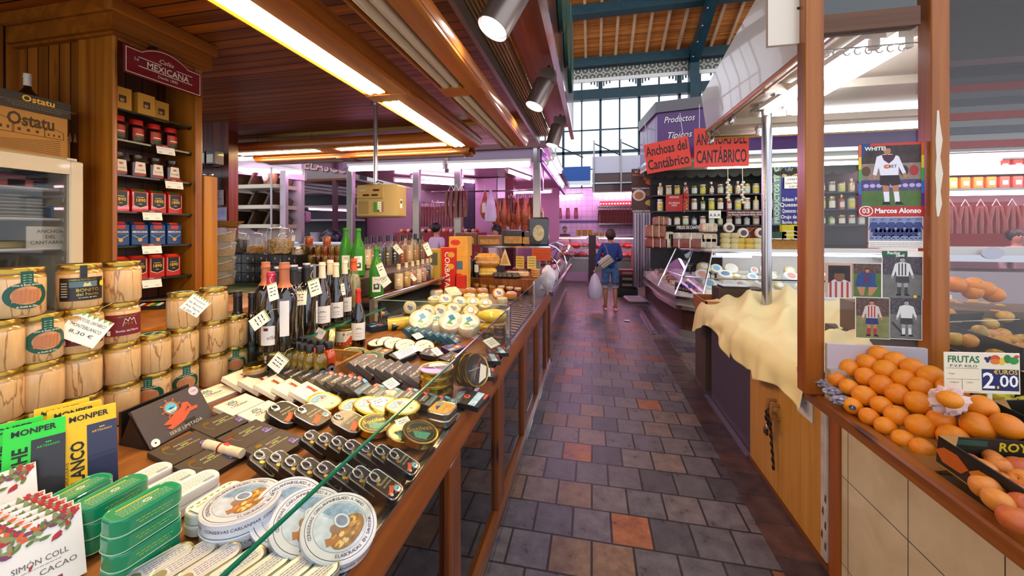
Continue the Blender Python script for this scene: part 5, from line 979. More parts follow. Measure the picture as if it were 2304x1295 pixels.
for i,(px,pyb,pyt) in enumerate(((796,690,582),(764,640,575))):
 p,h=stand(px,pyb,pyt,Z1);put(('orange',i),lambda:bottle(h*.14,h,CID,CLR,(.76,mat('#d8501a',.5,bump=.6,bs=80),None),None,.72,mat('#8a7a1e',.1,coat=1.0)),T(*p),f'yellow liqueur bottle with an orange wrapped neck, {["right", "left"][i]} one','orange-necked bottles')
for i,(px,pyb,pyt) in enumerate(((912,560,511),(928,560,511),(940,560,512))):
 p=ony(px,560,4.12);put(('tallw',i),lambda:bottle(.035,.26,BDX,AMB,(.72,[mat('#d8c890',.4),mat('#d8c890',.4),K][i],None)),T(p.x,p.y,1.30+.005),f'wine bottle with {["cream", "cream", "black"][i]} capsule behind the spirits, {["left", "middle", "right"][i]} one','wine bottles behind the spirits')
t=thing('bottle_step','dark raised step under the tall spirit bottles','shelf',T(0,0,0));g=MB();g.box(-2.02,-1.66,2.44,4.3,1.165,1.298,mat('#3a2a20',.4));obj('body',g,t)
for i,(px,py,d,w_,h_,rot) in enumerate(((858,607,2.78,.05,.11,28),(866,632,2.77,.07,.075,40),(895,560,3.62,.048,.11,45),(962,560,3.7,.055,.135,28),(928,622,3.4,.034,.09,45))):price_tag(f'white card hung on a bottle neck, {["on the green cider, upper", "on the green cider, lower", "on the spirits", "at the right end of the spirits", "on the small bottles"][i]}',px,py,d,w_,h_,R(rot),2,(.1,-.95,.25),60+i)
# ---- boxes of sweets and pantry goods at the far end
def sweets(name,lab,px0,px1,pyt,pyb,y,m,dpt=.12,words=None,wcol=None,vert=False,extra=None):
 a,b=ony(px0,pyb,y),ony(px1,pyt,y);w_,h_=b.x-a.x,b.z-a.z;g=MB();g.box(0,w_,0,dpt,0,h_,m,bev=.003);M=T(0,-.0006,0)@RX(PI/2)
 if words:
  Mw=M@T(w_/2,h_/2,.0003)@(RZ(-PI/2) if vert else Matrix());L_=h_ if vert else w_;g.text(words,min(L_*1.3/len(words),(w_ if vert else h_)*.6),wcol or WH,Mw,bold=.01)
 if extra:extra(g,M,w_,h_)
 return tag(obj(name,g,M=T(a.x,y,a.z)),lab,'box')
YB=mat('#d89a3a',.5,var=.1,vs=8);RB=mat('#c4281c',.45)
sweets('sweets_box','tall red sweets box with vertical white lettering',988,1024,557,662,3.75,RB,.12,'CORBATAS',WH,True,lambda g,M,w_,h_:(g.disc(.04,.03,YB,M,12,.0006,(w_*.75,h_*.85)),g.disc(.035,.03,YB,M,12,.0006,(w_*.75,h_*.6))))
sweets('sweets_box','yellow sweets box lying across the red ones',1010,1052,532,576,3.8,YB,.15,None,None,False,lambda g,M,w_,h_:(g.ring(.02,.03,RB,M,14,.0006,1.8,1,(w_*.35,h_*.7)),g.rect(w_*.2,w_*.5,h_*.62,h_*.78,RB,M,.0005)))
sweets('sweets_box','yellow sweets box with a blue square behind the red one',1025,1052,576,655,3.8,YB,.1,None,None,False,lambda g,M,w_,h_:(g.rect(w_*.1,w_*.6,h_*.62,h_*.86,mat('#4a6a8a',.5),M,.0005),g.rect(0,w_*.5,0,h_*.5,RB,M,.0004)))
sweets('sweets_box','small yellow box left of the tall red sweets box',967,989,560,640,3.7,mat('#b89a3a',.5),.1,None,None,False,lambda g,M,w_,h_:g.rect(w_*.1,w_*.8,h_*.55,h_*.9,mat('#5a5a4a',.5),M,.0005))
sweets('sweets_box','low red box under the yellow sweets',1026,1045,620,664,3.72,RB,.07)
p=ony(1072,602,4.42);p.z=1.102;h=.30;put('darkb',lambda:bottle(h*.16,h,BDX,DKG,None,(.2,.5,.5,CREAM,None)),T(*p)@aimz(p),'black oil bottle with a pale tag beside the sweets boxes')
p=ony(1053,600,4.36);p.z=1.102;h=.31;put('corkb',lambda:bottle(h*.17,h,SPI,DKG,(.86,mat('#c89a5a',.5),None),(.2,.55,.6,CREAM,None)),T(*p)@aimz(p),'dark liqueur bottle with a wooden stopper behind the sweets')
HON=mat('#8a4a14',.15,coat=1.0);RLID=mat('#a8402a',.4)
for i,px in enumerate((1051,1071,1089,1108,1128,1147,1165)):p=ony(px,660,4.2);p.z=deck(p.x)+.002;put(('hj',i>3),lambda:small_jar(.042,.095,HON if i<4 else mat('#6a1a14',.2,coat=1.0),GOLD if i<4 else mat('#c9b8a8',.4)),T(*p),f'small {"honey" if i < 4 else "dark red jam"} jar in the row at the far end, {ORD[i]} from the left','jars in the far row')
p=ony(1051,640,4.2);p.z=deck(p.x)+.1;put(('hj','tall'),lambda:small_jar(.045,.16,mat('#7a4a20',.3,coat=1.0,var=.3,vs=50),GOLD),T(*p),'tall brown jar on top of the far row')
t=thing('stepped_stand','wooden step at the far end of the counter carrying cakes and boxes','shelf',T(0,0,0));g=MB();g.box(-1.42,-.62,4.28,4.66,.97,1.1,CWV);obj('body',g,t)
for i,px in enumerate((1118,1128,1138,1148,1160)):p=ony(px,640,4.34);p.z=1.105;put('sm',lambda:carton('chocolate_carton','carton',.09,.07,.03,mat('#2e2c34',.4),lambda g,M,sx,sy:(g.text('ORO',.016,GOLDL,M,0,.01,.0004),g.rect(-sx*.3,sx*.3,-sy*.35,-sy*.2,mat('#8a5a2a',.5),M,.0004)),K),T(p.x,p.y,p.z+.02)@RZ(R(35))@RX(R(38)),f'dark small carton with gold print leaning in the far row, {ORD[i]} from the left','dark leaning cartons')
CAKE=mat('#c98a2e',.45,var=.3,vs=22,coat=.4);CAKE2=mat('#d8b04a',.45,var=.25,vs=18,coat=.4)
for i,(px,py,rx,rz,m,lab) in enumerate(((1096,596,.15,.085,CAKE,'golden sponge cake loaf in wrapping on top'),(1097,630,.11,.055,CAKE2,'yellow sponge cake in wrapping underneath'),(1165,625,.14,.035,mat('#c99a6a',.45,var=.3,vs=25,coat=.4),'long pack of biscuits at the far end'))):
 p=ony(px,py,4.45 if i<2 else 4.5);g=MB();g.box(-rx,rx,-.06,.06,-rz,rz,m,None,rz*.5);g.tube([(-rx*.9,-.062,-rz*.2),(rx*.9,-.062,-rz*.2)],.003,CREAM)
 p.z=[1.30,1.157,1.137][i];tag(obj('sponge_cake',g,M=T(*p)@RZ(R(12))),lab,'cake')
for i,px in enumerate((1170,1196)):p=ony(px,590,4.5);g=MB();g.box(-.055,.055,-.004,.004,-.075,.075,mat('#c8a850',.5,var=.1,vs=10));[g.box(-.04,.04,-.0046,-.004,.045-.03*k,.055-.03*k,mat('#8a6a2a',.5)) for k in range(4)];tag(obj('wafer_card',g,M=T(*p)@RZ(R(-20+50*i))),f'yellow printed card standing on the far goods, {["left", "right"][i]} one','card')
p=ony(1137,578,4.55);g=MB();g.prism([(-.07,-.1),(.07,-.1),(.0,.1)],0,.03,mat('#cdb48a',.5,var=.15,vs=14));g.poly([(-.045,-.08,.031),(.045,-.08,.031),(0,.05,.031)],mat('#b8883a',.5));tag(obj('cheese_wedge_box',g,M=T(*p)@RX(PI/2)),'triangular cheese wedge box standing at the far end','box')
for i in range(4):p=ony(1205,632,4.52);g=MB();g.lathe([(.05,0),(.056,.006),(.056,.018),(.05,.024)],mat('#b8854a',.6,var=.2,vs=30),None,18);tag(obj('round_cake',g,M=T(p.x,p.y,1.102+.025*i)),f'flat round cake in the little stack at the far end, {ORD[3 - i]} from the top','cake','stack of flat cakes')
p=ony(1108,600,4.6);g=MB();g.box(-.04,.04,-.03,.03,0,.11,mat('#24140e',.4));g.box(-.02,.02,-.031,-.03,.02,.07,mat('#c9b89a',.5));tag(obj('coffee_carton',g,M=T(p.x,p.y,1.102)),'small dark brown carton with a pale label between the cakes','carton')
# ---------------------------------------------------------------- coffee on the cabinet shelves
CM=lambda y,z,dx=.09:T(-2.55-dx,y,z)@RZ(PI/2)
def front(g,w_,h_,d_):return T(0,-d_/2-.0006,0)@RX(PI/2)
def gold_box():
 g=MB();g.box(-.045,.045,-.045,.045,0,.13,mat('#c8922e',.4,coat=.2),None,.002);M=front(g,0,0,.09);g.rect(-.018,.018,.045,.085,mat('#3a2214',.4,var=.4,vs=60),M,0);g.rect(-.012,.006,.05,.066,mat('#b8945a',.4),M,.0003);return tag(obj('coffee_tin_box',g),'x','box')
for i,y in enumerate((1.665,1.785,1.90)):put('gbox',gold_box,CM(y,shz[0],.1+.05*(i==2)),f'gold coffee gift box with a dark picture on the top shelf, {["left", "middle", "right"][i]} one','gold boxes on the top shelf')
def redlid():
 t=thing('coffee_jar','x','jar');g=MB();g.lathe([(.030,0),(.034,.008),(.034,.09),(.030,.105),(.026,.11)],mat('#2a120a',.15,coat=1.0),None,18);obj('glass_body',g,t)
 g=MB();g.lathe([(.031,.108),(.031,.135),(.029,.138),(.0001,.138)],REDP,None,18,cap=False);obj('lid',g,t)
 g=MB();g.lathe([(.0348,.018),(.0348,.088)],mat('#b02a1c',.45),None,12,a0=-PI/2-1,a1=-PI/2+1,cap=False);g.lathe([(.0352,.018),(.0352,.04)],mat('#2f4a2a',.5),None,12,a0=-PI/2-.8,a1=-PI/2+.7,cap=False);g.lathe([(.0354,.05),(.0354,.056)],CREAM,None,12,a0=-PI/2-.6,a1=-PI/2+.6,cap=False);obj('label',g,t);return t
for i in range(4):put('rl',redlid,CM(1.66+.093*i,shz[1]),f'instant coffee jar with red lid on the second shelf, {ORD[i]} from the left','red lidded coffee jars')
def colj():
 t=thing('coffee_jar','x','jar');g=MB();g.prism(rrect(.078,.06,.018),0,.09,mat('#2c150b',.15,coat=1.0),None,.006);g.lathe([(.03,.088),(.026,.11),(.026,.118)],mat('#2c150b',.15,coat=1.0),None,16);obj('glass_body',g,t)
 g=MB();g.lathe([(.031,.11),(.031,.128),(.0001,.13)],mat('#16100c',.3),None,16,cap=False);obj('lid',g,t)
 g=MB();M=front(g,0,0,.06);g.poly([(-.03,.018),(.03,.018),(.024,.088),(-.024,.088)],mat('#e6dcd2',.5),M);g.rect(-.03,.03,.012,.024,mat('#a8301c',.5),M,.0003);g.text('COLOMBIA',.010,INK,M,0,.042,.0004,sx=.9);g.disc(.011,.006,mat('#b8503a',.5),M,12,.0004,(0,.068));obj('label',g,t);return t
for i in range(4):put('cj',colj,CM(1.66+.095*i,shz[2]),f'dark coffee jar with a white label on the third shelf, {ORD[i]} from the left','white labelled coffee jars')
def bag(c,panel,top,word,kind):
 t=thing('coffee_bag','x','coffee bag');g=MB();w_,h_,d_=.082,.135,.055
 g.add([(-w_/2,-d_/2,0),(w_/2,-d_/2,0),(w_/2,d_/2,0),(-w_/2,d_/2,0),(-w_/2,-d_/2,h_*.86),(w_/2,-d_/2,h_*.86),(w_/2,d_/2,h_*.86),(-w_/2,d_/2,h_*.86),(-w_*.42,-d_*.12,h_),(w_*.42,-d_*.12,h_),(w_*.42,d_*.12,h_),(-w_*.42,d_*.12,h_)],[(3,2,1,0),(0,1,5,4),(1,2,6,5),(2,3,7,6),(3,0,4,7),(4,5,9,8),(5,6,10,9),(6,7,11,10),(7,4,8,11),(8,9,10,11)],c);obj('foil',g,t)
 g=MB();M=front(g,0,0,d_);q=w_/2
 if kind=='shield':g.poly([(-q*.85,h_*.84),(-q*.85,h_*.26),(0,h_*.16),(q*.85,h_*.26),(q*.85,h_*.84)],CREAM,M);g.poly([(-q*.8,h_*.85),(-q*.8,h_*.28),(0,h_*.185),(q*.8,h_*.28),(q*.8,h_*.85)],panel,M@T(0,0,.0003));g.text(word,.026,YEL if word=='1890' else WH,M,0,h_*.5,.0008,bold=.01);g.rect(-q*.45,q*.45,h_*.62,h_*.65,LGREY,M,.0008);g.rect(-q*.2,q*.2,h_*.33,h_*.36,LGREY,M,.0008)
 else:g.text(word,.015,WH,M,0,h_*.56,.0008,bold=.015);g.ring(0,.011,GOLDL,M,14,.0008,1,1,(0,h_*.22));g.poly([(-q*.9,h_*.42,.0004),(0,h_*.24,.0004),(0,h_*.27,.0004),(-q*.9,h_*.45,.0004)],LGREY,M);g.poly([(q*.9,h_*.42,.0004),(0,h_*.24,.0004),(0,h_*.27,.0004),(q*.9,h_*.45,.0004)],LGREY,M);g.scrib(-.03,.03,h_*.46,SKY,M,.002,.0006,3)
 g.poly([(-q*.5,h_*.7,.0006),(q*.5,h_*.7,.0006),(q*.6,h_*.86,.0006),(-q*.6,h_*.86,.0006)],top,M) if kind!='shield' else None
 Mt=frame((0,-d_*.31,h_*.93),(1,0,0),(0,-h_*.14,d_*.38));g.rect(-q*.6,q*.6,-.008,.010,top,Mt,.0025);obj('print',g,t);return t
REDB=mat('#c2261a',.3,coat=.5);BLB=mat('#12447e',.3,coat=.5)
for i in range(4):put('bg1',lambda:bag(REDB,mat('#16120e',.35),mat('#1a6a2a',.4),'1890','shield'),CM(1.66+.097*i,shz[3]),f'red and black coffee bag with green top on the fourth shelf, {ORD[i]} from the left','green topped coffee bags')
for i in range(4):put('bg2',lambda:bag(BLB,BLB,mat('#c23a2a',.4),'MEXICANA','medal'),CM(1.66+.095*i,shz[4]),f'blue coffee bag with a gold medal on the fifth shelf, {ORD[i]} from the left','blue coffee bags')
for i in range(4):put('bg3',lambda:bag(REDB,mat('#16120e',.35),mat('#d8402a',.4),'1890','shield'),CM(1.66+.093*i,shz[5]),f'red and black coffee bag on the lowest shelf, {ORD[i]} from the left','red coffee bags on the lowest shelf')
for i,(px,py) in enumerate(((373,337),(392,414),(343,484),(342,559),(342,635))):
 p=onx(px,py,-2.535);g=MB();g.box(-.045,.045,-.0006,0,-.03,.03,WH);M=T(0,-.0008,0)@RX(PI/2);g.rect(-.045,.045,.016,.03,MAROON,M,0);g.text('oferta',.009,WH,M,0,.023,.0003);g.scrib(-.036,.02,.004,GREY,M,.002,.0003,i);g.text('6,95',.011,INK,M,.022,-.018,.0003);g.rect(-.038,-.02,-.022,-.018,GREY,M,.0003)
 tag(obj('shelf_price_card',g,M=T(*p)@RZ(R(78))@RX(R(-14))),f'white shelf price card with a dark red header, {ORD[i]} from the top','price card','shelf price cards on the coffee cabinet')
 # hanging sign
y0,y1=onx(279,130,-2.44).y,onx(453,200,-2.44).y;zb_,zt_=onx(279,160,-2.44).z,onx(280,98,-2.44).z;w_,h_=y1-y0,zt_-zb_
t=thing('hanging_sign','dark red arched coffee sign with white lettering hanging on the cabinet','sign',T(-2.44,(y0+y1)/2,zb_)@RZ(R(90)))
def arch(q):
 o=[(-w_/2+q,q),(w_/2-q,q),(w_/2-q,h_-q)]
 for i in range(13):a=i/12;x=w_*.30*(1-2*a);o.append((x,h_-q+.045*math.sin(PI*a)**.8))
 return o+[(-w_/2+q,h_-q)]
g=MB();M=RX(PI/2);g.prism(arch(0),-.006,0,mat('#7a0c18',.35,coat=.3),M)
a1,a2=arch(.007),arch(.011);n=len(a1);g.add([(p[0],p[1],.0005) for p in a1+a2],[(i,(i+1)%n,(i+1)%n+n,i+n) for i in range(n)],CREAM,M)
MS=M@T(0,0,.0006);g.text('Cafés',.036,CREAM,MS,0,h_*.86,sh=.3);g.text('MEXICANA',.05,CREAM,MS,.014,h_*.53,0,sx=.9,bold=.012);g.text('La',.024,CREAM,MS,-w_*.36,h_*.62);g.text('Desde 1890',.022,CREAM,MS,.01,h_*.24)
for y,a,b in((h_*.72,-.34,-.06),(h_*.72,.14,.36),(h_*.385,-.34,.36)):g.rect(w_*a,w_*b,y-.002,y+.002,CREAM,MS)
obj('panel',g,t);g=MB();g.tube([(-w_*.4,.002,h_),(-.05,.03,h_+.10),(.05,.03,h_+.10),(w_*.4,.002,h_)],.0018,STEEL,n=5);obj('wire',g,t)
p=onx(345,108,-2.5);g=MB();g.lathe([(.0001,-.02),(.03,-.018),(.035,0),(.02,.03)],mat('#3a3030',.3,.6),None,16);tag(obj('spot_fitting',g,M=T(p.x,p.y,2.69)),'small round lamp fitting under the cornice above the coffee sign','lamp')
# ---------------------------------------------------------------- on and in the fridge
y0,y1=onx(-60,300,-2.7).y,onx(152,300,-2.7).y;zt=onx(60,212,-2.7).z;zb=2.032;h_=zt-zb;w_=y1-y0
t=thing('wine_carton','brown wine carton with a black lid band standing on the fridge','box',T(-2.7,(y0+y1)/2,zb)@RZ(PI/2));KR=mat('#b5813a',.7,var=.06,vs=6)
g=MB();g.box(-w_/2,w_/2,0,.30,0,h_*.74,KR);M=T(0,-.0006,0)@RX(PI/2);BR=mat('#4a3414',.7);cx_=w_*.05
g.text('Ostatu',.085,BR,M,cx_+w_*.03,h_*.55,bold=.03,fit=w_*.52);
for i in range(8):g.poly([(cx_-w_*.3+.0*i,h_*(.05+.02*i),0),(cx_+w_*.36,h_*(.0+.035*i)+.01,0),(cx_+w_*.36,h_*(.0+.035*i)+.0125,0),(cx_-w_*.3,h_*(.05+.02*i)+.002,0)],BR,M)
for x,a,b in((-.09,.08,.05),(.0,.11,.045),(.09,.07,.035)):
 z=h_*.32;pts=[(cx_+x-a/2,z),(cx_+x+a/2,z),(cx_+x+a/2,z+b),(cx_+x,z+b*1.4),(cx_+x-a/2,z+b)]
 for q in range(5):A,B=pts[q],pts[(q+1)%5];g.tube([(A[0],A[1],0),(B[0],B[1],0)],.0012,BR,M,4)
 for q in range(3):g.rect(cx_+x-a*.35+q*a*.28,cx_+x-a*.25+q*a*.28,z+b*.3,z+b*.6,BR,M,.0002)
for x in(-.16,-.13,.15,.17):g.poly([(cx_+x-.008,h_*.32),(cx_+x+.008,h_*.32),(cx_+x,h_*.32+.05)],BR,M@T(0,0,.0002))
obj('carton_body',g,t)
g=MB();g.box(-w_/2-.008,w_/2+.008,-.008,.31,h_*.72,h_,mat('#2a241e',.5));M=T(0,-.0086,0)@RX(PI/2);g.text('Ostatu',.042,GOLDL,M,cx_+.03,h_*.92,bold=.02)
for i in range(3):g.scrib(cx_-.1+.02*i,cx_+.17-.03*i,h_*(.85-.035*i),mat('#8a7a5a',.6),M,.003,.0003,i)
obj('lid_band',g,t)
p=onx(62,210,-2.98);put(('wine','top'),lambda:bottle(.038,.32,BDX,DKG,(.8,mat('#e0d8c4',.4),None)),T(p.x,p.y,onx(62,167,-2.98).z-.32),'dark wine bottle with a cream capsule standing behind the brown carton')
g=MB();zz=onx(62,167,-2.98).z-.32;g.box(-3.1,-2.85,p.y-.2,p.y+.1,2.031,zz-.001,KR);tag(obj('hidden_carton',g),'carton behind the wine carton carrying the dark bottle','box')
fz_=sorted(FSH+[1.2,.95],reverse=True)
def infridge(name,g,px,zi,dx,label,cat,rz=0,grp=None):
 y=onx(px,450,-2.66-dx).y;return tag(obj(name,g,M=T(-2.66-dx,y,fz_[zi]+.004)@RZ(PI/2+rz)),label,cat,grp)
g=MB();g.box(-.085,.085,-.003,.003,0,.11,mat('#e4dfd0',.6));M=T(0,-.0034,0)@RX(PI/2);[g.text(s_,.023,INK,M,0,.085-.028*i,.0002) for i,s_ in enumerate(('ANCHOA','DEL','CANTABRICO'))];infridge('anchovy_sign_card',g,113,2,.03,'white card with black capital letters inside the fridge','sign')
for i,(px,n,m,q) in enumerate(((20,7,'#c9b88a',1),(55,6,'#d8c9a0',1),(75,9,'#4a3a30',0),(105,8,'#6a5040',0))):
 for k in range(n):g=MB();g.lathe([(.055,0),(.075,.012),(.075,.016),(.05,.006)],mat(m,.3,coat=.4),None,18);o=infridge('stacked_plate',g,px,q,.2,f'{"pale" if q else "brown"} flat dish in the fridge, {ORD[n - 1 - k]} from the top of {ORD[i]} pile','dish',0,'dish piles in the fridge');o.location.z+=.017*k
for i,(px,m,zi,s_) in enumerate(((5,'#a83a2a',0,(.06,.07)),(30,'#c9503a',0,(.05,.05)),(130,'#5a7a9a',1,(.05,.07)),(140,'#7a2a2a',0,(.06,.04)),(20,'#c9b45a',2,(.06,.035)),(60,'#3a3a2a',3,(.06,.06)),(110,'#4a5a3a',3,(.06,.05)),(30,'#2a4a3a',3,(.06,.09)))):
 g=MB();g.box(-s_[0],s_[0],-.05,.05,0,s_[1],mat(m,.4,coat=.3),None,.008);infridge('food_package',g,px,zi,.14,f'{["red", "orange red", "blue", "dark red", "yellow", "dark", "green", "dark green"][i]} food package in the fridge, {["top shelf left", "top shelf behind dishes", "second shelf right", "top shelf right", "third shelf left", "fourth shelf middle", "fourth shelf right", "fourth shelf left"][i]}','package')
g=MB();g.box(-.09,.09,0,.16,0,.21,mat('#d8d0bc',.6));M=T(0,-.0006,0)@RX(PI/2);g.text('Dura',.05,mat('#3a5a3a',.6),M,.01,.14,0,sh=.2);g.scrib(-.05,.06,.07,GREY,M,.004,0,2);p=onx(105,695,-1.98);tag(obj('white_carton',g,M=T(-2.12,p.y,deck(-1.95))@RZ(PI/2)),'off-white carton with green script behind the leftmost jars','box')
# till things on the ledge
p=onz(345,692,1.203);g=MB();g.box(-.09,.09,-.045,.045,0,.02,K,None,.006);[g.box(-.06+.022*i,-.045+.022*i,-.03+.02*j,-.017+.02*j,.02,.024,[WH,REDP,YEL,mat('#3a9a4a',.4),WH][i]) for i in range(5) for j in range(3)];tag(obj('card_reader',g,M=T(*p)@RZ(R(30))@RX(R(6))),'black card reader with coloured keys on the pine ledge','card reader')
g=MB();g.box(-.12,.12,-.08,.08,0,.012,mat('#a8865a',.6));g.box(-.1,.12,-.07,.07,.012,.022,DK);p=onz(372,672,1.203);tag(obj('account_book',g,M=T(*p)@RZ(R(40))),'brown account book lying on the pine ledge','book')
# ---------------------------------------------------------------- shelves and papers beyond the cabinet
SHF=wood('#4a2010','#6d3418','x',1,.4)
t=thing('wall_shelf','dark little wall shelves beyond the coffee cabinet','shelf',T(0,0,0));wz=[ony(460,y,3.45).z for y in(370,425,463)]
for z in wz:g=MB();g.box(-4.85,-4.2,3.38,3.6,z-.015,z,SHF);obj('board',g,t)
for i,(px,zi,w_,h_,lab) in enumerate(((452,0,.07,.16,'left'),(472,0,.07,.14,'right'))):
 p=ony(px,360,3.42);g=MB();g.box(-w_,w_,0,.1,0,h_,mat('#24110c',.35,coat=.3));g.box(-w_*.6,w_*.6,-.001,0,h_*.1,h_*.75,CREAM);tag(obj('dark_gift_box',g,M=T(p.x,3.42,wz[0])),f'dark gift box with a cream label on the upper wall shelf, {lab} one','box','dark gift boxes')
for i,(px,zi) in enumerate(((447,1),(466,1),(458,2))):p=ony(px,420,3.45);put('djar',lambda:small_jar(.055,.17,mat('#1a0f10',.12,coat=1.0),STEEL,mat('#cfc8c8',.5)),T(p.x,3.47,wz[zi])@RZ(-PI/2),f'dark glass jar with white label on the wall shelves, {["left of the middle shelf", "right of the middle shelf", "on the lowest shelf"][i]}','dark jars on the wall shelves')
p=ony(437,430,3.4);put('obot',lambda:bottle(.05,.30,BRG,CLR,(.75,mat('#c8742a',.4),None),None,.7,mat('#d8ccb8',.3)),T(p.x,3.38,ony(437,458,3.38).z),'pale bottle with an orange top beside the cabinet edge')
g=MB();p=ony(491,444,3.58);g.box(-.075,.075,-.002,0,-.085,.085,mat('#d8c4d0',.6));M=T(0,-.0026,0)@RX(PI/2);g.ring(.015,.02,INK,M,12,0,.8,1,(-.01,.035));g.text('iburrianas',.026,INK,M,0,-.015);g.scrib(-.05,.06,-.05,GREY,M,.004,0,2);tag(obj('paper_notice',g,M=T(*p)),'white paper notice on the red boarded wall','notice')
# a sketch of a cook
a,b=ony(453,540,3.56),ony(510,466,3.56);w_,h_=b.x-a.x,b.z-a.z;g=MB();g.box(0,w_,-.002,0,0,h_,mat('#c4b8d8',.6,var=.2,vs=9,col2='#8a8ac8'));M=T(0,-.0026,0)@RX(PI/2);CK=mat('#e6dede',.6)
g.poly([(w_*.25,h_*.3),(w_*.6,h_*.3),(w_*.62,h_*.6),(w_*.5,h_*.64),(w_*.3,h_*.62)],CK,M);g.poly([(w_*.22,h_*.82,.0003),(w_*.5,h_*.84,.0003),(w_*.56,h_*.98,.0003),(w_*.3,h_*.97,.0003)],WH,M);g.disc(w_*.15,h_*.1,mat('#d8a078',.6),M,14,.0003,(w_*.42,h_*.74));g.disc(w_*.05,h_*.035,mat('#c07a5a',.6),M,10,.0005,(w_*.58,h_*.73));g.disc(w_*.22,h_*.04,mat('#7a84b0',.5),M,14,.0004,(w_*.75,h_*.6));g.poly([(w_*.5,h_*.55,.0003),(w_*.75,h_*.6,.0003),(w_*.75,h_*.64,.0003),(w_*.48,h_*.62,.0003)],CK,M);g.poly([(w_*.28,h_*.05,.0003),(w_*.42,h_*.05,.0003),(w_*.4,h_*.3,.0003),(w_*.28,h_*.3,.0003)],NAVY,M);g.poly([(w_*.1,h_*.3,.0003),(w_*.26,h_*.3,.0003),(w_*.24,h_*.2,.0003),(w_*.12,h_*.2,.0003)],mat('#a83a4a',.6),M)
tag(obj('drawing',g,M=T(*a)),'blue and white sketch of a cook holding a pan on the wall','drawing')
# ---------------------------------------------------------------- goods on the back counter
BT=1.182;CLP=glass((.95,.94,.92),.05,1.4,1.2,.25,(.8,.74,.64));NUT=mat('#b08850',.6,var=.35,vs=70,bump=.8,bs=70)
for i,(px,pyb,pyt) in enumerate(((496,640,604),(496,604,572),(498,572,538),(500,540,508))):
 p=ony(497,630,2.75);z0=BT+.125*i+.001;t=thing('plastic_tub',f'translucent plastic tub of nuts, {ORD[3 - i]} from the top of the pile','tub',T(p.x,2.75,z0));g=MB();g.lathe([(.098,0),(.108,.10)],CLP,None,24,cap=False);g.lathe([(.108,.10),(.114,.102),(.114,.116),(.105,.122),(.0001,.122)],CLP,None,24,cap=False);obj('tub_wall',g,t)
 g=MB();g.lathe([(.093,.004),(.098,.06),(.0001,.064)],NUT,None,20);obj('filling',g,t);g=MB();g.tube([(.112*math.cos(R(a)),-.112*math.sin(R(a)),.09-.035*math.sin(R(a))) for a in range(0,181,15)],.003,WH,n=5);obj('handle',g,t)
 if i==3:g=MB();g.lathe([(.110,.02),(.112,.09)],mat('#5a5a2a',.5,var=.6,vs=40,col2='#b83a2a'),None,12,a0=-PI*.75,a1=-PI*.3,cap=False);obj('label',g,t)
p=ony(497,500,2.75);t=thing('wicker_basket','shallow wicker basket of bread on top of the tubs','basket',T(p.x,2.75,BT+.502));WK=mat('#b5823e',.6,var=.3,vs=60,bump=.8,bs=90);g=MB();g.lathe([(.10,0),(.16,.05),(.165,.055),(.155,.052),(.098,.006),(.0001,.006)],WK,None,26,sx=1.1);[g.tube([((.12+.015*k)*1.1*math.cos(2*PI*i/24),(.12+.015*k)*math.sin(2*PI*i/24),.018+.013*k) for i in range(24)],.005,WK,n=5,closed=True) for k in range(3)];obj('weave',g,t)
for i,(dx,dy) in enumerate(((-.06,0),(.03,-.03),(.06,.04))):g=MB();g.ell((.05,.035,.025),mat('#c99a5a',.6,var=.25,vs=30),None,14,8);tag(obj('bread_roll',g,M=T(p.x+dx,2.75+dy,BT+.535)@RZ(i)),f'bread roll in the wicker basket, {["left", "middle", "right"][i]} one','bread','rolls in the basket')
for i in range(2):
 for k in range(3):p=ony(458,600,2.8);g=MB();g.box(-.07,.07,-.06,.06,0,.09,[CREAM,mat('#c9b46a',.5),mat('#7a8a4a',.5)][(i+k)%3],None,.012);tag(obj('packet',g,M=T(p.x+.02+.01*i,2.92+.13*i,BT+.091*k)),f'packet in the pile left of the plastic tubs, {ORD[2 - k]} from top, {"near" if not i else "far"} pile','packet')
 # black wine gift boxes carrying the glass jars
for r in range(3):
 for c_,px in enumerate((532,566,598,620,640)):
  p=ony(px,640,2.95);g=MB();g.box(-.072,.072,0,.2,0,.085,mat('#15100f',.4,coat=.2),None,.003);M=T(0,-.0006,0)@RX(PI/2)
  for a in range(4):g.add([(q*math.cos(a*PI/4)-e_*math.sin(a*PI/4),.05+q*math.sin(a*PI/4)+e_*math.cos(a*PI/4),.0003+a*.0001) for q,e_ in((-.012,-.002),(.012,-.002),(.012,.002),(-.012,.002))],[(0,1,2,3)],mat('#c9bfae',.5),M)
  g.rect(.052,.062,.02,.05,mat('#a89a84',.5),M,.0003)
  tag(obj('black_gift_box',g,M=T(-3.26+.148*c_,2.95,BT+.0855*r)),f'black star-marked box under the glass jars, {ORD[2 - r]} row from top, {ORD[c_]} from left','box','black boxes under the jars')
JZ=BT+.0855*3+.001
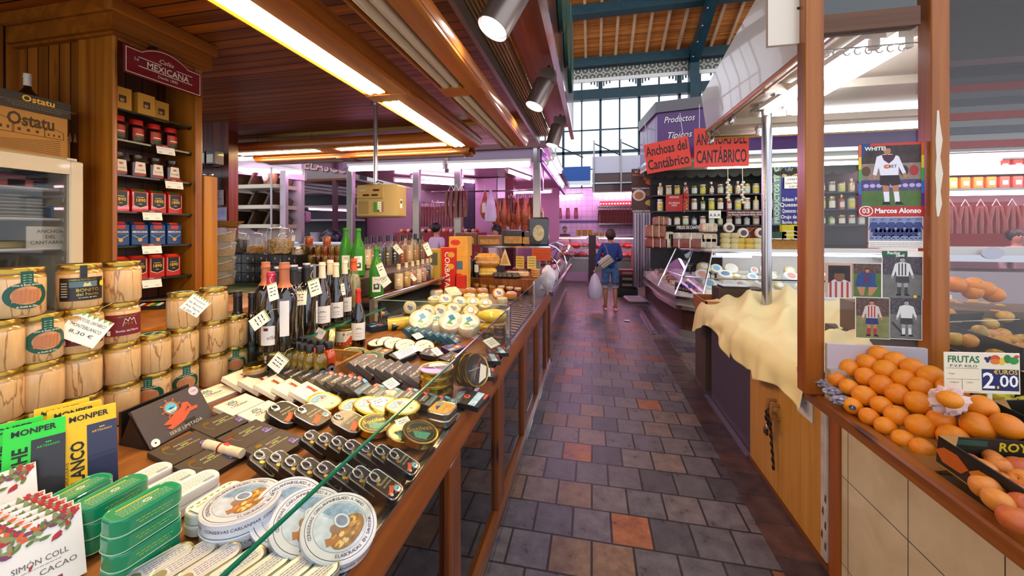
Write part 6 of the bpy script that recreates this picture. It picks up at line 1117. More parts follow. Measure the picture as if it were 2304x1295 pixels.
def candy(name,lab,px,y,r,h,fill,fm,bumpy):
 p=ony(px,560,y);t=thing('glass_jar',lab,'jar',T(p.x,y,JZ));g=MB();g.lathe([(r*.85,0),(r*.97,h*.04),(r,h*.12),(r,h*.72),(r*.9,h*.84),(r*.84,h*.86)],CLR,None,26,cap=False);obj('glass_body',g,t)
 g=MB();g.lathe([(r*.86,h*.855),(r*.9,h*.87),(r*.8,h*.9),(r*.3,h*.92),(r*.16,h*.93),(r*.15,h*.95),(r*.3,h*.97),(r*.28,h*1.0),(.0001,h*1.01)],CLR,None,22,cap=False);obj('lid',g,t)
 g=MB();g.lathe([(r*.82,.004),(r*.95,h*.06),(r*.95,h*fill),(r*.6,h*(fill+.05)),(.0001,h*(fill+.06))],fm,None,24)
 obj('filling',g,t)['kind']='stuff'
 if bumpy:
  rr=random.Random(3);g=MB()
  for i in range(150):
   a=rr.uniform(PI*.9,PI*2.1);z=rr.uniform(.012,h*fill);g.ell((.0085,)*3,bumpy,T(r*.93*math.cos(a),r*.93*math.sin(a),z),6,4)
  for i in range(50):a=rr.uniform(0,2*PI);q=r*.85*math.sqrt(rr.random());g.ell((.0085,)*3,bumpy,T(q*math.cos(a),q*math.sin(a),h*(fill+.05)),6,4)
  obj('nuts',g,t)['kind']='stuff'
 return t
candy('j','glass jar of dark dried fruit, left of three',541,3.05,.075,.21,.62,mat('#24100f',.5,var=.4,vs=50,bump=1,bs=60),None)
candy('j','glass jar a third full of pale nuts, middle of three',577,3.05,.075,.21,.28,mat('#a8844e',.6),mat('#c09a5e',.5))
candy('j','widest glass jar half full of round nuts, right of three',630,3.02,.118,.265,.46,mat('#a07c44',.6),mat('#bf9a5c',.5))
price_tag('little yellowish card on the widest glass jar',660,535,3.1,.03,.05,0,1,(.1,-1,.1),90,False)
# honey jars in two tiers and orange-capped jars
HM=[mat(c,.15,coat=1.0) for c in('#8a4a12','#6a5a1a','#4a2010','#8a6a24','#9a3a14','#7a5a1e')]
for r in range(2):
 for i,px in enumerate((684,700,717,733,748,763)):p=ony(px,600,3.12);put(('hn',(i+r)%6),lambda:small_jar(.033,.088,HM[(i+r)%6],mat('#8a5a2a',.4)),T(p.x,3.12,1.345+.0885*r),f'honey or jam jar in two tiers behind the wine, {["lower", "upper"][r]} tier, {ORD[i]} from the left','honey jars in two tiers')
for i,px in enumerate((705,745)):p=ony(px,540,3.2);put('oj',lambda:small_jar(.035,.08,mat('#b0501a',.15,coat=1.0),mat('#c8602a',.4)),T(p.x,3.14,1.345+.178),f'orange jar standing on top of the honey jars, {["left", "right"][i]} one','orange jars')
p=ony(665,590,3.05);put('cj2',lambda:small_jar(.05,.16,mat('#a8988c',.2,coat=1.0),STEEL),T(p.x+.02,3.05,1.345),'pale jar with a steel lid between the nut jar and honey jars')
g=MB();g.box(-2.4,-2.05,2.96,3.28,1.182,1.343,mat('#3a1d10',.5));tag(obj('low_crate',g),'dark low crate under the honey jars','crate')
# ---------------------------------------------------------------- hanging scale
y_=3.2;a,b=ony(797,488,y_),ony(868,414,y_);w_,h_=b.x-a.x,b.z-a.z;t=thing('hanging_scale','beige electronic scale with green keys hanging from a steel pole','scale',T(a.x,y_,a.z));BE=mat('#a89058',.45);BE2=mat('#8f7a48',.5)
g=MB();g.prism([(.03,0),(w_-.01,0),(w_+.1,.04),(w_+.1,.2),(w_-.01,.26),(.03,.26),(0,.22),(0,.04)],0,h_,BE,None,.012);obj('housing',g,t)
g=MB();M=T(0,-.0008,0)@RX(PI/2);g.box(.035,w_-.025,-.012,0,h_*.58,h_*.92,BE);obj('display_hood',g,t)
g=MB();M=T(0,-.0128,0)@RX(PI/2)
for x,y,w2 in((.62,.82,.2),(.3,.67,.2),(.57,.67,.2)):g.rect(w_*x,w_*(x+w2),h_*y-.009,h_*y+.009,mat('#4a1a10',.3),M)
for k in range(3):g.rect(w_*(.2+.07*k),w_*(.25+.07*k),h_*.8,h_*.84,LGREY,M)
obj('display',g,t)
g=MB()
for r in range(5):
 for c_ in range(5):g.box(w_*(.62+.065*c_),w_*(.675+.065*c_),-.006,.002,h_*(.16+.062*r),h_*(.21+.062*r),[mat('#3a9a2a',.4),mat('#3a9a2a',.4),WH if(r or c_!=2) else REDP,WH,BE2][c_] if not(r==0 and c_==2) else REDP)
obj('keypad',g,t);g=MB();g.box(w_*.14,w_*.46,-.003,.002,h_*.1,h_*.5,BE2);g.box(w_*.17,w_*.42,-.006,0,h_*.43,h_*.46,BE2);obj('printer_door',g,t)
g=MB();Ms=frame((w_+.045,.022,h_*.55),(.110,.04,0),(.04,-.110,0));g.rect(-.02,.02,-.04,.04,WH,T(w_+.1008,.1,h_*.42)@RY(PI/2)@RZ(PI/2));g.rect(-.015,.015,0,.03,K,T(w_+.1012,.1,h_*.42)@RY(PI/2)@RZ(PI/2));obj('sticker',g,t)
px_=ony(845,300,y_+.1).x-a.x;g=MB();g.tube([(px_,.1,h_),(px_,.1,2.89-a.z)],.019,STEEL,n=16);g.lathe([(.045,0),(.045,.01),(.02,.03)],CHROME,T(px_,.1,2.86-a.z));obj('pole',g,t)
g=MB();g.lathe([(.10,0),(.10,.006)],BE2,T(w_*.5,.12,h_),20,sx=1.3);g.tube([(w_*.4,.1,h_+.01),(w_*.6,.08,h_+.04),(w_*.8,.06,h_+.02)],.006,K);obj('top_plate',g,t)
# ================================================================= fruit stall at the right
PIN=wood('#7c3c0e','#a8601a','z',.7,.35,coat=.2,name='fruit_post');PINY=wood('#6b3812','#98581f','y',.8,.38,coat=.3,name='fruit_rail')
def tiles_m():
 m,nt,N,L,P=_new('cream_tiles');tc=N.new('ShaderNodeTexCoord');sp=N.new('ShaderNodeSeparateXYZ');L.new(tc.outputs['Object'],sp.inputs[0]);cb=N.new('ShaderNodeCombineXYZ')
 for i,off in((1,-1.985+.333*30),(2,-.53+.40*10)):a=N.new('ShaderNodeMath');a.inputs[1].default_value=off;L.new(sp.outputs[i],a.inputs[0]);L.new(a.outputs[0],cb.inputs[i-1])
 b=N.new('ShaderNodeTexBrick');b.offset=0
 for k,v in{'Color1':lin('#cfc0a6'),'Color2':lin('#c6b69b'),'Mortar':lin('#4a4034'),'Scale':1,'Mortar Size':.0022,'Mortar Smooth':.1,'Brick Width':.333,'Row Height':.40}.items():b.inputs[k].default_value=v
 L.new(cb.outputs[0],b.inputs[0]);n=N.new('ShaderNodeTexNoise');n.inputs['Scale'].default_value=5;n.inputs['Detail'].default_value=6;n.inputs['Distortion'].default_value=1;L.new(tc.outputs['Object'],n.inputs[0])
 r=N.new('ShaderNodeValToRGB');r.color_ramp.elements[0].position=.35;r.color_ramp.elements[0].color=(.82,.78,.72,1);r.color_ramp.elements[1].position=.65;r.color_ramp.elements[1].color=(1,1,1,1);L.new(n.outputs[0],r.inputs[0])
 mx=N.new('ShaderNodeMix');mx.data_type='RGBA';mx.blend_type='MULTIPLY';mx.inputs[0].default_value=1;L.new(b.outputs[0],mx.inputs[6]);L.new(r.outputs[0],mx.inputs[7]);L.new(mx.outputs[2],P.inputs['Base Color']);P.inputs['Roughness'].default_value=.35;return m
t=thing('fruit_counter','tiled fruit counter with a worn wooden rail at the right','counter',T(0,0,0))
g=MB();g.box(1.12,2.6,-.6,2.03,0,.78,tiles_m());obj('tiled_front',g,t)
g=MB();g.box(1.112,1.16,2.03,2.115,0,.78,PIN);obj('leg',g,t)
g=MB();g.box(1.085,1.15,-.6,2.31,.772,.832,PINY,bev=.008);obj('rail',g,t)
g=MB();g.box(1.15,2.6,-.6,2.18,.78,.80,mat('#4a3a2c',.6));obj('tray_base',g,t)
g=MB();g.box(1.105,1.125,2.118,2.165,.05,.77,mat('#b5aaa8',.5,var=.2,vs=14));[g.poly([(1.1045,2.12+dx,z),(1.1045,2.135+dx,z+.01),(1.1045,2.13+dx,z+.045),(1.1045,2.118+dx,z+.04)],mat('#5a3020',.7)) for dx,z in((0,.1),(.028,.14),(0,.2),(.02,.26),(0,.33))];obj('metal_strip',g,t)['label']='chipped white metal strip'
t=thing('timber_posts','orange wooden frame with two posts and a head beam holding the glass','frame',T(0,0,0))
for x0,x1,z0 in((1.045,1.13,.832),(1.57,1.645,.80)):g=MB();g.box(x0,x1,2.18,2.26,z0,3.4,PIN,bev=.004);obj('post',g,t)
g=MB();g.box(1.122,1.535,2.19,2.25,2.64,2.73,wood('#4a2a12','#6b4020','x',.8,.4));obj('head_beam',g,t)
g=MB();pts=[(0,.0),(.012,.06),(.006,.12),(.016,.2),(.005,.28),(.014,.36),(.004,.44),(.0,.5)];g.add([(1.600+a,2.1793,1.72+b) for a,b in pts]+[(1.592-a*.4,2.1793,1.72+b) for a,b in reversed(pts)],[tuple(range(16))],mat('#e0d4c0',.8));obj('peeled_tape',g,t)['label']='torn strip of white tape'
DUST=glass((.97,.97,.97),.02,1.5,.5,.025,(.75,.72,.7))
t_=tag(obj('glass_sheet',MB().box(1.122,1.535,2.216,2.222,1.0,2.64,DUST)),'dusty glass pane with player pictures taped on it','glass pane')
tag(obj('glass_sheet',MB().box(1.625,3.4,2.216,2.222,1.0,3.4,DUST)),'dusty glass pane right of the second wooden post','glass pane')
tag(obj('upper_panel',MB().box(1.122,1.535,2.22,2.228,2.73,3.4,mat('#1a2420',.08,coat=1.0))),'dark glossy panel above the picture glass','panel')
g=MB();g.box(1.125,1.535,2.15,2.17,.82,1.10,mat('#b9b0b8',.5));g.box(1.125,1.535,2.12,2.15,.80,.98,mat('#a89c90',.5));[g.box(1.14+.012*i,1.146+.012*i,2.119,2.12,.955,.962,mat('#6a6058',.5)) for i in range(32)];tag(obj('white_board',g),'white plastic board behind the oranges at the foot of the glass','board')
# ---- pictures taped to the glass: people shown only as simple printed shapes
SKN=mat('#b57a58',.5)
def player(g,M,x,y,h,shirt,short,sock,stripes=None,crouch=False,hair=None,lean=0.0,sk=None):
 sk=sk or SKN;P=lambda pts,m,z:g.poly([(x+(a+lean*b)*h,y+b*h,z) for a,b in pts],m,M)
 if crouch:
  P([(-.2,0),(-.1,0),(-.05,.3),(-.3,.32)],sk,.0004);P([(.02,0),(.12,0),(.32,.3),(.05,.34)],sk,.0004);P([(-.3,.28),(.32,.28),(.2,.42),(-.2,.42)],short,.0005);P([(-.24,.36),(.22,.36),(.24,.74),(-.2,.76)],shirt,.0006);P([(-.34,.3),(-.22,.3),(-.16,.7),(-.26,.7)],shirt,.0007)
 else:
  P([(-.10,.02),(-.04,.02),(-.01,.46),(-.12,.46)],sk,.0004);P([(.05,.02),(.11,.02),(.12,.46),(.01,.46)],sk,.0004);P([(-.105,.03),(-.035,.03),(-.025,.22),(-.11,.22)],sock,.0005);P([(.045,.03),(.115,.03),(.115,.22),(.04,.22)],sock,.0005)
  P([(-.15,0),(-.03,0),(-.03,.05),(-.12,.05)],INK,.0006);P([(.05,0),(.17,0),(.13,.05),(.05,.05)],INK,.0006);P([(-.15,.34),(-.005,.32),(.0,.42),(.01,.32),(.16,.34),(.13,.54),(-.13,.54)],short,.0006)
  P([(-.13,.5),(.13,.5),(.16,.82),(.06,.86),(-.06,.86),(-.16,.82)],shirt,.0007);P([(-.16,.82),(-.24,.52),(-.19,.5),(-.11,.74)],shirt,.0008);P([(.16,.82),(.24,.54),(.19,.52),(.11,.74)],shirt,.0008);P([(-.24,.52),(-.25,.44),(-.2,.44),(-.19,.5)],sk,.0008);P([(.24,.54),(.25,.45),(.2,.45),(.19,.52)],sk,.0008)
 if stripes:
  for i in range(3):P([(-.09+.07*i,.4 if crouch else .52),(-.06+.07*i,.4 if crouch else .52),(-.06+.07*i,.74 if crouch else .83),(-.09+.07*i,.74 if crouch else .83)],stripes,.0009)
 hy=.82 if crouch else .92;g.disc(h*.055,h*.07,sk,M,14,.001,(x+(lean*hy)*h,y+hy*h));g.poly([(x+(lean*hy+a)*h,y+(hy+b)*h,.0011) for a,b in((-.06,.0),(-.06,.06),(0,.085),(.06,.06),(.06,.01),(.04,.04),(-.04,.04))],hair or INK,M)
def photo(lab,box,bg,fn,border=None,cat='picture'):
 a,b=ony(box[0],box[3],2.21),ony(box[2],box[1],2.21);w_,h_=b.x-a.x,b.z-a.z;g=MB();M=RX(PI/2)
 g.box(0,w_,-.0012,0,0,h_,border or PAPER);q=.012 if border else .003;M=T(0,-.0014,0)@M
 for c,y0,y1 in bg:g.rect(q,w_-q,q+(h_-2*q)*y0,q+(h_-2*q)*y1,c,M,.0001)
 fn(g,M,w_,h_);return tag(obj('poster' if cat=='poster' else 'photograph',g,M=T(a.x,2.2135,a.z)),lab,cat)
TURF=mat('#4a6a2a',.5,var=.2,vs=20);CROWD=mat('#4a4248',.5,var=.6,vs=90);CROWDC=mat('#5a4038',.5,var=.6,vs=90);GRT=mat('#6a6864',.5,var=.2,vs=30);G1,G2,G3=mat('#d8d6d2',.5),mat('#3a3a3a',.5),mat('#9a9894',.5)
def f1(g,M,w_,h_):
 for i in range(9):g.disc(.012,.01,mat('#b8a8d8',.5),M,10,.0003,(w_*(.12+.1*i),h_*.42))
 for x,m in((.12,'#5a3a28'),(.85,'#a82a2a'),(.7,'#3a2a3a')):g.disc(w_*.07,h_*.07,mat(m,.5),M,12,.0003,(w_*x,h_*.62))
 player(g,M,w_*.52,h_*.16,h_*.80,mat('#e6e2ea',.5),mat('#2a1418',.5),mat('#e6e2ea',.5),None,False,mat('#2a1810',.5),-.08);g.poly([(w_*.36,h_*.84,.0014),(w_*.58,h_*.84,.0014),(w_*.54,h_*.77,.0014),(w_*.47,h_*.72,.0014),(w_*.39,h_*.77,.0014)],mat('#4a1a30',.5),M)
 g.disc(.013,.010,mat('#d85a1a',.5),M,14,.0016,(w_*.44,h_*.68));g.text('BET',.02,INK,M,w_*.53,h_*.68,.0016);g.text('188',.011,WH,M,w_*.44,h_*.68,.0018)
 g.rect(0,w_,0,h_*.135,mat('#b81c1c',.45),M,.0018);g.disc(.030,.026,WH,M,18,.002,(w_*.115,h_*.075));g.disc(.026,.022,mat('#b81c1c',.45),M,18,.0022,(w_*.115,h_*.075));g.text('03',.034,WH,M,w_*.115,h_*.075,.0024,bold=.02);g.text('Marcos Alonso',.033,WH,M,w_*.60,h_*.075,.0022,bold=.035,fit=w_*.70)
 g.text('WHITE!',.026,WH,M,w_*.26,h_*.925,.002,bold=.03);g.poly([(.0,h_*.8,.0015),(w_*.06,h_*.8,.0015),(w_*.13,h_*.93,.0015),(w_*.2,h_,.0015),(0,h_,.0015)],mat('#1c3a78',.5),M)
 for i,c in enumerate(('#5a1a7a','#2a6ac0','#3aa84a','#e0c82a','#d8641a')):
  for x in(0,w_-.012):g.rect(x,x+.012,h_*(.14+.17*i),h_*(.31+.17*i),mat(c,.45),M,.0016)
photo('large colour poster of a footballer in white running, red name band below',(1932,318,2080,487),[(TURF,0,.34),(mat('#4a3a68',.5,var=.5,vs=40),.34,.5),(mat('#8a7868',.5,var=.2,vs=50),.5,.74),(mat('#3a2a28',.5,var=.5,vs=30),.74,1)],f1,mat('#c8341a',.45),'poster')
def f2(g,M,w_,h_):
 B1=mat('#34407a',.5);FAC=mat('#8a94b8',.5)
 for i in range(6):player(g,M,w_*(.1+.16*i),h_*.3,h_*.62,B1,mat('#222a58',.5),FAC,None,False,None,0,FAC)
 for i in range(5):player(g,M,w_*(.18+.16*i),h_*.24,h_*.5,mat('#28336a',.5),B1,FAC,None,True,None,0,FAC)
 for i in range(3):g.scrib(w_*.02,w_*.97,h_*(.16-.06*i),INK,M,.0024,.0012,i)
photo('blue tinted team photograph with a printed caption',(1955,487,2078,557),[(PAPER,0,.22),(mat('#7a84a8',.5,var=.3,vs=30),.22,1)],f2)
def f3(g,M,w_,h_):
 player(g,M,w_*.5,h_*.06,h_*.82,G1,G2,G2,G2,False,None,0,G3);g.rect(0,w_*.62,h_*.88,h_,mat('#1a5a3a',.5),M,.0012);g.rect(w_*.62,w_,h_*.88,h_,PAPER,M,.0012);g.text('Racing',.02,WH,M,w_*.28,h_*.96,.0014,bold=.02);g.text('Sevil',.02,WH,M,w_*.44,h_*.905,.0014,bold=.02);g.disc(.007,.007,YEL,M,10,.0012,(w_*.8,h_*.05));g.disc(.006,.006,mat('#2a4a2a',.5),M,10,.0012,(w_*.9,h_*.05))
photo('grey photograph of a standing footballer with a green headline',(1985,565,2078,670),[(GRT,0,.5),(CROWD,.5,1)],f3)
def f4(g,M,w_,h_):
 g.poly([(w_*.05,0,.0005),(w_*.95,0,.0005),(w_*.9,h_*.45,.0005),(w_*.6,h_*.55,.0005),(w_*.3,h_*.52,.0005),(w_*.08,h_*.4,.0005)],mat('#c9c0bc',.5),M);[g.poly([(w_*x,0,.0007),(w_*(x+.08),0,.0007),(w_*(x+.08),h_*.46,.0007),(w_*x,h_*.46,.0007)],mat('#a8382a',.5),M) for x in(.14,.34,.56,.76)]
 g.disc(w_*.2,h_*.16,mat('#7a4a34',.5),M,14,.0009,(w_*.5,h_*.62));g.disc(w_*.27,h_*.14,mat('#1a120e',.5),M,14,.0008,(w_*.5,h_*.74));g.rect(w_*.3,w_*.7,h_*.7,h_*.8,mat('#1a120e',.5),M,.001)
photo('rounded picture of a dark haired man in a red and white striped shirt',(1858,592,1920,668),[(mat('#2a1c14',.5),0,1)],f4,mat('#c9a08a',.5))
photo('picture of a crouching footballer in blue and dark red on grass',(1919,592,1985,668),[(TURF,0,.7),(CROWDC,.7,1)],lambda g,M,w_,h_:player(g,M,w_*.5,h_*.06,h_*.88,mat('#1f3f7a',.5),mat('#1f3f7a',.5),INK,mat('#6a1c30',.5),True))
photo('picture of a standing footballer in red and white stripes with blue shorts',(1925,670,2003,760),[(mat('#7a7a4a',.5,var=.2,vs=25),0,.55),(CROWDC,.55,1)],lambda g,M,w_,h_:player(g,M,w_*.48,h_*.06,h_*.88,mat('#c9b8b0',.5),mat('#24306a',.5),mat('#a82a2a',.5),mat('#a82a2a',.5)))
photo('grey photograph of a standing footballer in white shirt and dark shorts',(2002,670,2076,762),[(GRT,0,.6),(CROWD,.6,1)],lambda g,M,w_,h_:(player(g,M,w_*.52,h_*.08,h_*.86,G1,G2,G1,None,False,None,0,G3),g.poly([(w_*.5,h_*.1,.0003),(w_*.1,h_*.42,.0003),(w_*.05,h_*.38,.0003),(w_*.44,h_*.08,.0003)],G2,M)))
# ---- oranges
def orange_m(c1,c2,nm):
 m,nt,N,L,P=_new(nm);oi=N.new('ShaderNodeObjectInfo');tc=N.new('ShaderNodeTexCoord');n=N.new('ShaderNodeTexNoise');n.inputs['Scale'].default_value=18;L.new(tc.outputs['Object'],n.inputs[0]);ad=N.new('ShaderNodeMath');ad.operation='MULTIPLY_ADD';ad.inputs[1].default_value=.45;L.new(n.outputs[0],ad.inputs[0]);ml=N.new('ShaderNodeMath');ml.operation='MULTIPLY';ml.inputs[1].default_value=.55;L.new(oi.outputs['Random'],ml.inputs[0]);L.new(ml.outputs[0],ad.inputs[2])
 r=N.new('ShaderNodeValToRGB');r.color_ramp.elements[0].position=.1;r.color_ramp.elements[0].color=lin(c1);r.color_ramp.elements[1].position=.85;r.color_ramp.elements[1].color=lin(c2);L.new(ad.outputs[0],r.inputs[0]);L.new(r.outputs[0],P.inputs['Base Color']);P.inputs['Roughness'].default_value=.42
 v=N.new('ShaderNodeTexVoronoi');v.inputs['Scale'].default_value=260;L.new(tc.outputs['Object'],v.inputs[0]);b=N.new('ShaderNodeBump');b.inputs['Strength'].default_value=.25;b.inputs['Distance'].default_value=.002;L.new(v.outputs[0],b.inputs['Height']);L.new(b.outputs[0],P.inputs['Normal']);return m
ORM=orange_m('#d4700a','#e08c10','orange_peel')
def make_orange():
 t=thing('orange','x','orange',None);g=MB();g.ell((.0385,.0385,.037),ORM,None,28,18,.03,1.2,3);obj('peel',g,t);g=MB();g.lathe([(.0001,.0375),(.003,.0372),(.0035,.0358)],mat('#6a6a2a',.7),None,8,cap=False);obj('stem_scar',g,t);return t
OL=[(350,145,45),(460,135,60),(305,205,60),(405,180,58),(550,165,60),(500,215,68),(640,205,68),(240,262,50),(395,252,62),(305,305,52),(480,295,68),(595,262,66),(740,250,78),(325,403,48),(385,350,66),(560,342,70),(685,305,70),(410,460,55),(475,400,60),(675,390,88),(495,510,60),(555,455,68),(845,315,85),(820,392,72),(590,585,65),(685,512,88),(690,645,70),(850,570,88),(1000,410,88),(980,510,100),(1135,510,96),(790,480,80)]
for i,(x,y,r_) in enumerate(OL):
 px,py=1780+x/2.334,740+y/2.334;rv=_ray(px,py);n_v=Vector((-.76,-.35,1));p0=Vector((1.15,2.12,.94));tt=(p0-Vector((0,0,H))).dot(n_v)/rv.dot(n_v);p=Vector((0,0,H))+rv*tt
 sec=math.sqrt(1+((px-CX)/F)**2);rr=min(.047,max(.036,1.1*r_/2.334*tt/(F*sec)));p+=rv.normalized()*rr*.4;p.z=max(p.z,.80+rr)
 row=['lowest','low','middle','upper','top'][min(4,max(0,int(5-(y-100)/110)))];k=sum(1 for q in OL if q[0]<x);m_=len(OL)-1-k
 put('orange',make_orange,T(*p)@RZ(rnd.uniform(0,6))@RX(rnd.uniform(0,3))@SC(rr/.038,rr/.038,rr/.038),f'orange in the {row} part of the pile, {ORD[min(k, m_)]} from the {"left" if k < m_ else "right"}','oranges piled behind the rail')
g=MB();V=lambda x,y:(x,y,max(.805,.94+.76*(x-1.15)+.35*(y-2.12)-.10));g.add([V(1.16,1.62),V(1.40,1.62),V(1.36,2.11),V(1.16,2.11),(1.16,1.62,.802),(1.40,1.62,.802),(1.36,2.11,.802),(1.16,2.11,.802)],[(0,1,2,3),(7,6,5,4),(0,4,5,1),(1,5,6,2),(2,6,7,3),(3,7,4,0)],mat('#8a5a24',.8));tag(obj('sloping_rack',g),'sloping rack hidden under the pile of oranges','rack')
SK=[c for c in sc.objects if c.get('category')=='orange'][13];g=MB();M=frame(SK.location+Vector((-.022,-.034,.006)),(.84,-.54,0),(-.5,-.78,.15));g.disc(.013,.010,NAVY,M,14);g.text('S',.012,WH,M,0,0,.0004);tag(obj('fruit_sticker',g),'dark blue oval sticker on an orange next to the rail','sticker')
# tissue wrappers and a net bag
def crumple(name,lab,px,py,tt,r,m,seed,cat='wrapper',sq=(1,.75,.6)):
 g=MB();g.ell((r*sq[0],r*sq[1],r*sq[2]),m,None,18,12,.5,2.6,seed);return tag(obj(name,g,M=T(*ond(px,py,tt)),smooth=20),lab,cat)
o=crumple('tissue_wrapper','crumpled pink tissue paper around an orange',2136,900,1.42,.052,mat('#d8b8b0',.7),5,'wrapper',(1.1,.5,1))
OT=MB();OT.ell((.034,.034,.03),ORM,None,20,12);c_=tag(obj('orange',OT,M=T(*ond(2137,898,1.37))),'orange showing through the crumpled pink tissue','orange')
for i,(px,py,tt) in enumerate(((1858,862,1.90),(1876,880,1.82),(1896,900,1.74))):crumple('printed_wrapper',f'navy and white printed tissue wrapper in the rail corner, {ORD[i]} from the post',px,py,tt,.04,mat('#1f2350',.5,vs=45,col2='#c9c0c8'),11+i,'wrapper',(1.1,.7,.5))
# ---- price sign FRUTAS 2,00
def fruit_sign(M,lab,price):
 t=thing('price_sign',lab,'price sign',M);w_,h_=.25,.155;g=MB();g.box(-w_/2,w_/2,-.001,.001,0,h_,mat('#e6dcc0',.35,coat=.4));Q=T(0,-.0014,0)@RX(PI/2);G_=mat('#1a6a44',.5)
 g.text('FRUTAS',.036,G_,Q,-.06,h_*.82,.0002,bold=.02,fit=.105);g.text('P.V.P. KILO',.014,INK,Q,-.06,h_*.66,.0002,fit=.09);g.rect(0,w_/2-.004,.012,h_*.6,mat('#161a5c',.4),Q,.0002);g.text(price[0],.085,WH,Q,.022,h_*.30,.0006,bold=.015);g.text(price[1],.062,WH,Q,.088,h_*.30,.0006,bold=.015);g.text('€UROS',.024,YEL,Q,.078,h_*.53,.0006,bold=.01);g.disc(.004,.006,YEL,Q,8,.0006,(.052,h_*.16))
 for a in((-.118,-.008,.6,.012),(-.118,-.008,.33,.012),(-.118,-.008,.02,.012)):g.rect(a[0],a[1],h_*a[2],h_*a[2]+.0012,mat('#8a4a3a',.5),Q,.0003)
 g.rect(-.066,-.0648,.004,h_*.33,mat('#8a4a3a',.5),Q,.0003);g.text('Origen',.008,GREY,Q,-.1,h_*.47,.0003);g.text('Calibre',.008,GREY,Q,-.04,h_*.26,.0003);g.text('Categoría',.008,GREY,Q,-.092,h_*.26,.0003)
 for x,y,rx,ry,c in((.015,.86,.006,.006,'#2a1c50'),(.022,.84,.006,.006,'#2a1c50'),(.02,.80,.006,.006,'#2a1c50'),(.028,.88,.006,.006,'#2a1c50'),(.045,.86,.016,.014,'#c84a1a'),(.046,.79,.017,.011,'#d8702a'),(.068,.80,.010,.014,'#e0b82a'),(.085,.86,.012,.016,'#2a7a3a'),(.105,.82,.016,.014,'#2a8a3a'),(.115,.92,.008,.006,'#c83a2a')):g.disc(rx,ry,mat(c,.5),Q,14,.0004+x*.002,(x,h_*y))
 obj('card',g,t);g=MB();g.box(.02,.036,.0015,.005,-.10,.02,mat('#d8cfc0',.5));obj('stick',g,t);return t
a=ony(2120,880,1.80);fruit_sign(T(a.x+.125,1.80,a.z+.004)@RZ(R(4))@RY(R(-1)),'price sign reading FRUTAS 2,00 euros standing among the fruit',('2','00'))
# ---- cartons of peaches
PEA=orange_m('#a83420','#dc9038','peach_skin');YPE=orange_m('#b89a2a','#c8742c','yellow_peach_skin')
def peach(m,flat=1.0):
 t=thing('peach','x','peach');g=MB();g.ell((.036,.034,.033*flat),m,None,24,16,.04,1.3,6);vs=g.v;g.v=[(x,y,z-.010*math.exp(-((x*x+y*y)/.00008)) if z>0 else z) for x,y,z in vs];obj('skin',g,t);g=MB();g.lathe([(.0001,.024*flat),(.004,.0235*flat)],mat('#4a2a14',.8),None,8,cap=False);obj('stem_hollow',g,t);return t
FRUITS={'red_peach':lambda:peach(PEA),'yellow_peach':lambda:peach(YPE),'yellow_apple':lambda:apple()}
def crate(lab,M,sx,sy,sz,pr=None,fruit='yellow_peach'):
 t=thing('fruit_carton',lab,'fruit carton',M);C1=mat('#171a16',.5);CI=mat('#a07844',.8)
 for nm,a in(('long_side',(-sx/2,sx/2,-sy/2,-sy/2+.006)),('long_side',(-sx/2,sx/2,sy/2-.006,sy/2)),('short_side',(-sx/2,-sx/2+.006,-sy/2,sy/2)),('short_side',(sx/2-.006,sx/2,-sy/2,sy/2))):g=MB();g.box(*a,0,sz,C1);q=.0005;g.box(a[0]+(.003 if a[1]-a[0]<.1 and a[0]<0 else 0),a[1]-(.003 if a[1]-a[0]<.1 and a[0]>0 else 0),a[2]+(.003 if a[3]-a[2]<.1 and a[2]<0 else 0),a[3]-(.003 if a[3]-a[2]<.1 and a[2]>0 else 0),sz*.02,sz+q,CI) if 0 else None;obj(nm,g,t)
 g=MB();g.box(-sx/2,sx/2,-sy/2,sy/2,-.003,.003,CI);obj('bottom',g,t)
 [obj('corner_flap',MB().add([(x,y,sz+.001),(x+dx,y,sz+.001),(x,y+dy,sz+.001),(x,y,sz-.002),(x+dx,y,sz-.002),(x,y+dy,sz-.002)],[(0,1,2),(5,4,3),(0,3,4,1),(1,4,5,2),(2,5,3,0)],CI),t) for x,y,dx,dy in((-sx/2,-sy/2,.06,.06),(sx/2,-sy/2,-.06,.06),(-sx/2,sy/2,.06,-.06),(sx/2,sy/2,-.06,-.06))]
 if pr:g=MB();pr(g,sx,sy,sz);obj('print',g,t)
 nm=lab.split(' carton')[0];nx_,ny_=int((sx-.03)/.078),int((sy-.03)/.078)
 for i in range(nx_*ny_):put(fruit,FRUITS[fruit],M@T(-sx/2+.054+.078*(i%nx_),-sy/2+.054+.078*(i//nx_),.034)@RZ(i)@RX(.3*(i%3)),f'{fruit.replace("_", " ")} at the bottom of the {nm} carton, {ORD[i // nx_]} row, {ORD[i % nx_]} from left',f'fruit at the bottom of the {nm} carton')
 return t
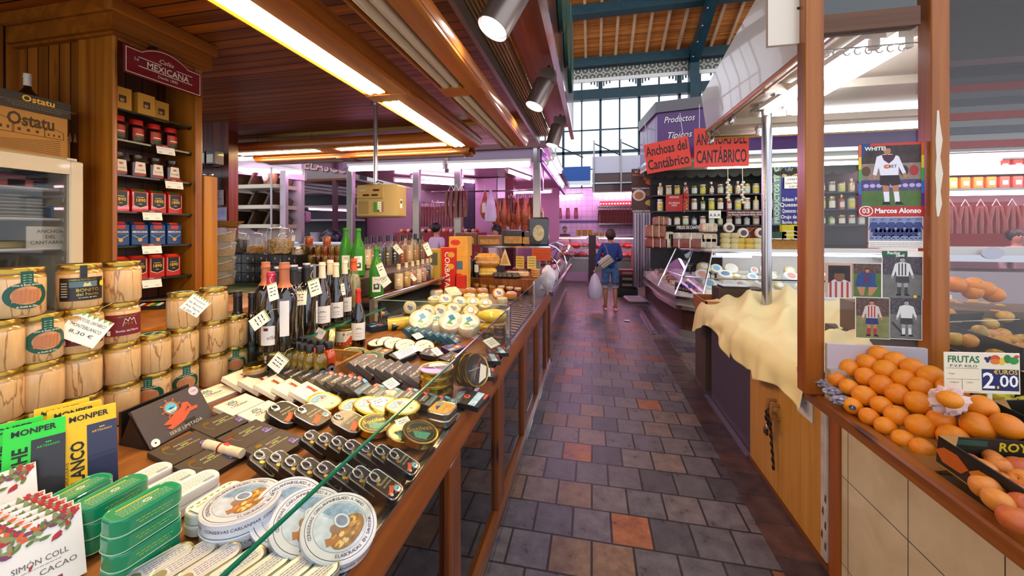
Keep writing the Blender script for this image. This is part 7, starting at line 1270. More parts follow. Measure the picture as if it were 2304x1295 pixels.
def pr_royal(g,sx,sy,sz):
 M=T(-sx/2-.0006,0,0)@RZ(-PI/2)@RX(PI/2);g.rect(-sy/2,sy/2,.006,sz-.012,mat('#2a1a12',.5,var=.5,vs=20),M);[g.poly([(-sy*.4+.11*i+.055*a,sz*.45+sz*.32*b,.0004+i*.0001) for a,b in((-1,0),(-.5,.8),(.3,.9),(1,.1),(.6,-.8),(-.5,-.9))],mat(['#b85a1c','#c8801f','#a8461a'][i%3],.5),M) for i in range(7)];g.poly([(.02,sz*.3,.002),(.1,sz*.8,.002),(.07,sz*.3,.002)],mat('#3a5a1c',.5),M)
 M=T(0,sy/2-.0066,0)@RX(PI/2);g.rect(-sx/2,sx/2,sz*.45,sz,mat('#1d1a14',.5),M,.0004);g.text('ROYAL',.042,mat('#c9b01a',.5),M,.06,sz*.74,.0008,bold=.03);g.rect(-sx/2+.01,-.04,sz*.75,sz*.95,mat('#1a4a3a',.5),M,.0006)
crate('dark printed carton of red peaches at the front right corner',T(1.36,1.36,.832)@RZ(R(4))@RX(R(5)),.36,.5,.095,pr_royal,'red_peach')
for i,(x,y,rz,e) in enumerate(((1150,640,0,1),(1075,690,.3,.8),(1010,735,.2,.8),(1020,830,0,1),(1150,845,.3,.85),(1225,800,0,1),(1220,930,0,1),(1190,730,0,1),(1090,905,.1,.9),(1180,1000,0,1))):
 p=onz(1780+x/2.334,740+y/2.334,.888);s_=1.0;put('peach_r',lambda:peach(PEA),T(*p)@RZ(rz+i)@RX(.5+.3*(i%3))@SC(s_,s_,s_*e),f'red peach in the front carton, {["at the back under the lettering", "large one in the middle of the back row", "leftmost of the back row", "lower left one", "in the middle row", "at the right edge of the middle", "lowest at the frame edge", "second row near the right edge", "between the low ones", "nearest the camera"][i]}','red peaches in the front carton')
crate('black carton of yellow peaches behind the price sign',T(2.15,2.55,1.02)@RZ(R(22))@RX(R(10)),.56,.40,.12)
for i,(px,py) in enumerate(((2140,682),(2160,690),(2190,684),(2215,690),(2240,708),(2216,720),(2262,712),(2205,745),(2228,728),(2150,762),(2180,766),(2250,695),(2132,705))):
 p=onz(px,py,1.115+.04*(py<715));put('peach_y',lambda:peach(YPE),T(*p)@RZ(i)@RX(.4*(i%4)),f'yellow peach in the black carton behind the sign, {ORD[i]} of the heap','yellow peaches in the black carton')
M_=T(*onz(2160,722,1.175))@RZ(R(200))@RX(R(-75));fruit_sign(M_,'price sign lying upside down on the yellow peaches',('1','30'))
crate('second black carton of peaches at the right frame edge',T(2.02,1.92,.93)@RZ(R(22))@RX(R(8)),.5,.36,.12)
for i,(px,py) in enumerate(((2265,762),(2298,765),(2285,790),(2240,800))):p=onz(px,py,1.05);put('peach_y',None,T(*p)@RZ(i*2)@RX(.4),f'yellow peach in the carton at the right edge, {ORD[i]} one','yellow peaches at the right edge')
def apple():
 t=thing('apple','x','apple');g=MB();g.lathe([(.0001,.004),(.012,.0),(.026,.006),(.036,.028),(.037,.042),(.028,.062),(.014,.068),(.006,.064),(.0001,.058)],orange_m('#a8a02a','#c8b83c','apple_skin'),None,24,cap=False);obj('skin',g,t);g=MB();g.tube([(0,0,.058),(.003,0,.076)],.0015,DK,n=5);obj('stem',g,t);return t
crate('black carton of yellow apples under the price sign',T(1.78,1.72,.86)@RZ(R(14))@RX(R(10)),.45,.40,.10,None,'yellow_apple')
for i,(px,py) in enumerate(((2215,885),(2240,900),(2270,890),(2295,885),(2275,915),(2300,912),(2180,850),(2152,838))):p=onz(px,py,.93);put('apple',apple,T(p.x,p.y,.90+.01*(i%2))@RX(.3*(i%3)),f'yellow apple in the carton under the price sign, {ORD[i]} one','yellow apples')
for i,(px,py) in enumerate(((2150,640),(2192,642),(2188,655),(2235,662),(2215,650))):p=ony(px,py,2.9);put('orange',None,T(*p)@RX(i)@SC(1.3,1.3,1.3),f'large orange in the far row behind the black cartons, {ORD[i]} from the left','far oranges')
t=thing('fruit_rack','brown boxes holding up the far fruit cartons','rack',T(0,0,0));g=MB();g.box(1.66,3.3,2.24,3.2,0,.98,mat('#3a2a1c',.7));obj('body',g,t);g=MB();g.box(1.7,3.3,2.78,3.1,.98,1.18,mat('#5a4226',.8));obj('back_step',g,t)
# ================================================================= covered stand next to the fruit counter
VN=wood('#b0782c','#c48e3c','z',1.6,.4,knots=False,coat=.15,name='veneer')
t=thing('covered_stand','market stand with veneer doors and a purple side under a yellow cloth','stand',T(0,0,0))
g=MB();g.box(1.135,2.6,2.27,3.06,.02,.80,mat('#5a3a1a',.6));obj('body',g,t)
for y0,y1 in((2.17,2.632),(2.638,3.06)):g=MB();g.box(1.116,1.136,y0,y1,.03,.79,VN,bev=.002);obj('door',g,t)
g=MB();g.box(1.112,1.14,2.12,3.065,0,.03,mat('#6a3a14',.5));obj('plinth',g,t)
g=MB();g.box(1.145,2.6,3.07,4.08,0,.80,mat('#453c50',.45,var=.08,vs=5));obj('purple_panel',g,t)
g=MB();g.box(1.10,1.14,3.09,4.16,0,.012,mat('#8a8090',.35,.7));obj('floor_strip',g,t)
g=MB();g.box(1.108,1.114,2.25,2.40,.66,.90,mat('#c9c4c8',.4));g.lathe([(.008,0),(.006,.004),(.0001,.005)],GREY,T(1.108,2.3,.74)@RY(-PI/2),10,cap=False);obj('metal_edge',g,t)
for y,z in((2.66,.56),(2.615,.545)):
 g=MB();g.tube([(1.115,y,z-.04),(1.075,y,z-.042),(1.068,y,z),(1.075,y,z+.042),(1.115,y,z+.04)],.011,mat('#8a5a28',.5),n=8);obj('handle',g,t)
RUST=mat('#3a2e28',.45,.8);g=MB()
def links(pts):
 for i,(y,z,x) in enumerate(pts):g.tube([(x+(.003 if i%2 else 0),y+.010*math.cos(2*PI*j/8)*(1 if i%2==0 else .35),z+.015*math.sin(2*PI*j/8)) for j in range(8)],.0045,RUST,n=5,closed=True)
links([(2.66-.012*i,.50-.018*i+.012*abs(i-2),1.062) for i in range(5)]+[(2.675-.004*i,.49-.022*i,1.085) for i in range(14)]+[(2.60+.012*i,.48+.008*(i%2),1.06) for i in range(6)]+[(2.64,.54-.02*i,1.06) for i in range(3)])
tag(obj('chain',g),'rusty chain looped through the two wooden door handles','chain')
t=thing('padlock','small brown padlock hanging on the chain','padlock',T(1.075,2.70,.385));g=MB();g.box(-.008,.008,-.02,.02,-.02,.022,mat('#5a3a26',.4,.6),None,.003);obj('lock_body',g,t);g=MB();g.tube([(0,.013*math.cos(R(a)),.022+.025*math.sin(R(a))) for a in range(0,181,20)],.003,STEEL,n=6);obj('shackle',g,t)
# the yellow cloth
ny,nx=110,64;vs=[];fs=[];RID=[(2.35,.55,.83,.06,.07),(2.55,.78,.62,.05,.05),(2.75,.42,.9,.07,.09),(3.05,.7,.71,.045,.06),(3.35,.35,.94,.06,.08),(3.6,.62,.78,.05,.05),(3.85,.3,.95,.07,.08),(2.0,.5,.86,.05,.06)]
for j in range(ny+1):
 y=2.28+2.15*j/ny;lob=.10+.16*(.5+.5*math.sin(y*4.4+.5))*(1 if y<4.1 else 1.3)-(.06 if 2.9<y<3.3 else 0)+.05*max(0,(2.7-y)/.4)
 for i in range(nx+1):
  f=i/nx;nz=noise.noise(Vector((f*3.2,y*2.1,1.7)));fold=.012*math.sin(y*11+4*f+4*noise.noise(Vector((f*2,y*1.3,0))))*(1-.5*f)+.006*math.sin(y*25-9*f)*(1-f)
  if f<.28:
   q=f/.28;ang=min(1,max(0,(q-.55)/.45));x=1.085-.03*(1-q)+fold*1.3*(1-q*.5)+.07*(1-math.cos(ang*PI/2));z=.90-lob*(1-q)-.03*(1-math.sin(ang*PI/2))+.02*ang
  else:q=(f-.28)/.72;x=1.155+1.35*q;z=.905+.05*q+.10*math.exp(-((q-.42)/.22)**2)*math.exp(-((y-3.9)/.6)**2)+.045*nz*min(1,q*4)+fold*(.9+.8*math.sin(q*5))+min(1,q*5)*sum(a*math.exp(-((((x-1.2)*ny_-(y-y0)*nx_)/wd)**2)) for y0,nx_,ny_,wd,a in RID)
  vs.append((x,y,z))
for j in range(ny):
 for i in range(nx):a=j*(nx+1)+i;fs.append((a,a+1,a+nx+2,a+nx+1))
g=MB();g.add(vs,fs,mat('#ead9a0',.8,var=.04,vs=3,bump=.15,bs=300));o=tag(obj('yellow_cloth',g,recalc=False,smooth=80),'pale yellow cloth draped in folds over the stand','cloth');md=o.modifiers.new('solid','SOLIDIFY');md.thickness=.004
# carton and wooden tray beyond the cloth
t=thing('wooden_crate','open orange wooden crate sticking out beyond the yellow cloth','crate',T(1.14,4.5,.80));CRW=wood('#8a4c28','#b0683c','y',1,.5)
for a in((0,.7,-.25,-.235),(0,.7,.235,.25),(0,.012,-.25,.25)):g=MB();g.box(*a,0,.13,CRW);obj('side',g,t)
g=MB();g.box(0,.7,-.25,.25,-.01,0,CRW);obj('base',g,t)
g=MB();g.box(1.3,1.75,4.38,4.62,.81,1.05,mat('#3a2a1c',.6));g.text('RAF',.09,mat('#b8a88a',.6),T(1.62,4.379,.96)@RX(PI/2));g.box(1.35,1.6,4.4,4.6,1.05,1.07,BLK);tag(obj('tomato_carton',g),'dark brown carton lettered RAF behind the cloth','carton')
g=MB();g.box(1.15,2.6,4.3,4.7,.0,.788,mat('#4a3a30',.6));tag(obj('stand_table',g),'low dark table under the carton beyond the cloth','table')
# ================================================================= canopy over the covered stand
def tubes(name,lab,segs,col,s,r=.016,back=None,axis=None):
 t=thing(name,lab,'ceiling lamp',None)
 for a,b in segs:
  g=MB();g.tube([a,b],r,emit(col,s),n=8);obj('tube',g,t);d=(Vector(b)-Vector(a)).normalized();M=frame((Vector(a)+Vector(b))/2,d,(0,0,1));L_=(Vector(b)-Vector(a)).length
  g=MB();g.box(-L_/2-.03,L_/2+.03,-.05,.05,r+.012,r+.05,back or WH,M);obj('batten',g,t)
  for x in(-L_/2-.015,L_/2+.015):g=MB();g.box(x-.015,x+.015,-.02,.02,-r,r+.012,back or WH,M);obj('lamp_holder',g,t)
 return t
CAN=mat('#e4d6c0',.25,coat=.5);t=thing('white_canopy','white glossy canopy with a golden edge over the covered stand','canopy',T(0,0,0));EDG=mat('#a8863c',.3,.7)
g=MB();g.add([(1.2,2.27,2.68),(1.2,4.45,2.72),(1.36,4.85,2.74),(3.5,4.85,2.74),(1.66,2.27,2.68),(1.05,2.27,3.25),(1.16,4.5,3.12),(1.34,4.9,3.1),(3.5,4.9,3.1),(1.66,2.27,3.2)],[(0,1,6,5),(1,2,7,6),(2,3,8,7),(5,6,7,8,9),(0,5,9,4),(3,4,9,8)],CAN);g.add([(1.2,2.27,2.76),(1.22,4.45,2.78),(1.38,4.8,2.79),(3.48,4.8,2.79),(1.65,2.27,2.76)],[(0,1,2,3,4)],CAN);obj('fascia',g,t)
g=MB();g.tube([(1.2,2.27,2.68),(1.2,4.45,2.72),(1.36,4.85,2.74),(3.5,4.85,2.74)],.018,EDG,n=6);g.tube([(1.27,2.27,2.69),(1.28,4.4,2.73),(1.42,4.74,2.75),(3.4,4.74,2.75)],.012,mat('#c8a4a4',.3,.4),n=6);obj('golden_edge',g,t)
for y,xe in((4.1,2.9),(3.2,2.3)):g=MB();g.box(1.27,xe,y,y+.05,2.69,2.75,CAN);obj('cross_rib',g,t)
g=MB();g.box(.90,1.12,2.235,2.26,2.62,3.4,CAN);g.disc(.008,.008,INK,T(1.04,2.234,2.80)@RX(PI/2),10);obj('end_plate',g,t)
g=MB();g.tube([(1.519,3.8,0),(1.519,3.8,2.76)],.04,STEEL,n=18);g.box(1.42,1.62,3.7,3.9,2.745,2.76,STEEL);tag(obj('steel_pole',g),'round steel pole holding up the white canopy','pole')
tubes('fluorescent_lamp','bright double white tube lamp running along under the white canopy',[((1.50,2.46,2.66),(1.45,3.62,2.66)),((1.68,2.5,2.67),(1.66,3.7,2.67))],W_WHITE,L_WHITE,.022)
tubes('fluorescent_lamp','white tube lamp across the far side under the white canopy',[((1.75,4.55,2.70),(3.2,4.55,2.70))],W_WHITE,L_WHITE,.025)
for i,(px,py,d) in enumerate(((1745,196,2.9),(1648,265,3.6),(1602,312,4.15))):
 p=ond(px,py,d);t=thing('small_spotlight',f'small swivel spotlight under the canopy edge, {ORD[i]} from the camera','spot lamp',T(*p));g=MB();g.lathe([(.03,.10),(.03,.115)],STEEL,None,14);g.tube([(0,0,.02),(0,0,.12),(0,0,2.75-p.z)],.008,STEEL,n=6);obj('arm',g,t);g=MB();g.lathe([(.02,-.06),(.024,-.055),(.022,.02),(.014,.03)],STEEL,RY(.35),14);obj('head',g,t)
g=MB();[g.tube([(1.2+.05*i+.016*math.cos(R(a)),2.4,2.62+.018*math.sin(R(a))) for a in range(60,340,25)],.004,mat('#cfc6b8',.5),n=5) for i in range(9)];g.tube([(1.15,2.4,2.64),(1.75,2.4,2.64)],.004,STEEL,n=5);tag(obj('curtain_rail',g),'curtain rail with open rings hanging inside the picture glass','rail')
# ================================================================= regional produce stall
t=thing('glass_display_case','many-sided glass deli case with steel bumpers at the corner of the aisle','display case',T(0,0,0));O0=[(1.12,9.6),(1.16,7.3),(1.27,6.38),(1.6,6.15),(4.8,6.15)];O1=[(1.5,9.6),(1.52,7.6),(1.6,6.75),(1.80,6.4),(4.8,6.4)];BK=[(4.8,7.25),(2.2,7.25),(2.1,9.6)]
inw=lambda o,q:[(x+q*(1 if i<3 else .3),y+q*(0 if i<2 else 1)) for i,(x,y) in enumerate(o)]
BAS=mat('#4a2414',.5,var=.2,vs=4);g=MB();g.prism([(x+.02,y+.04) for x,y in inw(O0,.10)]+BK,.10,.46,BAS);obj('brown_base',g,t);g=MB();g.prism(inw(O0,.08)+BK,0,.11,STEEL);obj('plinth',g,t)
for z0,z1,q in((.44,.50,-.0),(.50,.60,.04),(.60,.64,-.0)):g=MB();g.prism(inw(O0,q)+BK,z0,z1,CHROME if q<=0 else ALU);obj('steel_bumper',g,t)
g=MB();g.prism(inw(O0,.08)+BK,.64,.70,WH);obj('cold_deck',g,t)
g=MB();g.prism(O1+[(4.8,7.0),(2.5,7.0),(2.3,9.6)],1.34,1.38,WH);g.prism(O1+[(4.8,7.0),(2.5,7.0),(2.3,9.6)],1.32,1.34,CHROME);obj('top_shelf',g,t)
for k in range(4):
 a,b,c,d=(*O0[k],.66),(*O0[k+1],.66),(*O1[k+1],1.32),(*O1[k],1.32);g=MB();g.add([a,b,c,d],[(0,1,2,3)],GLS);obj('glass_front',g,t);g=MB();g.tube([b,c],.014,CHROME,n=8) if k<3 else None;m_=[Vector(a).lerp(Vector(d),.42),Vector(b).lerp(Vector(c),.42)];g.tube(m_,.01,CHROME,n=6);obj('glass_strut',g,t)
g=MB();g.box(2.2,4.8,7.2,7.25,.7,1.32,mat('#c9c4c0',.4));g.box(2.0,4.8,6.95,7.2,.9,.92,STEEL);obj('back_panel',g,t)
tubes('fluorescent_lamp','white tube lamp inside the deli case under its top shelf',[((1.9,6.55,1.29),(4.6,6.55,1.29))],W_WHITE,16,.014)
g=MB();g.box(1.08,1.13,6.35,7.9,.02,.09,mat('#8a6a80',.35,.4),T(-.16,0,0));g.box(.9,1.0,6.35,7.9,0,.03,ALU);tag(obj('foot_bumper',g),'loose metal kick bar on the floor by the deli case','bar')
WCH=mat('#d8d4c8',.45,var=.1,vs=8,coat=.3);rr=random.Random(5);g=MB();[g.box(1.7,4.8,6.34+.2*k,7.2,.70+.08*k,.78+.08*k,WH) for k in range(3)];obj('display_step',g,t);COLS=['#e4e0d4','#d8d0b0','#cfd8dc','#e0d8c8','#c8b878']
for i in range(34):
 x=1.75+(i%12)*.25+rr.uniform(-.06,.06);y=6.45+(i//12)*.2;r=rr.uniform(.05,.095);put(('dc',i%5),lambda:tag(obj('white_cheese',MB().lathe([(.08,0),(.085,.012),(.085,.06),(.076,.072),(.0001,.073)],mat(COLS[i%5],.45,var=.1,vs=8,coat=.3),None,18).disc(.05,.045,mat(['#7aa8c0','#c8c8c8','#c88a7a','#5a7a9a','#e8e8e8'][i%5],.5),None,14,.0745)),'x','cheese'),T(x,y,.80+.10*(i//12))@RX(R(rr.uniform(15,60)))@RZ(i)@SC(r/.068,r/.068,r/.068),f'white cheese in the glass deli case, {["front", "middle", "back"][i // 12]} row, {ORD[i % 12]} from the left','white cheeses in the deli case')
for i in range(10):x,y=1.34+.035*(i%5)+.1*(i//5),6.62-.07*(i%5)+.1*(i//5);put('can',lambda:tag(obj('blue_can',MB().lathe([(.03,0),(.032,.003),(.032,.12),(.029,.125),(.0001,.124)],mat('#1c1c5a',.3,coat=.4),None,16).lathe([(.0325,.03),(.0325,.06)],GOLDL,None,16,cap=False)),'x','can'),T(x,y,.70),f'dark blue can in the deli case corner, {["front", "rear"][i // 5]} row, {ORD[i % 5]} from the left','blue cans in the deli case')
for i in range(22):
 a_,b_=i%2,i//2;put(('pk',i%4),lambda:tag(obj('deli_packet',MB().box(-.08,.08,-.06,.06,0,.09,mat(['#c8b47a','#b8c8cc','#8a3a2a','#d8c8b8'][i%4],.4,coat=.3),None,.015).box(-.05,.05,-.062,-.06,.02,.07,CREAM)),'x','packet'),T(1.42+.17*a_+.015*b_%.05,7.2+.2*b_,.702+.06*a_)@RZ(.3*i),f'packet in the aisle side of the deli case, {ORD[b_]} from the corner, {["outer", "inner"][a_]} row','packets in the deli case')
for i,(x,y,s_) in enumerate(((1.75,6.62,'Oferta Tres Tarros'),(1.98,6.95,'3 Tarros 10 €'),(1.62,7.0,'Tarros 10 €'))):g=MB();g.box(-.1,.1,-.003,.003,0,.15,mat('#15152a',.4));[g.text(q,.034,WH,T(0,-.0035,.11-.04*j)@RX(PI/2)) for j,q in enumerate(s_.split())];tag(obj('offer_card',g,M=T(x,y,.86+.05*i)),f'dark offer card with white words inside the deli case, {["nearest", "middle", "rear left"][i]} one','card')
for i in range(3):put('olive',lambda:bottle(.045,.26,BDX,mat('#5a4a10',.1,coat=1.0),(.75,mat('#3a3010',.4),None)),T(1.95+.12*i,6.75,.70),f'olive green bottle standing in the deli case, {ORD[i]} from the left','olive bottles in the deli case')
for i in range(2):g=MB();g.tube([(-.2,0,0),(.2,.02,0)],.035,WH,n=14);g.tube([(.2,.02,0),(.205,.02,0)],.018,K,n=10);tag(obj('paper_roll',g,M=T(2.45+.3*i,7.05,.955-.0)@RZ(R(-12))),f'white paper roll on the ledge in the deli case, {["left", "right"][i]} one','roll')
# shelves of jars behind
t=thing('stall_shelving','black back shelving of the regional produce stall','shelving',T(0,0,0));BX0,BX1=1.15,4.9;SZ=[2.344,2.04,1.768];g=MB();g.box(BX0,BX1,8.15,8.2,.9,2.6,mat('#17141a',.5));obj('back_panel',g,t)
for z in SZ+[1.45]:g=MB();g.box(BX0,BX1,7.75,8.15,z-.025,z,mat('#241f24',.4));obj('shelf_board',g,t)
g=MB();SL=mat('#2c2b2a',.55,var=.3,vs=6,bump=.4,bs=30)
for r in range(5):
 for i in range(22):x=BX0-.1+.18*i+.09*(r%2);g.add([(x+.095*math.cos(R(a)),7.55+.12*r-.02,2.72+.11*r+.095*math.sin(R(a))) for a in range(180,361,20)]+[(x+.095,7.6+.12*r,2.84+.11*r),(x-.095,7.6+.12*r,2.84+.11*r)],[tuple(range(12))],SL)
g.box(BX0,BX1,8.15,8.2,2.6,3.35,SL);o=obj('slate_roof',g,t)
JC=['#c8b868','#8aa848','#d8c89a','#9a5a3a','#b8c8c8','#d8a838','#5a2a1a','#e0dcd0','#3a5a2a','#c89868','#6a7a8a','#a83a2a']
def deli_jar(c,k):return small_jar(.055,[.19,.23,.17][k],mat(JC[c],.2,coat=1.0),[mat('#2a2a2a',.4),WH,GOLDL,mat('#b8b8b8',.3,.7)][c%4],mat(['#e8e4d8','#d8c84a','#c8d8c8'][c%3],.5)) if(c+k)%3 else bottle(.05,[.24,.26,.18][k],SPI,mat(JC[c],.12,coat=1.0),(.82,[WH,K,GOLDL][c%3],None),(.15,.5,.8,mat('#ddd8c8',.5),None))
for k,z in enumerate(SZ):
 for i in range(24):x=BX0+.14+.152*i;c=(i*5+k*7)%12;put(('dj',c,k),lambda:deli_jar(c,k),T(x,7.86,z+.001)@RZ(-PI/2),f'jar or bottle on the {["upper", "middle", "lower"][k]} dark stall shelf, {ORD[i]} from the left',f'jars on the {["upper", "middle", "lower"][k]} stall shelf')
def board(name,lab,px0,py0,px1,py1,y,m,lines,rot=0.0,th=.01,cat='sign',vert=False):
 a,b=ony(px0,py1,y),ony(px1,py0,y);w_,h_=b.x-a.x,b.z-a.z;g=MB();g.box(-w_/2,w_/2,0,th,0,h_,m)
 for i,(s_,col,x,yy,sz,sh) in enumerate(lines):g.text(s_,h_*sz,col,T(0,-.0015-.0003*i,0)@RX(PI/2)@T(w_*x,h_*yy,0)@(RZ(PI/2) if vert else Matrix()),sh=sh,bold=.015,fit=min(w_*.92 if not vert else h_*.95,h_*sz*.5*len(s_)) if not vert else h_*.95)
 o=tag(obj(name,g,M=T((a.x+b.x)/2,y,a.z)@RZ(rot)),lab,cat)
 if m is ORG:
  for x in(-w_*.4,w_*.4):obj('hanging_wire',MB().tube([(x,.005,h_),(x,.005,h_+.35)],.004,STEEL,n=5),o)
 return o
ORG=mat('#e8402a',.5)
board('hanging_sign','orange red sign in capitals partly hidden by the canopy edge',1562,283,1685,377,6.0,ORG,[('ANCHOAS DEL',INK,0,.70,.42,0),('CANTÁBRICO',INK,0,.25,.46,0)])
o=board('hanging_sign','slanting orange red sign in small letters left of the other',1456,312,1556,384,6.0,ORG,[('Anchoas del',INK,0,.72,.46,0),('Cantábrico',INK,0,.26,.48,0)]);o.rotation_euler=(0,R(-7),R(-14))
g=MB();PUR=mat('#4a1264',.35,coat=.2);pl=[(.92,7.9),(1.06,6.75),(1.75,6.6),(4.8,6.6),(4.8,8.4),(1.0,8.4)];t=thing('stall_sign_roof','purple many-sided stall fascia with white italic words and a steel cap','sign',T(0,0,0));g.prism(pl,2.9,3.62,PUR);g.text('Productos',.15,WH,T(1.38,6.666,3.48)@RZ(math.atan2(-.15,.69))@RX(PI/2)@T(0,0,.006),sh=.3,fit=.46);g.text('Típicos',.15,WH,T(1.38,6.666,3.22)@RZ(math.atan2(-.15,.69))@RX(PI/2)@T(0,0,.006),sh=.3,fit=.36);obj('fascia',g,t)
g=MB();g.prism([(x-.03 if x<4 else x,y-.03 if y<7.9 else y) for x,y in pl],3.62,3.80,mat('#5e5a5c',.4,.6));obj('steel_cap',g,t);g=MB();g.prism([(x-.05 if x<4 else x,y-.05 if y<7.9 else y) for x,y in pl],2.84,2.90,CHROME);g.prism(pl,2.78,2.84,mat('#d8d8c8',.4));obj('soffit',g,t)
tubes('fluorescent_lamp','greenish white strip light along the produce stall ceiling',[((1.9,7.0,2.72),(4.6,7.0,2.72))],(.95,1,.82),16,.02)
board('price_board','blue board with yellow and white words beside the steel pole',1757,350,1822,503,7.55,mat('#1c1478',.4),[('Gran selección',LIME,-.0,.90,.10,0),('de Anchoas',LIME,-.05,.81,.10,0),('del Cantábrico',YEL,0,.72,.10,0),('Sobaos Pasiegos',WH,.0,.36,.08,0),('Quesadas',WH,-.12,.28,.08,0),('Quesucos de Potes',WH,0,.19,.08,0),('Orujo de Potes',WH,-.04,.10,.08,0),('Bonito del Norte',WH,0,.02,.07,0)])
board('price_board','narrow green vertical board with white letters left of the blue one',1740,352,1757,506,7.55,mat('#5f7a74',.4),[('PRODUCTOS TÍPICOS',mat('#c9d8cc',.5),.0,.5,.09,0)],vert=True)
board('offer_card','white paper offer stuck on the blue board',1765,396,1806,424,7.52,WH,[('¡OFERTA!',INK,0,.75,.24,0),('Sobaos Pasiegos',MAROON,0,.44,.22,0),('3,50 €',MAROON,0,.15,.22,0)],th=.003)
o=board('product_poster','hanging poster with pictures of sponge cakes at the aisle corner of the produce stall',1421,378,1482,478,8.3,mat('#4a2a1c',.45,var=.3,vs=5),[('LA ZARZUELA',WH,0,.94,.08,0),('Elaboración Tradicional',mat('#d8782a',.5),0,.86,.06,0),('SOBAOS PASIEGOS',WH,-.16,.55,.05,0),('QUESADA PASIEGA',WH,-.08,.03,.06,0)])
g=MB();w_,h_=.52,.93
for x,y,rx,ry,c in((.08,.70,.12,.06,'#b5602a'),(.14,.62,.13,.06,'#c9743a'),(-.12,.36,.13,.12,'#d8c8b8'),(-.12,.35,.09,.08,'#a8703a'),(.12,.4,.12,.08,'#7a5a48'),(.14,.2,.14,.07,'#c9a04a'),(.16,.46,.05,.1,'#d8d8dc')):g.disc(rx,ry,mat(c,.5),T(0,-.004-.0005*len(g.f),0)@RX(PI/2),16,.001,(x,y))
obj('picture',g,o)
board('hanging_sign','small bright red sign with white words hanging on the jars',1498,438,1536,475,7.74,mat('#b81818',.45),[('ANCHOAS',WH,0,.86,.16,0),('DE VENTA',WH,0,.5,.16,0),('AQUÍ',WH,0,.36,.16,0)])
board('shelf_sign','black shelf strip with white capitals under the jars',1520,506,1590,517,7.7,K,[('MIELES DE CANTABRIA',WH,0,.5,.9,0)]);board('shelf_sign','dark red shelf strip with two lines of white words',1635,474,1716,486,7.7,mat('#5a1a20',.5),[('Productos elaborados a la antigua usanza',WH,0,.75,.4,0),('1er Premio Fundación Botín 2016',WH,0,.28,.45,0)]);board('notice_card','white card with drawn bottles between the shelves',1595,473,1622,491,7.6,WH,[('A A A',INK,0,.4,.5,0)])
# goods standing on the deli case
SOB=mat('#6a2a18',.4,var=.4,vs=14,coat=.4);PAKC=['#8a4a2a','#7a2a1a','#d0b898','#b8a890']
for i,(px,pyb,w_,h_,c,lab) in enumerate(((1476,560,.34,.16,1,'dark brown packs of sponge cakes at the corner, lower left'),(1474,534,.3,.2,0,'brown packs of sponge cakes at the corner, middle left'),(1486,507,.22,.14,0,'brown packs of sponge cakes on top at the corner'),(1503,562,.14,.26,2,'pink lettered paper pack beside the cake packs'),(1538,562,.5,.17,1,'red and brown packs of cakes lying under the loaves'),(1540,540,.55,.12,3,'wrapped loaves on top of the red packs'),(1589,566,.26,.17,3,'grey wrapped block at the foot of the white blocks'),(1591,546,.24,.15,2,'white marbled nougat block in the middle of its stack'),(1593,522,.22,.14,2,'white marbled nougat block on top of its stack'))):
 p=ony(px,pyb,6.62);g=MB();g.box(-w_/2,w_/2,-.12,.12,0,h_,mat(PAKC[c],.4,var=.35,vs=14,coat=.4),None,.02);[g.box(-w_/2+w_*.33*(j+.9),-w_/2+w_*.33*(j+.98),-.122,.122,.005,h_+.002,CREAM) for j in range(2)];tag(obj('wrapped_cake',g,M=T(p.x,6.62,max(1.381,p.z))),lab,'cake')
for k,(x0,n,m) in enumerate(((1632,3,'#cfc08a'),(1664,2,'#cfb04a'),(1704,2,'#d8cc98'))):
 for r in range(n):
  for i in range(2 if k else 2):p=ony(x0+20*i,560,6.6);g=MB();g.lathe([(.062,0),(.075,.02),(.075,.06),(.062,.08),(.0001,.08)],mat(m,.5,var=.08,vs=10),None,20);tag(obj('small_cheese',g,M=T(p.x,6.6,1.382+.081*r)),f'{["cream", "yellow", "pale"][k]} cheese stacked on the deli case, {["left", "right"][i]} column, {ORD[n - 1 - r]} from top','cheese',f'{["cream", "yellow", "pale"][k]} cheeses on the deli case')
 p=ony(x0+10,530,6.58);g=MB();g.lathe([(.07,0),(.08,.02),(.08,.05),(.07,.07),(.0001,.07)],mat('#e8e0c8',.5),RX(PI/2),20);g.disc(.045,.045,mat('#5a4048',.5),T(0,-.0705,0)@RX(PI/2),16);tag(obj('small_cheese',g,M=T(p.x,6.66,1.382+.081*n+.08)),f'cheese with a dark label standing on the {["cream", "yellow", "pale"][k]} stack','cheese')
t=thing('wicker_basket','long wicker basket of jars at the right end of the deli case','basket',T(ony(1770,560,6.6).x,6.6,1.382));g=MB();g.lathe([(.3,0),(.36,.13),(.38,.14),(.35,.125),(.29,.02)],WK,None,28,sx=1,sy=.4);obj('weave',g,t)
for i in range(5):put('bskj',lambda:small_jar(.05,.14,mat('#a8802a',.2,coat=1.0),WH),T(t.location.x-.24+.12*i,6.6,1.40),f'small jar inside the long wicker basket, {ORD[i]} from the left','jars in the wicker basket')
for i,(px,py,c,w_,h_) in enumerate(((1784,528,'#d8c81a',.24,.24),(1808,528,'#d8c81a',.2,.22),(1750,540,'#0f4a2c',.3,.26))):p=ony(px,py,6.75);g=MB();g.box(-w_/2,w_/2,0,.08,0,h_,mat(c,.45));[g.box(-w_*.35,w_*.3,-.001,0,h_*(.3+.25*j),h_*(.36+.25*j),CREAM) for j in range(2)];tag(obj('printed_box',g,M=T(p.x,6.82,1.382+(.13 if i<2 else .0))),f'{["bright yellow box, left of two", "bright yellow box, right of two", "dark green box"][i]} behind the wicker basket','box')
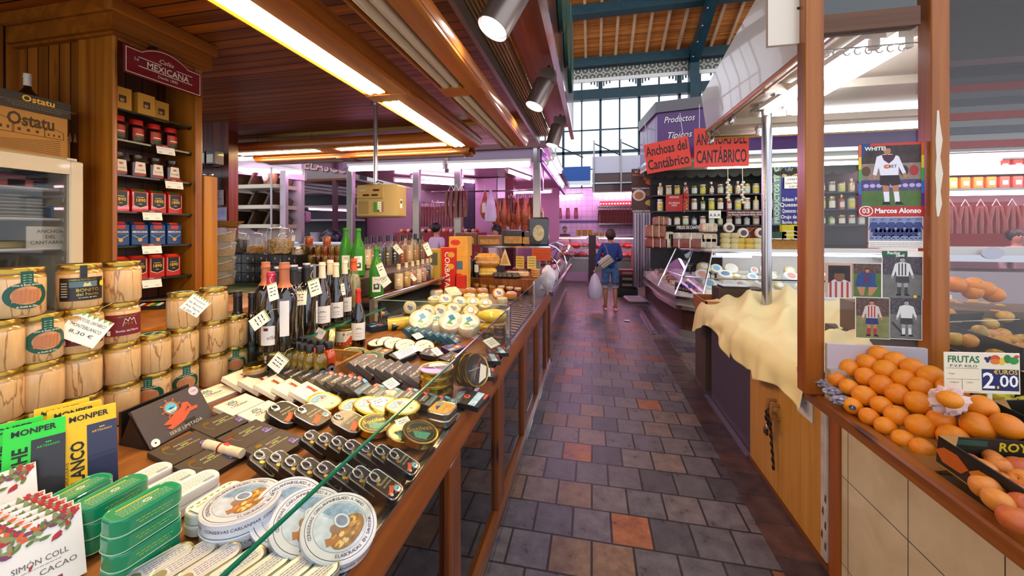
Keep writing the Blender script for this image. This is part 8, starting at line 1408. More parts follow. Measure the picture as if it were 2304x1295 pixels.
p=ony(1722,520,6.9);g=MB();[g.tube([(.12*math.cos(R(a+40*k)),.03*k-.1,.18+.12*math.sin(R(a))) for a in range(0,300,30)],.022,mat('#7a2c12',.35,coat=.4),n=8) for k in range(6)];tag(obj('sausage_coil',g,M=T(p.x-.15,6.95,1.40)),'coil of dark red sausages behind the yellow cheeses','sausage')
g=MB();GAR=mat('#d8d0c0',.5);g.tube([(0,0,0),(0,.02,.34)],.006,GAR,n=5);[g.ell((.03,.03,.026),GAR,T(.012*(-1)**k,0,-.045*k),8,6) for k in range(9)]
put('garlic',lambda:tag(obj('garlic_string',g),'x','garlic'),T(*ony(1671,410,7.5)),'string of white garlic heads hanging before the jars, right of middle');put('garlic',None,T(*ony(1638,405,7.5)),'string of white garlic heads hanging before the jars, left of middle')
g=MB();g.tube([(0,0,0),(0,.02,.42)],.005,DK,n=5);[g.tube([(0,0,-.03*k),(.03*(-1)**k,-.01,-.03*k-.05),(.035*(-1)**k,0,-.03*k-.1)],.011,mat('#b81c10',.35,coat=.4),n=6) for k in range(12)];tag(obj('dried_peppers',g,M=T(*ony(1544,425,7.5))),'string of dried red peppers hanging before the jars','peppers')
def drape(name,lab,x0,x1,y,z0,z1,m,amp=.04,n=60,al='x',cat='curtain'):
 g=MB();vs=[];
 for i in range(n+1):
  f=i/n;a=x0+(x1-x0)*f;b=y+amp*math.sin(f*40)+amp*.5*math.sin(f*17+1)
  vs+=[(a,b,z0),(a,b,z1)] if al=='x' else[(b,a,z0),(b,a,z1)]
 g.add(vs,[(2*i,2*i+2,2*i+3,2*i+1) for i in range(n)],m);o=tag(obj(name,g,recalc=False,smooth=80),lab,cat);o.modifiers.new('s','SOLIDIFY').thickness=.004
drape('white_curtain','long white curtain hanging at the back corner of the deli case',.98,1.4,9.75,.3,2.1,mat('#cfc8d0',.7),.05)
# ================================================================= charcuterie stall in the middle
PF=mat('#8f7f96',.35,.4);PKW=mat('#c9a0c0',.4);WDR=wood('#6a3018','#8f4a24','x',.5,.3,('y',.15),knots=False,coat=.4);y=5.9
t=thing('butcher_stall_frame','grey metal frame and fascia of the pink lit butcher stall','stall frame',T(0,0,0))
for x in(-4.09,-2.86,-2.135,-.845):g=MB();g.box(x-.055,x+.055,y-.05,y+.05,0,2.74,ALU,bev=.006);obj('post',g,t)
g=MB();g.box(-4.2,-.79,y-.06,y,2.72,2.93,PF);g.box(-.83,-.77,y,11.5,2.72,2.93,mat('#6a3a80',.4));obj('fascia',g,t);g=MB();g.box(-4.2,-.70,y-.12,y-.06,2.93,3.03,mat('#5a0c18',.3,coat=.3));g.box(-.76,-.66,y-.1,11.5,2.93,3.03,mat('#5a0c18',.3,coat=.3));obj('dark_red_edge',g,t)
g=MB();g.box(-4.9,-.83,y,11.5,2.86,2.92,WDR);obj('boarded_ceiling',g,t)
for x in(-2.3,-.86):g=MB();g.box(x-.03,x+.03,y-.09,y-.06,2.6,2.96,STEEL);obj('bracket',g,t)
tubes('fluorescent_lamp','bright pinkish tube lamps along the front fascia of the butcher stall',[((-4.02,y-.12,2.70),(-2.36,y-.12,2.69)),((-2.24,y-.12,2.68),(-.95,y-.12,2.67))],W_PINK,L_PINK*.8,.035)
tubes('fluorescent_lamp','pinkish tube lamps along the aisle side of the butcher stall',[((-.70,6.1,2.72),(-.70,7.5,2.72)),((-.70,7.7,2.72),(-.70,9.2,2.72)),((-.62,6.2,2.82),(-.62,7.6,2.82))],W_PINK,L_PINK,.025)
tubes('fluorescent_lamp','pinkish tube lamps under the wooden ceiling of the butcher stall',[((-1.6,7.2,2.8),(-1.35,8.3,2.8)),((-4.2,7.6,2.75),(-3.0,8.6,2.75)),((-3.6,7.2,2.75),(-2.6,8.2,2.75)),((-2.6,9.4,2.62),(-1.0,9.4,2.62))],W_PINK,L_PINK,.025)
t=thing('stall_column','pale pink column with steel and dark red sides inside the butcher stall','column',T(0,0,0));g=MB();g.box(-2.6,-2.1,8.3,8.6,0,2.84,PKW);obj('body',g,t);g=MB();g.box(-2.08,-1.9,8.3,8.55,0,2.84,STEEL);obj('steel_side',g,t);g=MB();g.box(-1.9,-1.72,8.32,8.6,0,2.84,mat('#5a0c1c',.35));g.box(-2.86,-2.62,8.3,8.5,0,2.84,mat('#2a1a38',.5));obj('dark_side',g,t)
g=MB();g.box(-7.4,-.9,10.6,10.7,0,2.95,mat('#c98aa8',.5));tag(obj('partition',g),'pink back partition of the butcher stall','partition')
g=MB();g.tube([(-3.3,7.5,2.47),(-.95,7.5,2.46)],.015,STEEL);g.tube([(-.95,7.5,2.46),(-.95,7.5,2.86)],.012,STEEL);g.tube([(-4.2,8.4,2.34),(-2.6,8.4,2.3)],.012,STEEL);tag(obj('meat_rail',g),'steel rail carrying hanging hams and sausages in the butcher stall','rail')
HAM=mat('#a8501e',.4,var=.4,vs=8,coat=.3);SAL=mat('#6a1c14',.4,var=.35,vs=16,coat=.3);NETM=mat('#8a6a3a',.55,var=.4,vs=30)
def ham():
 t=thing('hanging_ham','x','ham');g=MB();g.lathe([(.0001,-.52),(.05,-.5),(.10,-.40),(.105,-.30),(.07,-.17),(.035,-.06),(.028,0),(.0001,.01)],HAM,None,16,sy=.65);obj('meat',g,t);g=MB();g.box(-.035,.035,-.072,-.068,-.40,-.22,CREAM);obj('label',g,t);g=MB();g.tube([(0,0,0),(0,0,.12)],.004,WH,n=5);obj('string',g,t);return t
def sal():
 t=thing('hanging_sausages','x','sausages');g=MB();[g.tube([(.035*k,.01*k,-.02),(.05*k,0,-.2),(.045*k,0,-.34)],.026,SAL,n=8) for k in(-1.4,0,1.4)];obj('meat',g,t);g=MB();g.tube([(-.04,0,-.02),(0,0,.06),(.04,0,-.02)],.004,WH,n=5);obj('string',g,t);return t
for i in range(15):f=i/14;put('ham' if i%3 else 'sal',ham if i%3 else sal,T(-2.02+1.0*f,7.5+.06*(i%2),2.34-.04*(i%3))@RZ(i),f'{"whole ham" if i % 3 else "bundle of sausages"} hanging on the steel rail, {ORD[i]} from the left','meats on the steel rail')
for i in range(12):put('ham',ham,T(-2.02+.09*i,8.05,2.02)@RZ(i*2),f'ham hanging in the second lower row, {ORD[i]} from the left','meats in the lower row')
for i in range(3):put('sal',sal,T(-2.22+.085*i,5.80,2.32)@SC(1.2,1.2,1.3),f'netted sausages hung on the middle post, {ORD[i]} from the left','sausages on the middle post')
put('ham',ham,T(-2.0,7.0,2.4),'single dark ham hanging right of the middle post')
for i in range(14):put('sal',sal,T(-4.1+.14*i,8.4,2.26)@SC(1,1,1.5+.5*(i in(3,4))),f'dark sausages hanging on the back rail behind the scale, {ORD[i]} from the left','sausages on the back rail')
def bagm(g,r,h,sd,m):g.lathe([(.01,h),(.035,h*.93),(.012,h*.9),(r*.5,h*.75),(r*.85,h*.4),(r,h*.15),(r*.8,.01),(.0001,0)],m,None,18,sx=1,sy=.55)
PLB=mat('#d8cfe0',.3,coat=.3,alpha=.9);g=MB();bagm(g,.12,.62,1,PLB);tag(obj('plastic_bag',g,M=T(-1.86,6.9,1.82)),'white plastic bag hanging from the rail of the butcher stall','bag')
# its counter
t=thing('butcher_counter','steel butcher counter with bulging curved glass at the aisle','counter',T(0,0,0));g=MB();g.box(-1.75,-.72,5.62,10.4,0,.62,ALU);g.box(-1.7,-.68,5.66,10.4,.02,.10,STEEL);obj('body',g,t);g=MB();g.box(-1.75,-.62,5.5,10.4,.62,.70,STEEL);g.box(-.70,-.54,5.45,10.4,.72,.78,STEEL);obj('steel_ledge',g,t)
g=MB();vs=[];prof=[(-.60,.80),(-.50,.92),(-.47,1.05),(-.52,1.2),(-.66,1.34),(-.8,1.40)]
for yy in(5.6,10.4):vs+=[(x,yy,z) for x,z in prof]
g.add(vs,[(i,i+1,i+7,i+6) for i in range(5)],GLS);obj('curved_glass',g,t);[obj('glass_rib',MB().tube([(x,yy,z) for x,z in prof],.012,CHROME,n=6),t) for yy in(5.6,7.2,8.8)]
g=MB();g.box(-1.68,-.60,5.58,5.66,1.405,1.43,CHROME);g.box(-1.68,-.8,5.62,10.4,1.40,1.41,STEEL);[g.box(x-.01,x+.01,5.6,5.62,.7,1.41,STEEL) for x in(-1.66,-1.1,-.66)];obj('top_shelf',g,t)
g=MB();g.box(-1.7,-.62,5.62,10.4,.80,.84,WH);obj('meat_deck',g,t)
MEA=['#b8342c','#c8505a','#d88a90','#8a1c20','#d8a0a0']
for i in range(28):
 x,yy=-1.5+.22*(i%4),5.85+.62*(i//4);put(('me',i%5),lambda:tag(obj('meat_cut',MB().ell((.10,.12,.05),mat(MEA[i%5],.3,var=.3,vs=14,coat=.5),None,14,8,.25,3,i)),'x','meat'),T(x,yy,.885)@RZ(i),f'cut of meat in the butcher counter, {ORD[i // 4]} row from the camera, {ORD[i % 4]} from the left','meat cuts in the butcher counter')
for i,(px,w_,h_,c,lab) in enumerate(((1050,.34,.2,'#6a4a34','glassy brown box of delicacies'),(1104,.40,.16,'#8a5a34','wide brown loaf box'),(1156,.36,.24,'#2a1c18','dark box with a picture of wafers'),(1190,.22,.22,'#3a2c28','dark box with a tan picture'))):
 p=ony(px,550,5.66);g=MB();g.box(-w_/2,w_/2,-.06,.06,0,h_,mat(c,.35,coat=.3),None,.01);g.box(-w_*.38,w_*.38,-.0615,-.06,h_*.15,h_*.6,mat('#b8864a',.5,var=.3,vs=16));tag(obj('delicacy_box',g,M=T(p.x,5.67,1.432)),f'{lab} on the shelf of the butcher counter','box')
p=ony(1212,550,5.62);g=MB();g.prism(rrect(.30,.42,.03),-.04,.04,mat('#101216',.2,coat=.6),RX(PI/2),.02);g.disc(.085,.12,mat('#c9b890',.4,var=.3,vs=20),T(0,-.041,-.02)@RX(PI/2),20);tag(obj('vacuum_pack',g,M=T(p.x,5.64,1.645)),'black vacuum pack with an oval window standing on the counter shelf','pack')
p=ony(1218,572,5.5);g=MB();g.box(-.14,.14,-.002,.002,-.09,.09,mat('#c84a14',.6));[g.scrib(-.1,.1,.05-.035*k,mat('#8a2a0a',.6),T(0,-.003,0)@RX(PI/2),.008,0,k) for k in range(4)];tag(obj('orange_notice',g,M=T(*p)),'orange paper notice clipped under the butcher counter shelf','notice')
t=thing('red_display_ledge','red ledge with pale goods behind the cider bottles','ledge',T(0,0,0));g=MB();g.box(-4.4,-2.3,7.9,8.2,0,1.62,mat('#9a2a34',.4));obj('body',g,t);g=MB();rr=random.Random(2);[g.ell((.05,.05,.045),mat(['#d8b070','#c83a30','#e0c8a0','#3a1a1a'][k%4],.5),T(-4.25+.085*k,8.0,1.66),8,6) for k in range(22)];o=obj('goods',g,t);o['kind']='stuff'
# ================================================================= stalls beyond, left
WPK=mat('#c8b4bc',.5);BRD=mat('#4a3620',.6,var=.2,vs=5)
t=thing('white_shelf_stall','white stall with three shelves of sloping brown boards behind the seed jars','stall',T(0,0,0));P3=lambda px,py:ony(px,py,7.2)
g=MB();a,b=P3(500,560),P3(655,350);g.box(a.x-1,b.x,7.5,7.6,0,b.z,WPK);g.box(b.x-.10,b.x+.04,7.0,7.08,0,2.95,WPK);obj('back_panel',g,t)
g=MB();c=[onx(512,345,-6.2),0];g.add([(-8.6,6.6,3.0),(-6.37,7.5,2.80),(-6.37,7.5,3.03),(-8.6,6.6,3.34),(-8.6,6.65,3.0),(-6.37,7.55,2.80),(-6.37,7.55,3.03),(-8.6,6.65,3.34)],[(0,1,2,3),(7,6,5,4),(0,4,5,1),(3,2,6,7)],WPK);obj('fascia',g,t)
for py in(423,467,508):
 a,b=P3(530,py),P3(640,py);g=MB();g.box(a.x-.4,b.x+.05,6.9,7.5,a.z-.05,a.z+.03,mat('#cfc0a8',.5));obj('shelf',g,t)
 for k in range(3):g=MB();M=T(a.x+.05+.42*k,7.35,a.z+.03)@RY(R(28));g.box(0,.05,-.3,.05,0,.34,BRD,M);g.box(.0,.36,.02,.05,0,.32,BRD,M);obj('sloping_board',g,t)
tubes('fluorescent_lamp','pinkish tube lamp above the sloping boards',[((-7.5,6.9,2.98),(-6.1,7.1,2.9))],W_PINK,L_PINK,.03)
for i,px in enumerate((530,557,640)):p=P3(px,420);g=MB();g.tube([(p.x,6.85,0),(p.x,6.85,3.0)],.02,ALU);tag(obj('metal_upright',g),f'thin metal upright before the sloping boards, {ORD[i]} from the left','upright')
p=P3(612,400);g=MB();g.ell((.16,.12,.22),mat('#8a6a34',.5),T(p.x,7.15,p.z),16,12);g.disc(.08,.09,LGREY,T(p.x,7.02,p.z)@RX(PI/2),14);tag(obj('big_cheese',g),'large brown cheese with a round label on the top shelf','cheese')
p=P3(527,490);g=MB();g.box(-.35,.35,0,.2,-.2,.25,mat('#1c2236',.4));[g.box(.1+.06*i,.14+.06*i,-.01,0,-.15+.06*j,-.11+.06*j,LGREY) for i in range(4) for j in range(3)];g.box(-.3,.05,-.01,0,-.15,.0,GREY);tag(obj('cash_scale',g,M=T(p.x,6.75,p.z)),'dark blue shop scale with grey keys at the left edge of the opening','scale')
g=MB();a,b=ony(685,400,9),ony(785,345,9);g.box(-.7,1.2,0,.1,-.40,.32,mat('#8a8284',.5));[g.box(-.7,1.2,-.06,.05,-.72+.09*k,-.66+.09*k,CHROME) for k in range(3)];M=RX(PI/2);g.text('VELASCO',.42,mat('#a8202a',.4),M@T(.22,-.02,.012),0,0,0,fit=1.45);g.text('VELASCO',.40,mat('#d8b8b8',.4),M@T(.2,.0,.03),0,0,0,fit=1.42);tag(obj('stall_sign',g,M=T(a.x+.35,9.0,3.42)@RZ(R(8))@RY(R(7))),'grey stall sign with red capital letters, partly behind the strip lamps','sign')
t=thing('dark_stall','dim closed stall with pale shelves between the white stall and the butcher','stall',T(0,0,0));g=MB();g.box(-9.8,-6.6,10.2,10.3,0,3.4,mat('#2c2830',.6));obj('back_panel',g,t);g=MB();[g.box(-9.8,-6.6,9.7,10.2,z,z+.05,WPK) for z in(2.75,2.35,1.95)];obj('shelf',g,t);g=MB();g.box(-9.0,-5.9,8.6,10.0,2.95,3.0,WDR);obj('roof_boards',g,t);g=MB();g.box(-6.5,-6.4,8.6,8.7,0,2.95,mat('#5a3a44',.4));obj('post',g,t);g=MB();g.box(-6.7,-4.9,7.4,7.9,0,1.38,ALU);g.box(-6.7,-4.9,7.3,7.9,1.38,1.42,STEEL);obj('case',g,t)
tubes('fluorescent_lamp','dim pink tube lamp sloping across the dark stall',[((-8.1,9.72,2.3),(-6.8,9.72,2.24))],W_PINK,5,.025)
p=ony(687,488,8);g=MB();g.prism(rrect(.34,.26,.05),0,.15,mat('#c88ab0',.4),RX(PI/2),.02);g.rect(-.12,.12,.02,.09,K,T(0,-.153,0)@RX(PI/2));g.rect(-.04,.04,-.06,-.04,INK,T(0,-.153,0)@RX(PI/2));g.tube([(0,-.07,.13),(0,-.07,.9)],.012,STEEL);tag(obj('hanging_scale',g,M=T(*p)),'pink tinted electronic scale hanging in the dark stall','scale')
p=ony(745,540,7.6);g=MB();g.ell((.24,.2,.2),mat('#15142c',.35,coat=.3),T(p.x,7.6,1.5),18,10,.12,2);tag(obj('dark_bundle',g),'dark blue plastic covered bundle behind the cider bottles','bundle');p=ony(712,548,7.6);g=MB();g.lathe([(.10,0),(.13,.2),(.14,.21),(.0001,.21)],mat('#d0c4d8',.4),T(p.x,7.6,1.42),20);tag(obj('white_bucket',g),'white bucket on the case left of the dark bundle','bucket')
# ================================================================= pink lit butchers at the end of the aisle
def ptile():
 m,nt,N,L,P=_new('pink_tiles');tc=N.new('ShaderNodeTexCoord');b=N.new('ShaderNodeTexBrick');b.offset=0;mp=N.new('ShaderNodeMapping');mp.inputs['Rotation'].default_value=(PI/2,0,0);L.new(tc.outputs['Object'],mp.inputs[0]);L.new(mp.outputs[0],b.inputs[0])
 for k,v in{'Color1':lin('#d8b4d0'),'Color2':lin('#d0a8c8'),'Mortar':lin('#a07898'),'Scale':1,'Mortar Size':.006,'Brick Width':.2,'Row Height':.2}.items():b.inputs[k].default_value=v
 L.new(b.outputs[0],P.inputs['Base Color']);P.inputs['Roughness'].default_value=.3;return m
g=MB();g.box(-3.6,3.4,14.6,14.7,0,3.25,ptile());g.box(-3.6,.2,14.58,14.6,1.98,2.06,mat('#5a4a80',.4));tag(obj('tiled_partition',g),'pink tiled wall at the back of the end stalls','partition')
t=thing('end_counter','butcher counters with red meat and a dark post across the end of the aisle','counter',T(0,0,0));BXS=((-1.5,-.13),(.12,1.9))
for x0,x1 in BXS:
 g=MB();g.box(x0,x1,12.9,13.6,.12,.72,ALU);g.box(x0,x1,12.88,13.6,0,.3,PKW);g.box(x0,x1,12.84,13.6,.72,.80,STEEL);obj('base',g,t);g=MB();g.box(x0,x1,12.9,12.91,.8,1.45,GLS);obj('glass_front',g,t);g=MB();g.box(x0,x1,12.86,13.5,1.45,1.49,CHROME);g.box(x0,x1,13.1,13.5,1.1,1.12,STEEL);obj('top_shelf',g,t)
g=MB();g.box(-.12,.11,12.8,13.2,0,1.52,mat('#4a3a3c',.5));obj('dark_post',g,t)
rr=random.Random(9)
for i in range(30):x=-1.4+.11*i;put(('fm',i%4),lambda:tag(obj('meat_cut',MB().ell((.12,.16,.09),mat(['#c8281c','#b83a40','#d8606a','#a01c18'][i%4],.3,var=.25,vs=12,coat=.5),None,12,8,.25,3,i)),'x','meat'),T(x,13.1+.1*(i%2),.86+.3*(i%3==2))@RZ(i),f'cut of red meat in the end counters, {ORD[i] if i < 25 else "nearly last, number " + str(i + 1)} from the left','red meat in the end counters')
g=MB();g.box(.2,1.9,14.3,14.6,2.55,2.58,STEEL);g.box(.2,1.9,14.3,14.6,1.9,1.93,STEEL);g.box(1.6,1.95,13.9,14.6,1.3,2.9,mat('#3a1c24',.5));tag(obj('wall_rack',g),'steel shelves with red packs behind the right end counter','shelf')
for i in range(14):put('rp',lambda:tag(obj('red_pack',MB().box(-.05,.05,-.04,.04,0,.17,mat('#b82a1c',.4),None,.01).box(-.03,.03,-.042,-.04,.05,.1,CREAM)),'x','pack'),T(.3+.1*i,14.4,2.581 if i>2 else 2.581),f'red pack on the upper back shelf of the end stall, {ORD[i]} from the left','red packs on the back shelf')
for i in range(13):put('sal',sal,T(.3+.11*i,14.2,2.45)@SC(1.2,1.2,1.5),f'red sausages hanging behind the end counter, {ORD[i]} from the left','sausages behind the end counter')
for i in range(9):put('pot',lambda:tag(obj('golden_pot',MB().lathe([(.07,0),(.08,.1),(.0001,.11)],mat(['#d8902a','#d8601a'][i%2],.4),None,12)),'x','pot'),T(-.45+.19*(i%6),13.2,1.491+.112*(i//6)),f'orange or golden pot on the end counter, {ORD[i]} one','pots on the end counter')
for i,x in enumerate((-1.75,-1.6,-1.45,-1.2,-.9,-.6)):put('sal',sal,T(x,14.4,2.55)@SC(.8,.8,1.3),f'meat strip hanging on the tiled wall, {ORD[i]} from the left','meats on the tiled wall')
tubes('fluorescent_lamp','pink tube lamp high on the tiled wall, left stall',[((-1.9,14.1,2.92),(-.35,14.1,2.95))],W_PINK,L_PINK*2.2,.035);tubes('fluorescent_lamp','pink tube lamp high on the tiled wall, right stall',[((.05,14.1,2.98),(1.75,14.1,2.98))],W_PINK,L_PINK*2.2,.035)
tubes('fluorescent_lamp','reddish tube lamp inside the end counters',[((-1.4,12.98,1.42),(-.2,12.98,1.42)),((.2,12.98,1.42),(1.8,12.98,1.42))],(1,.35,.35),30,.015)
g=MB();g.box(-1.7,-.06,12.6,12.66,3.28,3.75,mat('#1458b0',.4));g.box(-1.7,-.06,12.58,12.68,3.16,3.28,STEEL);tag(obj('blue_awning',g),'bright blue board above the left end stall','board');g=MB();g.box(.0,1.9,12.9,12.96,2.95,3.55,mat('#4a1f14',.3,coat=.4));g.box(0,1.9,12.85,12.95,3.55,4.1,mat('#b8b4c0',.3,.5));g.box(0,1.9,12.8,12.9,3.2,3.24,STEEL);tag(obj('brown_fascia',g),'dark brown and grey fascia above the right end stall','fascia')
for i,x in enumerate((-1.2,.05,.9)):g=MB();g.tube([(x,12.7,2.9),(x,12.7,4.6)],.025,ALU);g.tube([(x,12.7,4.5),(x+.9,12.9,4.1)],.02,TEAL);tag(obj('roof_strut',g),f'metal strut above the end stalls, {ORD[i]} from the left','strut')
drape('salmon_curtain','salmon pink cloth hanging at the stall corner by the crates',10.0,11.2,1.12,.25,1.15,mat('#b85a50',.7),.05,40,'y','cloth')
for i in range(3):g=MB();g.box(-.2,.2,-.15,.15,0,.15,mat(['#171012','#171012','#6a1c28'][i],.5),None,.01);g.box(-.12,.12,-.152,-.15,.05,.1,mat('#8a7a60',.5));tag(obj('dark_crate',g,M=T(.86,10.2,.22+.152*i)),f'dark crate stacked on the aisle floor, {ORD[2 - i]} from the top','crate','crates on the aisle floor')
g=MB();g.box(-.26,.26,-.2,.2,0,.218,K,None,.02);tag(obj('low_trolley',g,M=T(.86,10.2,0)),'low black trolley under the dark crates','trolley');g=MB();g.box(-.2,.2,-.3,.3,0,.07,mat('#d8c0d0',.5),None,.02);tag(obj('foam_box',g,M=T(.98,9.5,.005)@RZ(R(8))),'white foam box lying on the floor by the crates','box')
g=MB();g.ell((.05,.03,.012),WH,None,10,6,.6,3,2);tag(obj('crumpled_paper',g,M=T(.62,7.3,.014)),'crumpled white paper on the aisle floor','paper')
# ================================================================= red lit butcher behind the fruit stall
t=thing('striped_stall','red and grey striped stall front far right behind the glass','stall',T(0,0,0));g=MB();[g.box(4.6,12,7.3,7.34,2.95+.22*k,3.06+.22*k,[mat('#c22c18',.4),mat('#6a6a74',.4,.5)][k%2]) for k in range(6)];g.box(4.6,12,7.36,7.4,2.9,4.4,ALU);obj('striped_fascia',g,t)
g=MB();g.box(4.6,12,8.9,9.0,0,3.0,mat('#a87a84',.5));g.box(6.4,7.6,8.85,8.9,1.2,2.2,mat('#8a0c14',.5));obj('back_wall',g,t);g=MB();[g.box(4.6,12,8.4,8.9,z,z+.06,STEEL) for z in(2.66,2.36)];obj('shelf',g,t);g=MB();g.box(4.4,12,7.0,7.7,0,1.05,mat('#b8a4a8',.4));g.box(4.4,12,6.95,7.7,1.2,1.3,STEEL);g.box(4.4,12,7.0,7.05,1.3,1.42,WH);g.disc(.14,.09,mat('#d8d8e8',.4),T(5.75,6.94,1.33)@RX(PI/2),20);obj('counter',g,t)
g=MB();g.box(3.0,12,2.9,8.9,4.4,4.5,mat('#4f4238',.6));g.box(3.0,12,3.4,3.6,3.7,4.4,mat('#3a241a',.6));g.box(3.5,12,5.6,5.8,3.7,4.4,mat('#33291f',.6));obj('roof',g,t)
tubes('fluorescent_lamp','stack of pink tube lamps above the red butcher stall',[((4.7,7.6,2.86),(9,7.6,2.86)),((4.7,7.9,2.78),(6.6,7.9,2.78)),((4.7,8.3,2.72),(9,8.3,2.72)),((5.5,7.6,2.26),(9,7.6,2.26))],W_RED,L_RED*1.3,.03)
for r in range(2):
 for i in range(20):put(('sp',(i//3)%3),lambda:tag(obj('orange_packet',MB().box(-.07,.07,-.05,.05,0,.22,mat(['#d8801a','#c8503a','#d8a83a'][(i//3)%3],.4),None,.01).box(-.04,.04,-.052,-.05,.06,.14,CREAM)),'x','packet'),T(4.9+.19*i,8.5,(2.421,2.721)[r])@SC(1,1,.95),f'orange packet on the {["lower", "upper"][r]} shelf of the red stall, {ORD[i]} from the left','packets on the red stall shelves')
for i in range(14):put('sal',sal,T(5.3+.22*i,8.2,2.12)@SC(1.5,1.5,1.5),f'sausages hanging in the red stall, {ORD[i]} from the left','sausages in the red stall')
for i in range(12):put(('me',i%5),None,T(5.2+.3*i,7.4,1.36)@SC(1.2,1,.8),f'cut of meat on the red stall counter, {ORD[i]} from the left','meats on the red stall counter')
# ================================================================= people
def skinned(name,par,V_,E_,m,sub=2):
 me=bpy.data.meshes.new(name);ks=list(V_);me.from_pydata([V_[k][0] for k in ks],[(ks.index(a),ks.index(b)) for a,b in E_],[]);me.materials.append(m);o=bpy.data.objects.new(name,me);COL.objects.link(o);o.parent=par
 md=o.modifiers.new('skin','SKIN');md.use_smooth_shade=True;sv=me.skin_vertices[0].data
 for i,k in enumerate(ks):r=V_[k][1];sv[i].radius=r if isinstance(r,tuple) else(r,r)
 sv[0].use_root=True;s_=o.modifiers.new('sub','SUBSURF');s_.levels=s_.render_levels=sub;return o
def person(label,M,skin,top,hair,pose=None,bottom=None,shoes=None,longsl=False,apron=None,hair_s=1.0):
 """faces local -y; joints in metres for a 1.65 m person"""
 J=dict(p=(0,0,.90),w=(0,.0,1.05),c=(0,.0,1.24),n=(0,.005,1.405),nk=(0,0,1.45),h=(0,-.01,1.53),ht=(0,0,1.60))
 for s,q in(('L',1),('R',-1)):J.update({'s'+s:(.16*q,.0,1.345),'e'+s:(.225*q,.03,1.09),'r'+s:(.235*q,-.04,.86),'g'+s:(.095*q,0,.84),'k'+s:(.10*q,-.01,.48),'a'+s:(.10*q,.03,.085),'t'+s:(.11*q,-.11,.03)})
 J.update(pose or{});v=lambda k:Vector(J[k]);t=thing('person',label,'person',M)
 B={'p':(J['p'],(.11,.10)),'w':(J['w'],(.095,.085)),'c':(J['c'],(.125,.09)),'n':(J['n'],.06),'nk':(J['nk'],.048),'h':(J['h'],(.078,.09)),'ht':(J['ht'],(.07,.085))};Ed=[('p','w'),('w','c'),('c','n'),('n','nk'),('nk','h'),('h','ht')]
 hd=(v('ht')-v('h')).normalized();fw=v('f') if 'f' in J else Vector((0,-1,0));sd=hd.cross(fw).normalized();B['nose']=(v('h')+fw*.098+hd*.005,.011);Ed.append(('h','nose'))
 for q in(1,-1):B[f'ear{q}']=(v('h')+sd*.082*q+hd*.01,(.012,.024));Ed.append(('h',f'ear{q}'))
 for s in 'LR':
  B.update({'s'+s:(J['s'+s],.052),'e'+s:(J['e'+s],.038),'r'+s:(J['r'+s],.026),'g'+s:(J['g'+s],.085),'k'+s:(J['k'+s],.052),'cf'+s:(v('k'+s).lerp(v('a'+s),.3)+Vector((0,.012,0)),.052),'a'+s:(J['a'+s],.034),'t'+s:(J['t'+s],.032)});Ed+=[('c','s'+s),('s'+s,'e'+s),('e'+s,'r'+s),('p','g'+s),('g'+s,'k'+s),('k'+s,'cf'+s),('cf'+s,'a'+s),('a'+s,'t'+s)]
  d=(v('r'+s)-v('e'+s)).normalized();pm=v('r'+s)+d*.055;B['m'+s]=(pm,(.030,.018));Ed.append(('r'+s,'m'+s));x=d.cross(Vector((1,0,0))).normalized()
  for k in range(4):a=pm+d*.03+x*(.024-.016*k);b=a+d*[.028,.034,.031,.022][k]+Vector((.008 if s=='R' else-.008,0,0));B[f'f{s}{k}']=(a,.0095);B[f'i{s}{k}']=(b+Vector((.018 if s=='R' else-.018,0,0))*.8,.008);Ed+=[('m'+s,f'f{s}{k}'),(f'f{s}{k}',f'i{s}{k}')]
  a=v('r'+s)+d*.02+x*.03;B['u'+s]=(a,.0105);B['v'+s]=(a+d*.035+x*.01,.009);Ed+=[('r'+s,'u'+s),('u'+s,'v'+s)]
 skinned('body',t,B,Ed,skin)
 D={'wb':(v('p')-Vector((0,0,.07)),(.165,.14)),'w0':(v('w')-Vector((0,0,.07)),(.148,.115)),'w':(J['w'],(.135,.105)),'c':(J['c'],(.165,.12)),'n':(v('n')-Vector((0,0,.01)),.072)};E2=[('wb','w0'),('w0','w'),('w','c'),('c','n')]
 for s in 'LR':
  D['s'+s]=(J['s'+s],.066);E2.append(('c','s'+s));D['x'+s]=(v('s'+s).lerp(v('e'+s),.55),.055);E2.append(('s'+s,'x'+s))
  if longsl:D['e'+s]=(J['e'+s],.050);D['r'+s]=(v('e'+s).lerp(v('r'+s),.93),.037);E2+=[('x'+s,'e'+s),('e'+s,'r'+s)]
 skinned('jacket' if longsl else 'shirt',t,D,E2,top)
 if bottom:
  D={'p':(v('p')+Vector((0,0,.05)),(.15,.115))};D['v']=(v('p')+Vector((0,0,.17)),(.125,.105));E2=[('p','v')]
  for s in 'LR':D['g'+s]=(v('g'+s)+Vector((0,0,-.02)),(.10,.105));D['q'+s]=(v('g'+s).lerp(v('k'+s),.6),.085);D['k'+s]=(v('k'+s)+Vector((0,0,.02)),.074);E2+=[('p','g'+s),('g'+s,'q'+s),('q'+s,'k'+s)]
  skinned('shorts',t,D,E2,bottom)
 if shoes:
  for s in 'LR':D={'a':(v('a'+s)+Vector((0,.02,-.035)),.042),'m':(v('a'+s).lerp(v('t'+s),.5)+Vector((0,0,-.01)),(.042,.036)),'t':(v('t'+s)+Vector((0,-.01,.01)),(.04,.03))};o=skinned('shoe',t,D,[('a','m'),('m','t')],shoes);g=MB();b,c=v('a'+s),v('t'+s);g.tube([(b.x,b.y+.055,.016),(b.x,(b.y+c.y)/2,.016),(c.x,c.y-.04,.016)],.036,WH,n=10,flat=.4);obj('sole',g,o)
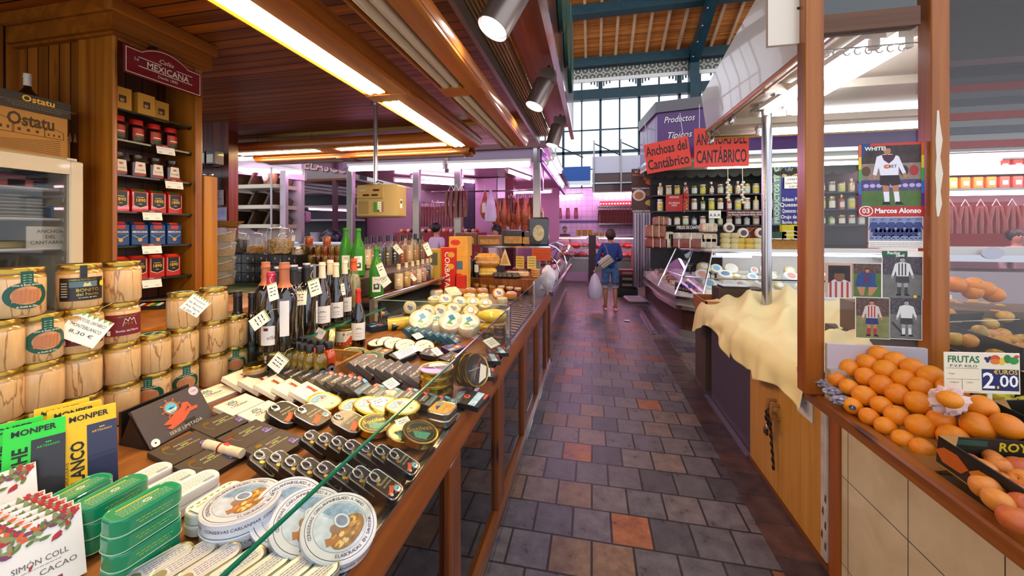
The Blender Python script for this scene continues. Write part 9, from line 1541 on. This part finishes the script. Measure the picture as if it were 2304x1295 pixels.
 g=MB();g.ell((.094*hair_s,.104*hair_s,.105*hair_s),hair,frame(v('h')+hd*.055-fw*.022,sd,hd),20,14,.16,7,3);obj('hair',g,t)
 for q in(1,-1):g=MB();g.ell((.011,)*3,mat('#2a1a14',.3),T(*(v('h')+fw*.084+sd*.032*q+hd*.02)),8,6);obj('eye',g,t)
 g=MB();g.ell((.022,.008,.006),mat('#8a3a38',.5),T(*(v('h')+fw*.088-hd*.045)),10,6);obj('mouth',g,t)
 if apron:g=MB();g.lathe([(.19,.55),(.175,.9),(.165,1.05),(.17,1.28)],apron,None,16,a0=-PI*.85,a1=-PI*.15,cap=False,sy=.82);obj('apron',g,t)
 return t
SK1=mat('#b07a58',.5,sss=.05);BRH=mat('#3a1c10',.6,var=.4,vs=50,bump=.8,bs=60);BLKH=mat('#120c0c',.45,bump=.4,bs=50);DEN=mat('#1c3a78',.75,var=.25,vs=18,bump=.2,bs=300);DENS=mat('#4a6c98',.75,var=.3,vs=14,bump=.2,bs=300)
WM=T(.37,8.35,0)@RZ(PI+.08);wo=person('woman seen from behind in a denim jacket and shorts carrying a white bag',WM,SK1,DEN,BRH,dict(eR=(-.215,.05,1.09),rR=(-.17,-.13,1.02),eL=(.25,.02,1.10),rL=(.30,.03,.87),kL=(.10,-.01,.48),aL=(.10,.0,.075),tL=(.105,-.14,.03),aR=(-.10,.06,.085),tR=(-.10,-.07,.03),f=(.15,-1,0)),DENS,mat('#c8284a',.5),True,None,1.12)
g=MB();[g.lathe([(.078,0),(.08,.015),(.078,.03)],mat('#8fa8c4',.8),T(x,-.005,.465),16,cap=False) for x in(.10,-.10)];obj('turned_up_hem',g,wo)
t=thing('shoulder_bag','cream shoulder bag with dark trim on the back of the woman in denim','bag',WM@T(.12,.17,1.02)@RY(R(38)));g=MB();g.box(-.15,.15,-.05,.05,-.10,.09,mat('#b8ad98',.5),None,.025);obj('body',g,t);g=MB();g.box(-.151,.151,.048,.052,.0,.012,mat('#4a2a38',.5));g.box(-.151,.151,.048,.052,-.05,-.04,mat('#4a2a38',.5));obj('trim',g,t);g=MB();g.tube([(-.13,.02,.08),(-.19,.02,.22),(-.24,-.05,.40),(-.22,-.16,.43)],.012,mat('#b8ad98',.5),n=6,flat=.4);obj('strap',g,t)
g=MB();bagm(g,.17,.62,3,PLB);g.v=[(x+.02*noise.noise(Vector((x*9,y_*9,z*5))),y_+.02*noise.noise(Vector((x*7,z*6,3))),z) for x,y_,z in g.v];tag(obj('plastic_bag',g,M=WM@T(.315,.03,.22)),'white plastic shopping bag hanging from the hand of the woman in denim','bag')
g=MB();g.ell((.09,.05,.15),PLB,None,16,12,.35,3,9);tag(obj('plastic_wrap',g,M=T(-.53,4.66,1.08)),'crumpled clear white plastic wrap at the far corner of the left counter','wrap')
LIL=mat('#c9b4d8',.6);SK2=mat('#c08a78',.5)
person('saleswoman in a pale lilac shirt turned away in the butcher stall',T(-2.93,6.9,.14)@RZ(2.6),SK2,LIL,BLKH,dict(rL=(.15,-.25,1.02),rR=(-.15,-.25,1.02)),mat('#a81c34',.6))
person('smiling saleswoman in white with dark tied hair behind the butcher counter',T(-1.83,7.15,.10)@RZ(-.75),SK2,mat('#e0d4dc',.6),BLKH,dict(rL=(.18,-.25,1.05),rR=(-.18,-.25,1.05)),mat('#4a3a48',.6))
person('bald-browed butcher in a dark shirt and pale apron behind the left end counter',T(-.98,13.9,.16)@RZ(.2),SK2,mat('#3a2a44',.6),mat('#4a4048',.6),dict(rL=(.2,-.22,1.05),rR=(-.2,-.22,1.05)),mat('#3a2a44',.6),None,False,mat('#d8b4c4',.6),.96)
person('shopper in dark clothes half hidden by the salmon cloth',T(1.75,11.6,0)@RZ(1.9),SK2,mat('#241c30',.6),BLKH,None,mat('#241c30',.6),None,True)
person('dark haired person seen through the glass beside the second post',T(2.75,3.95,-.42)@RZ(-1.2),SK2,mat('#16121a',.6),BLKH,None,mat('#16121a',.6),None,True,None,1.25)
person('shop worker in white far right behind the glass',T(6.9,7.95,.0)@RZ(.3),SK2,mat('#d0b8c0',.6),BLKH,None,mat('#c8b0b8',.6),None,True,mat('#d8c0c8',.6))
bpy.context.view_layer.update()
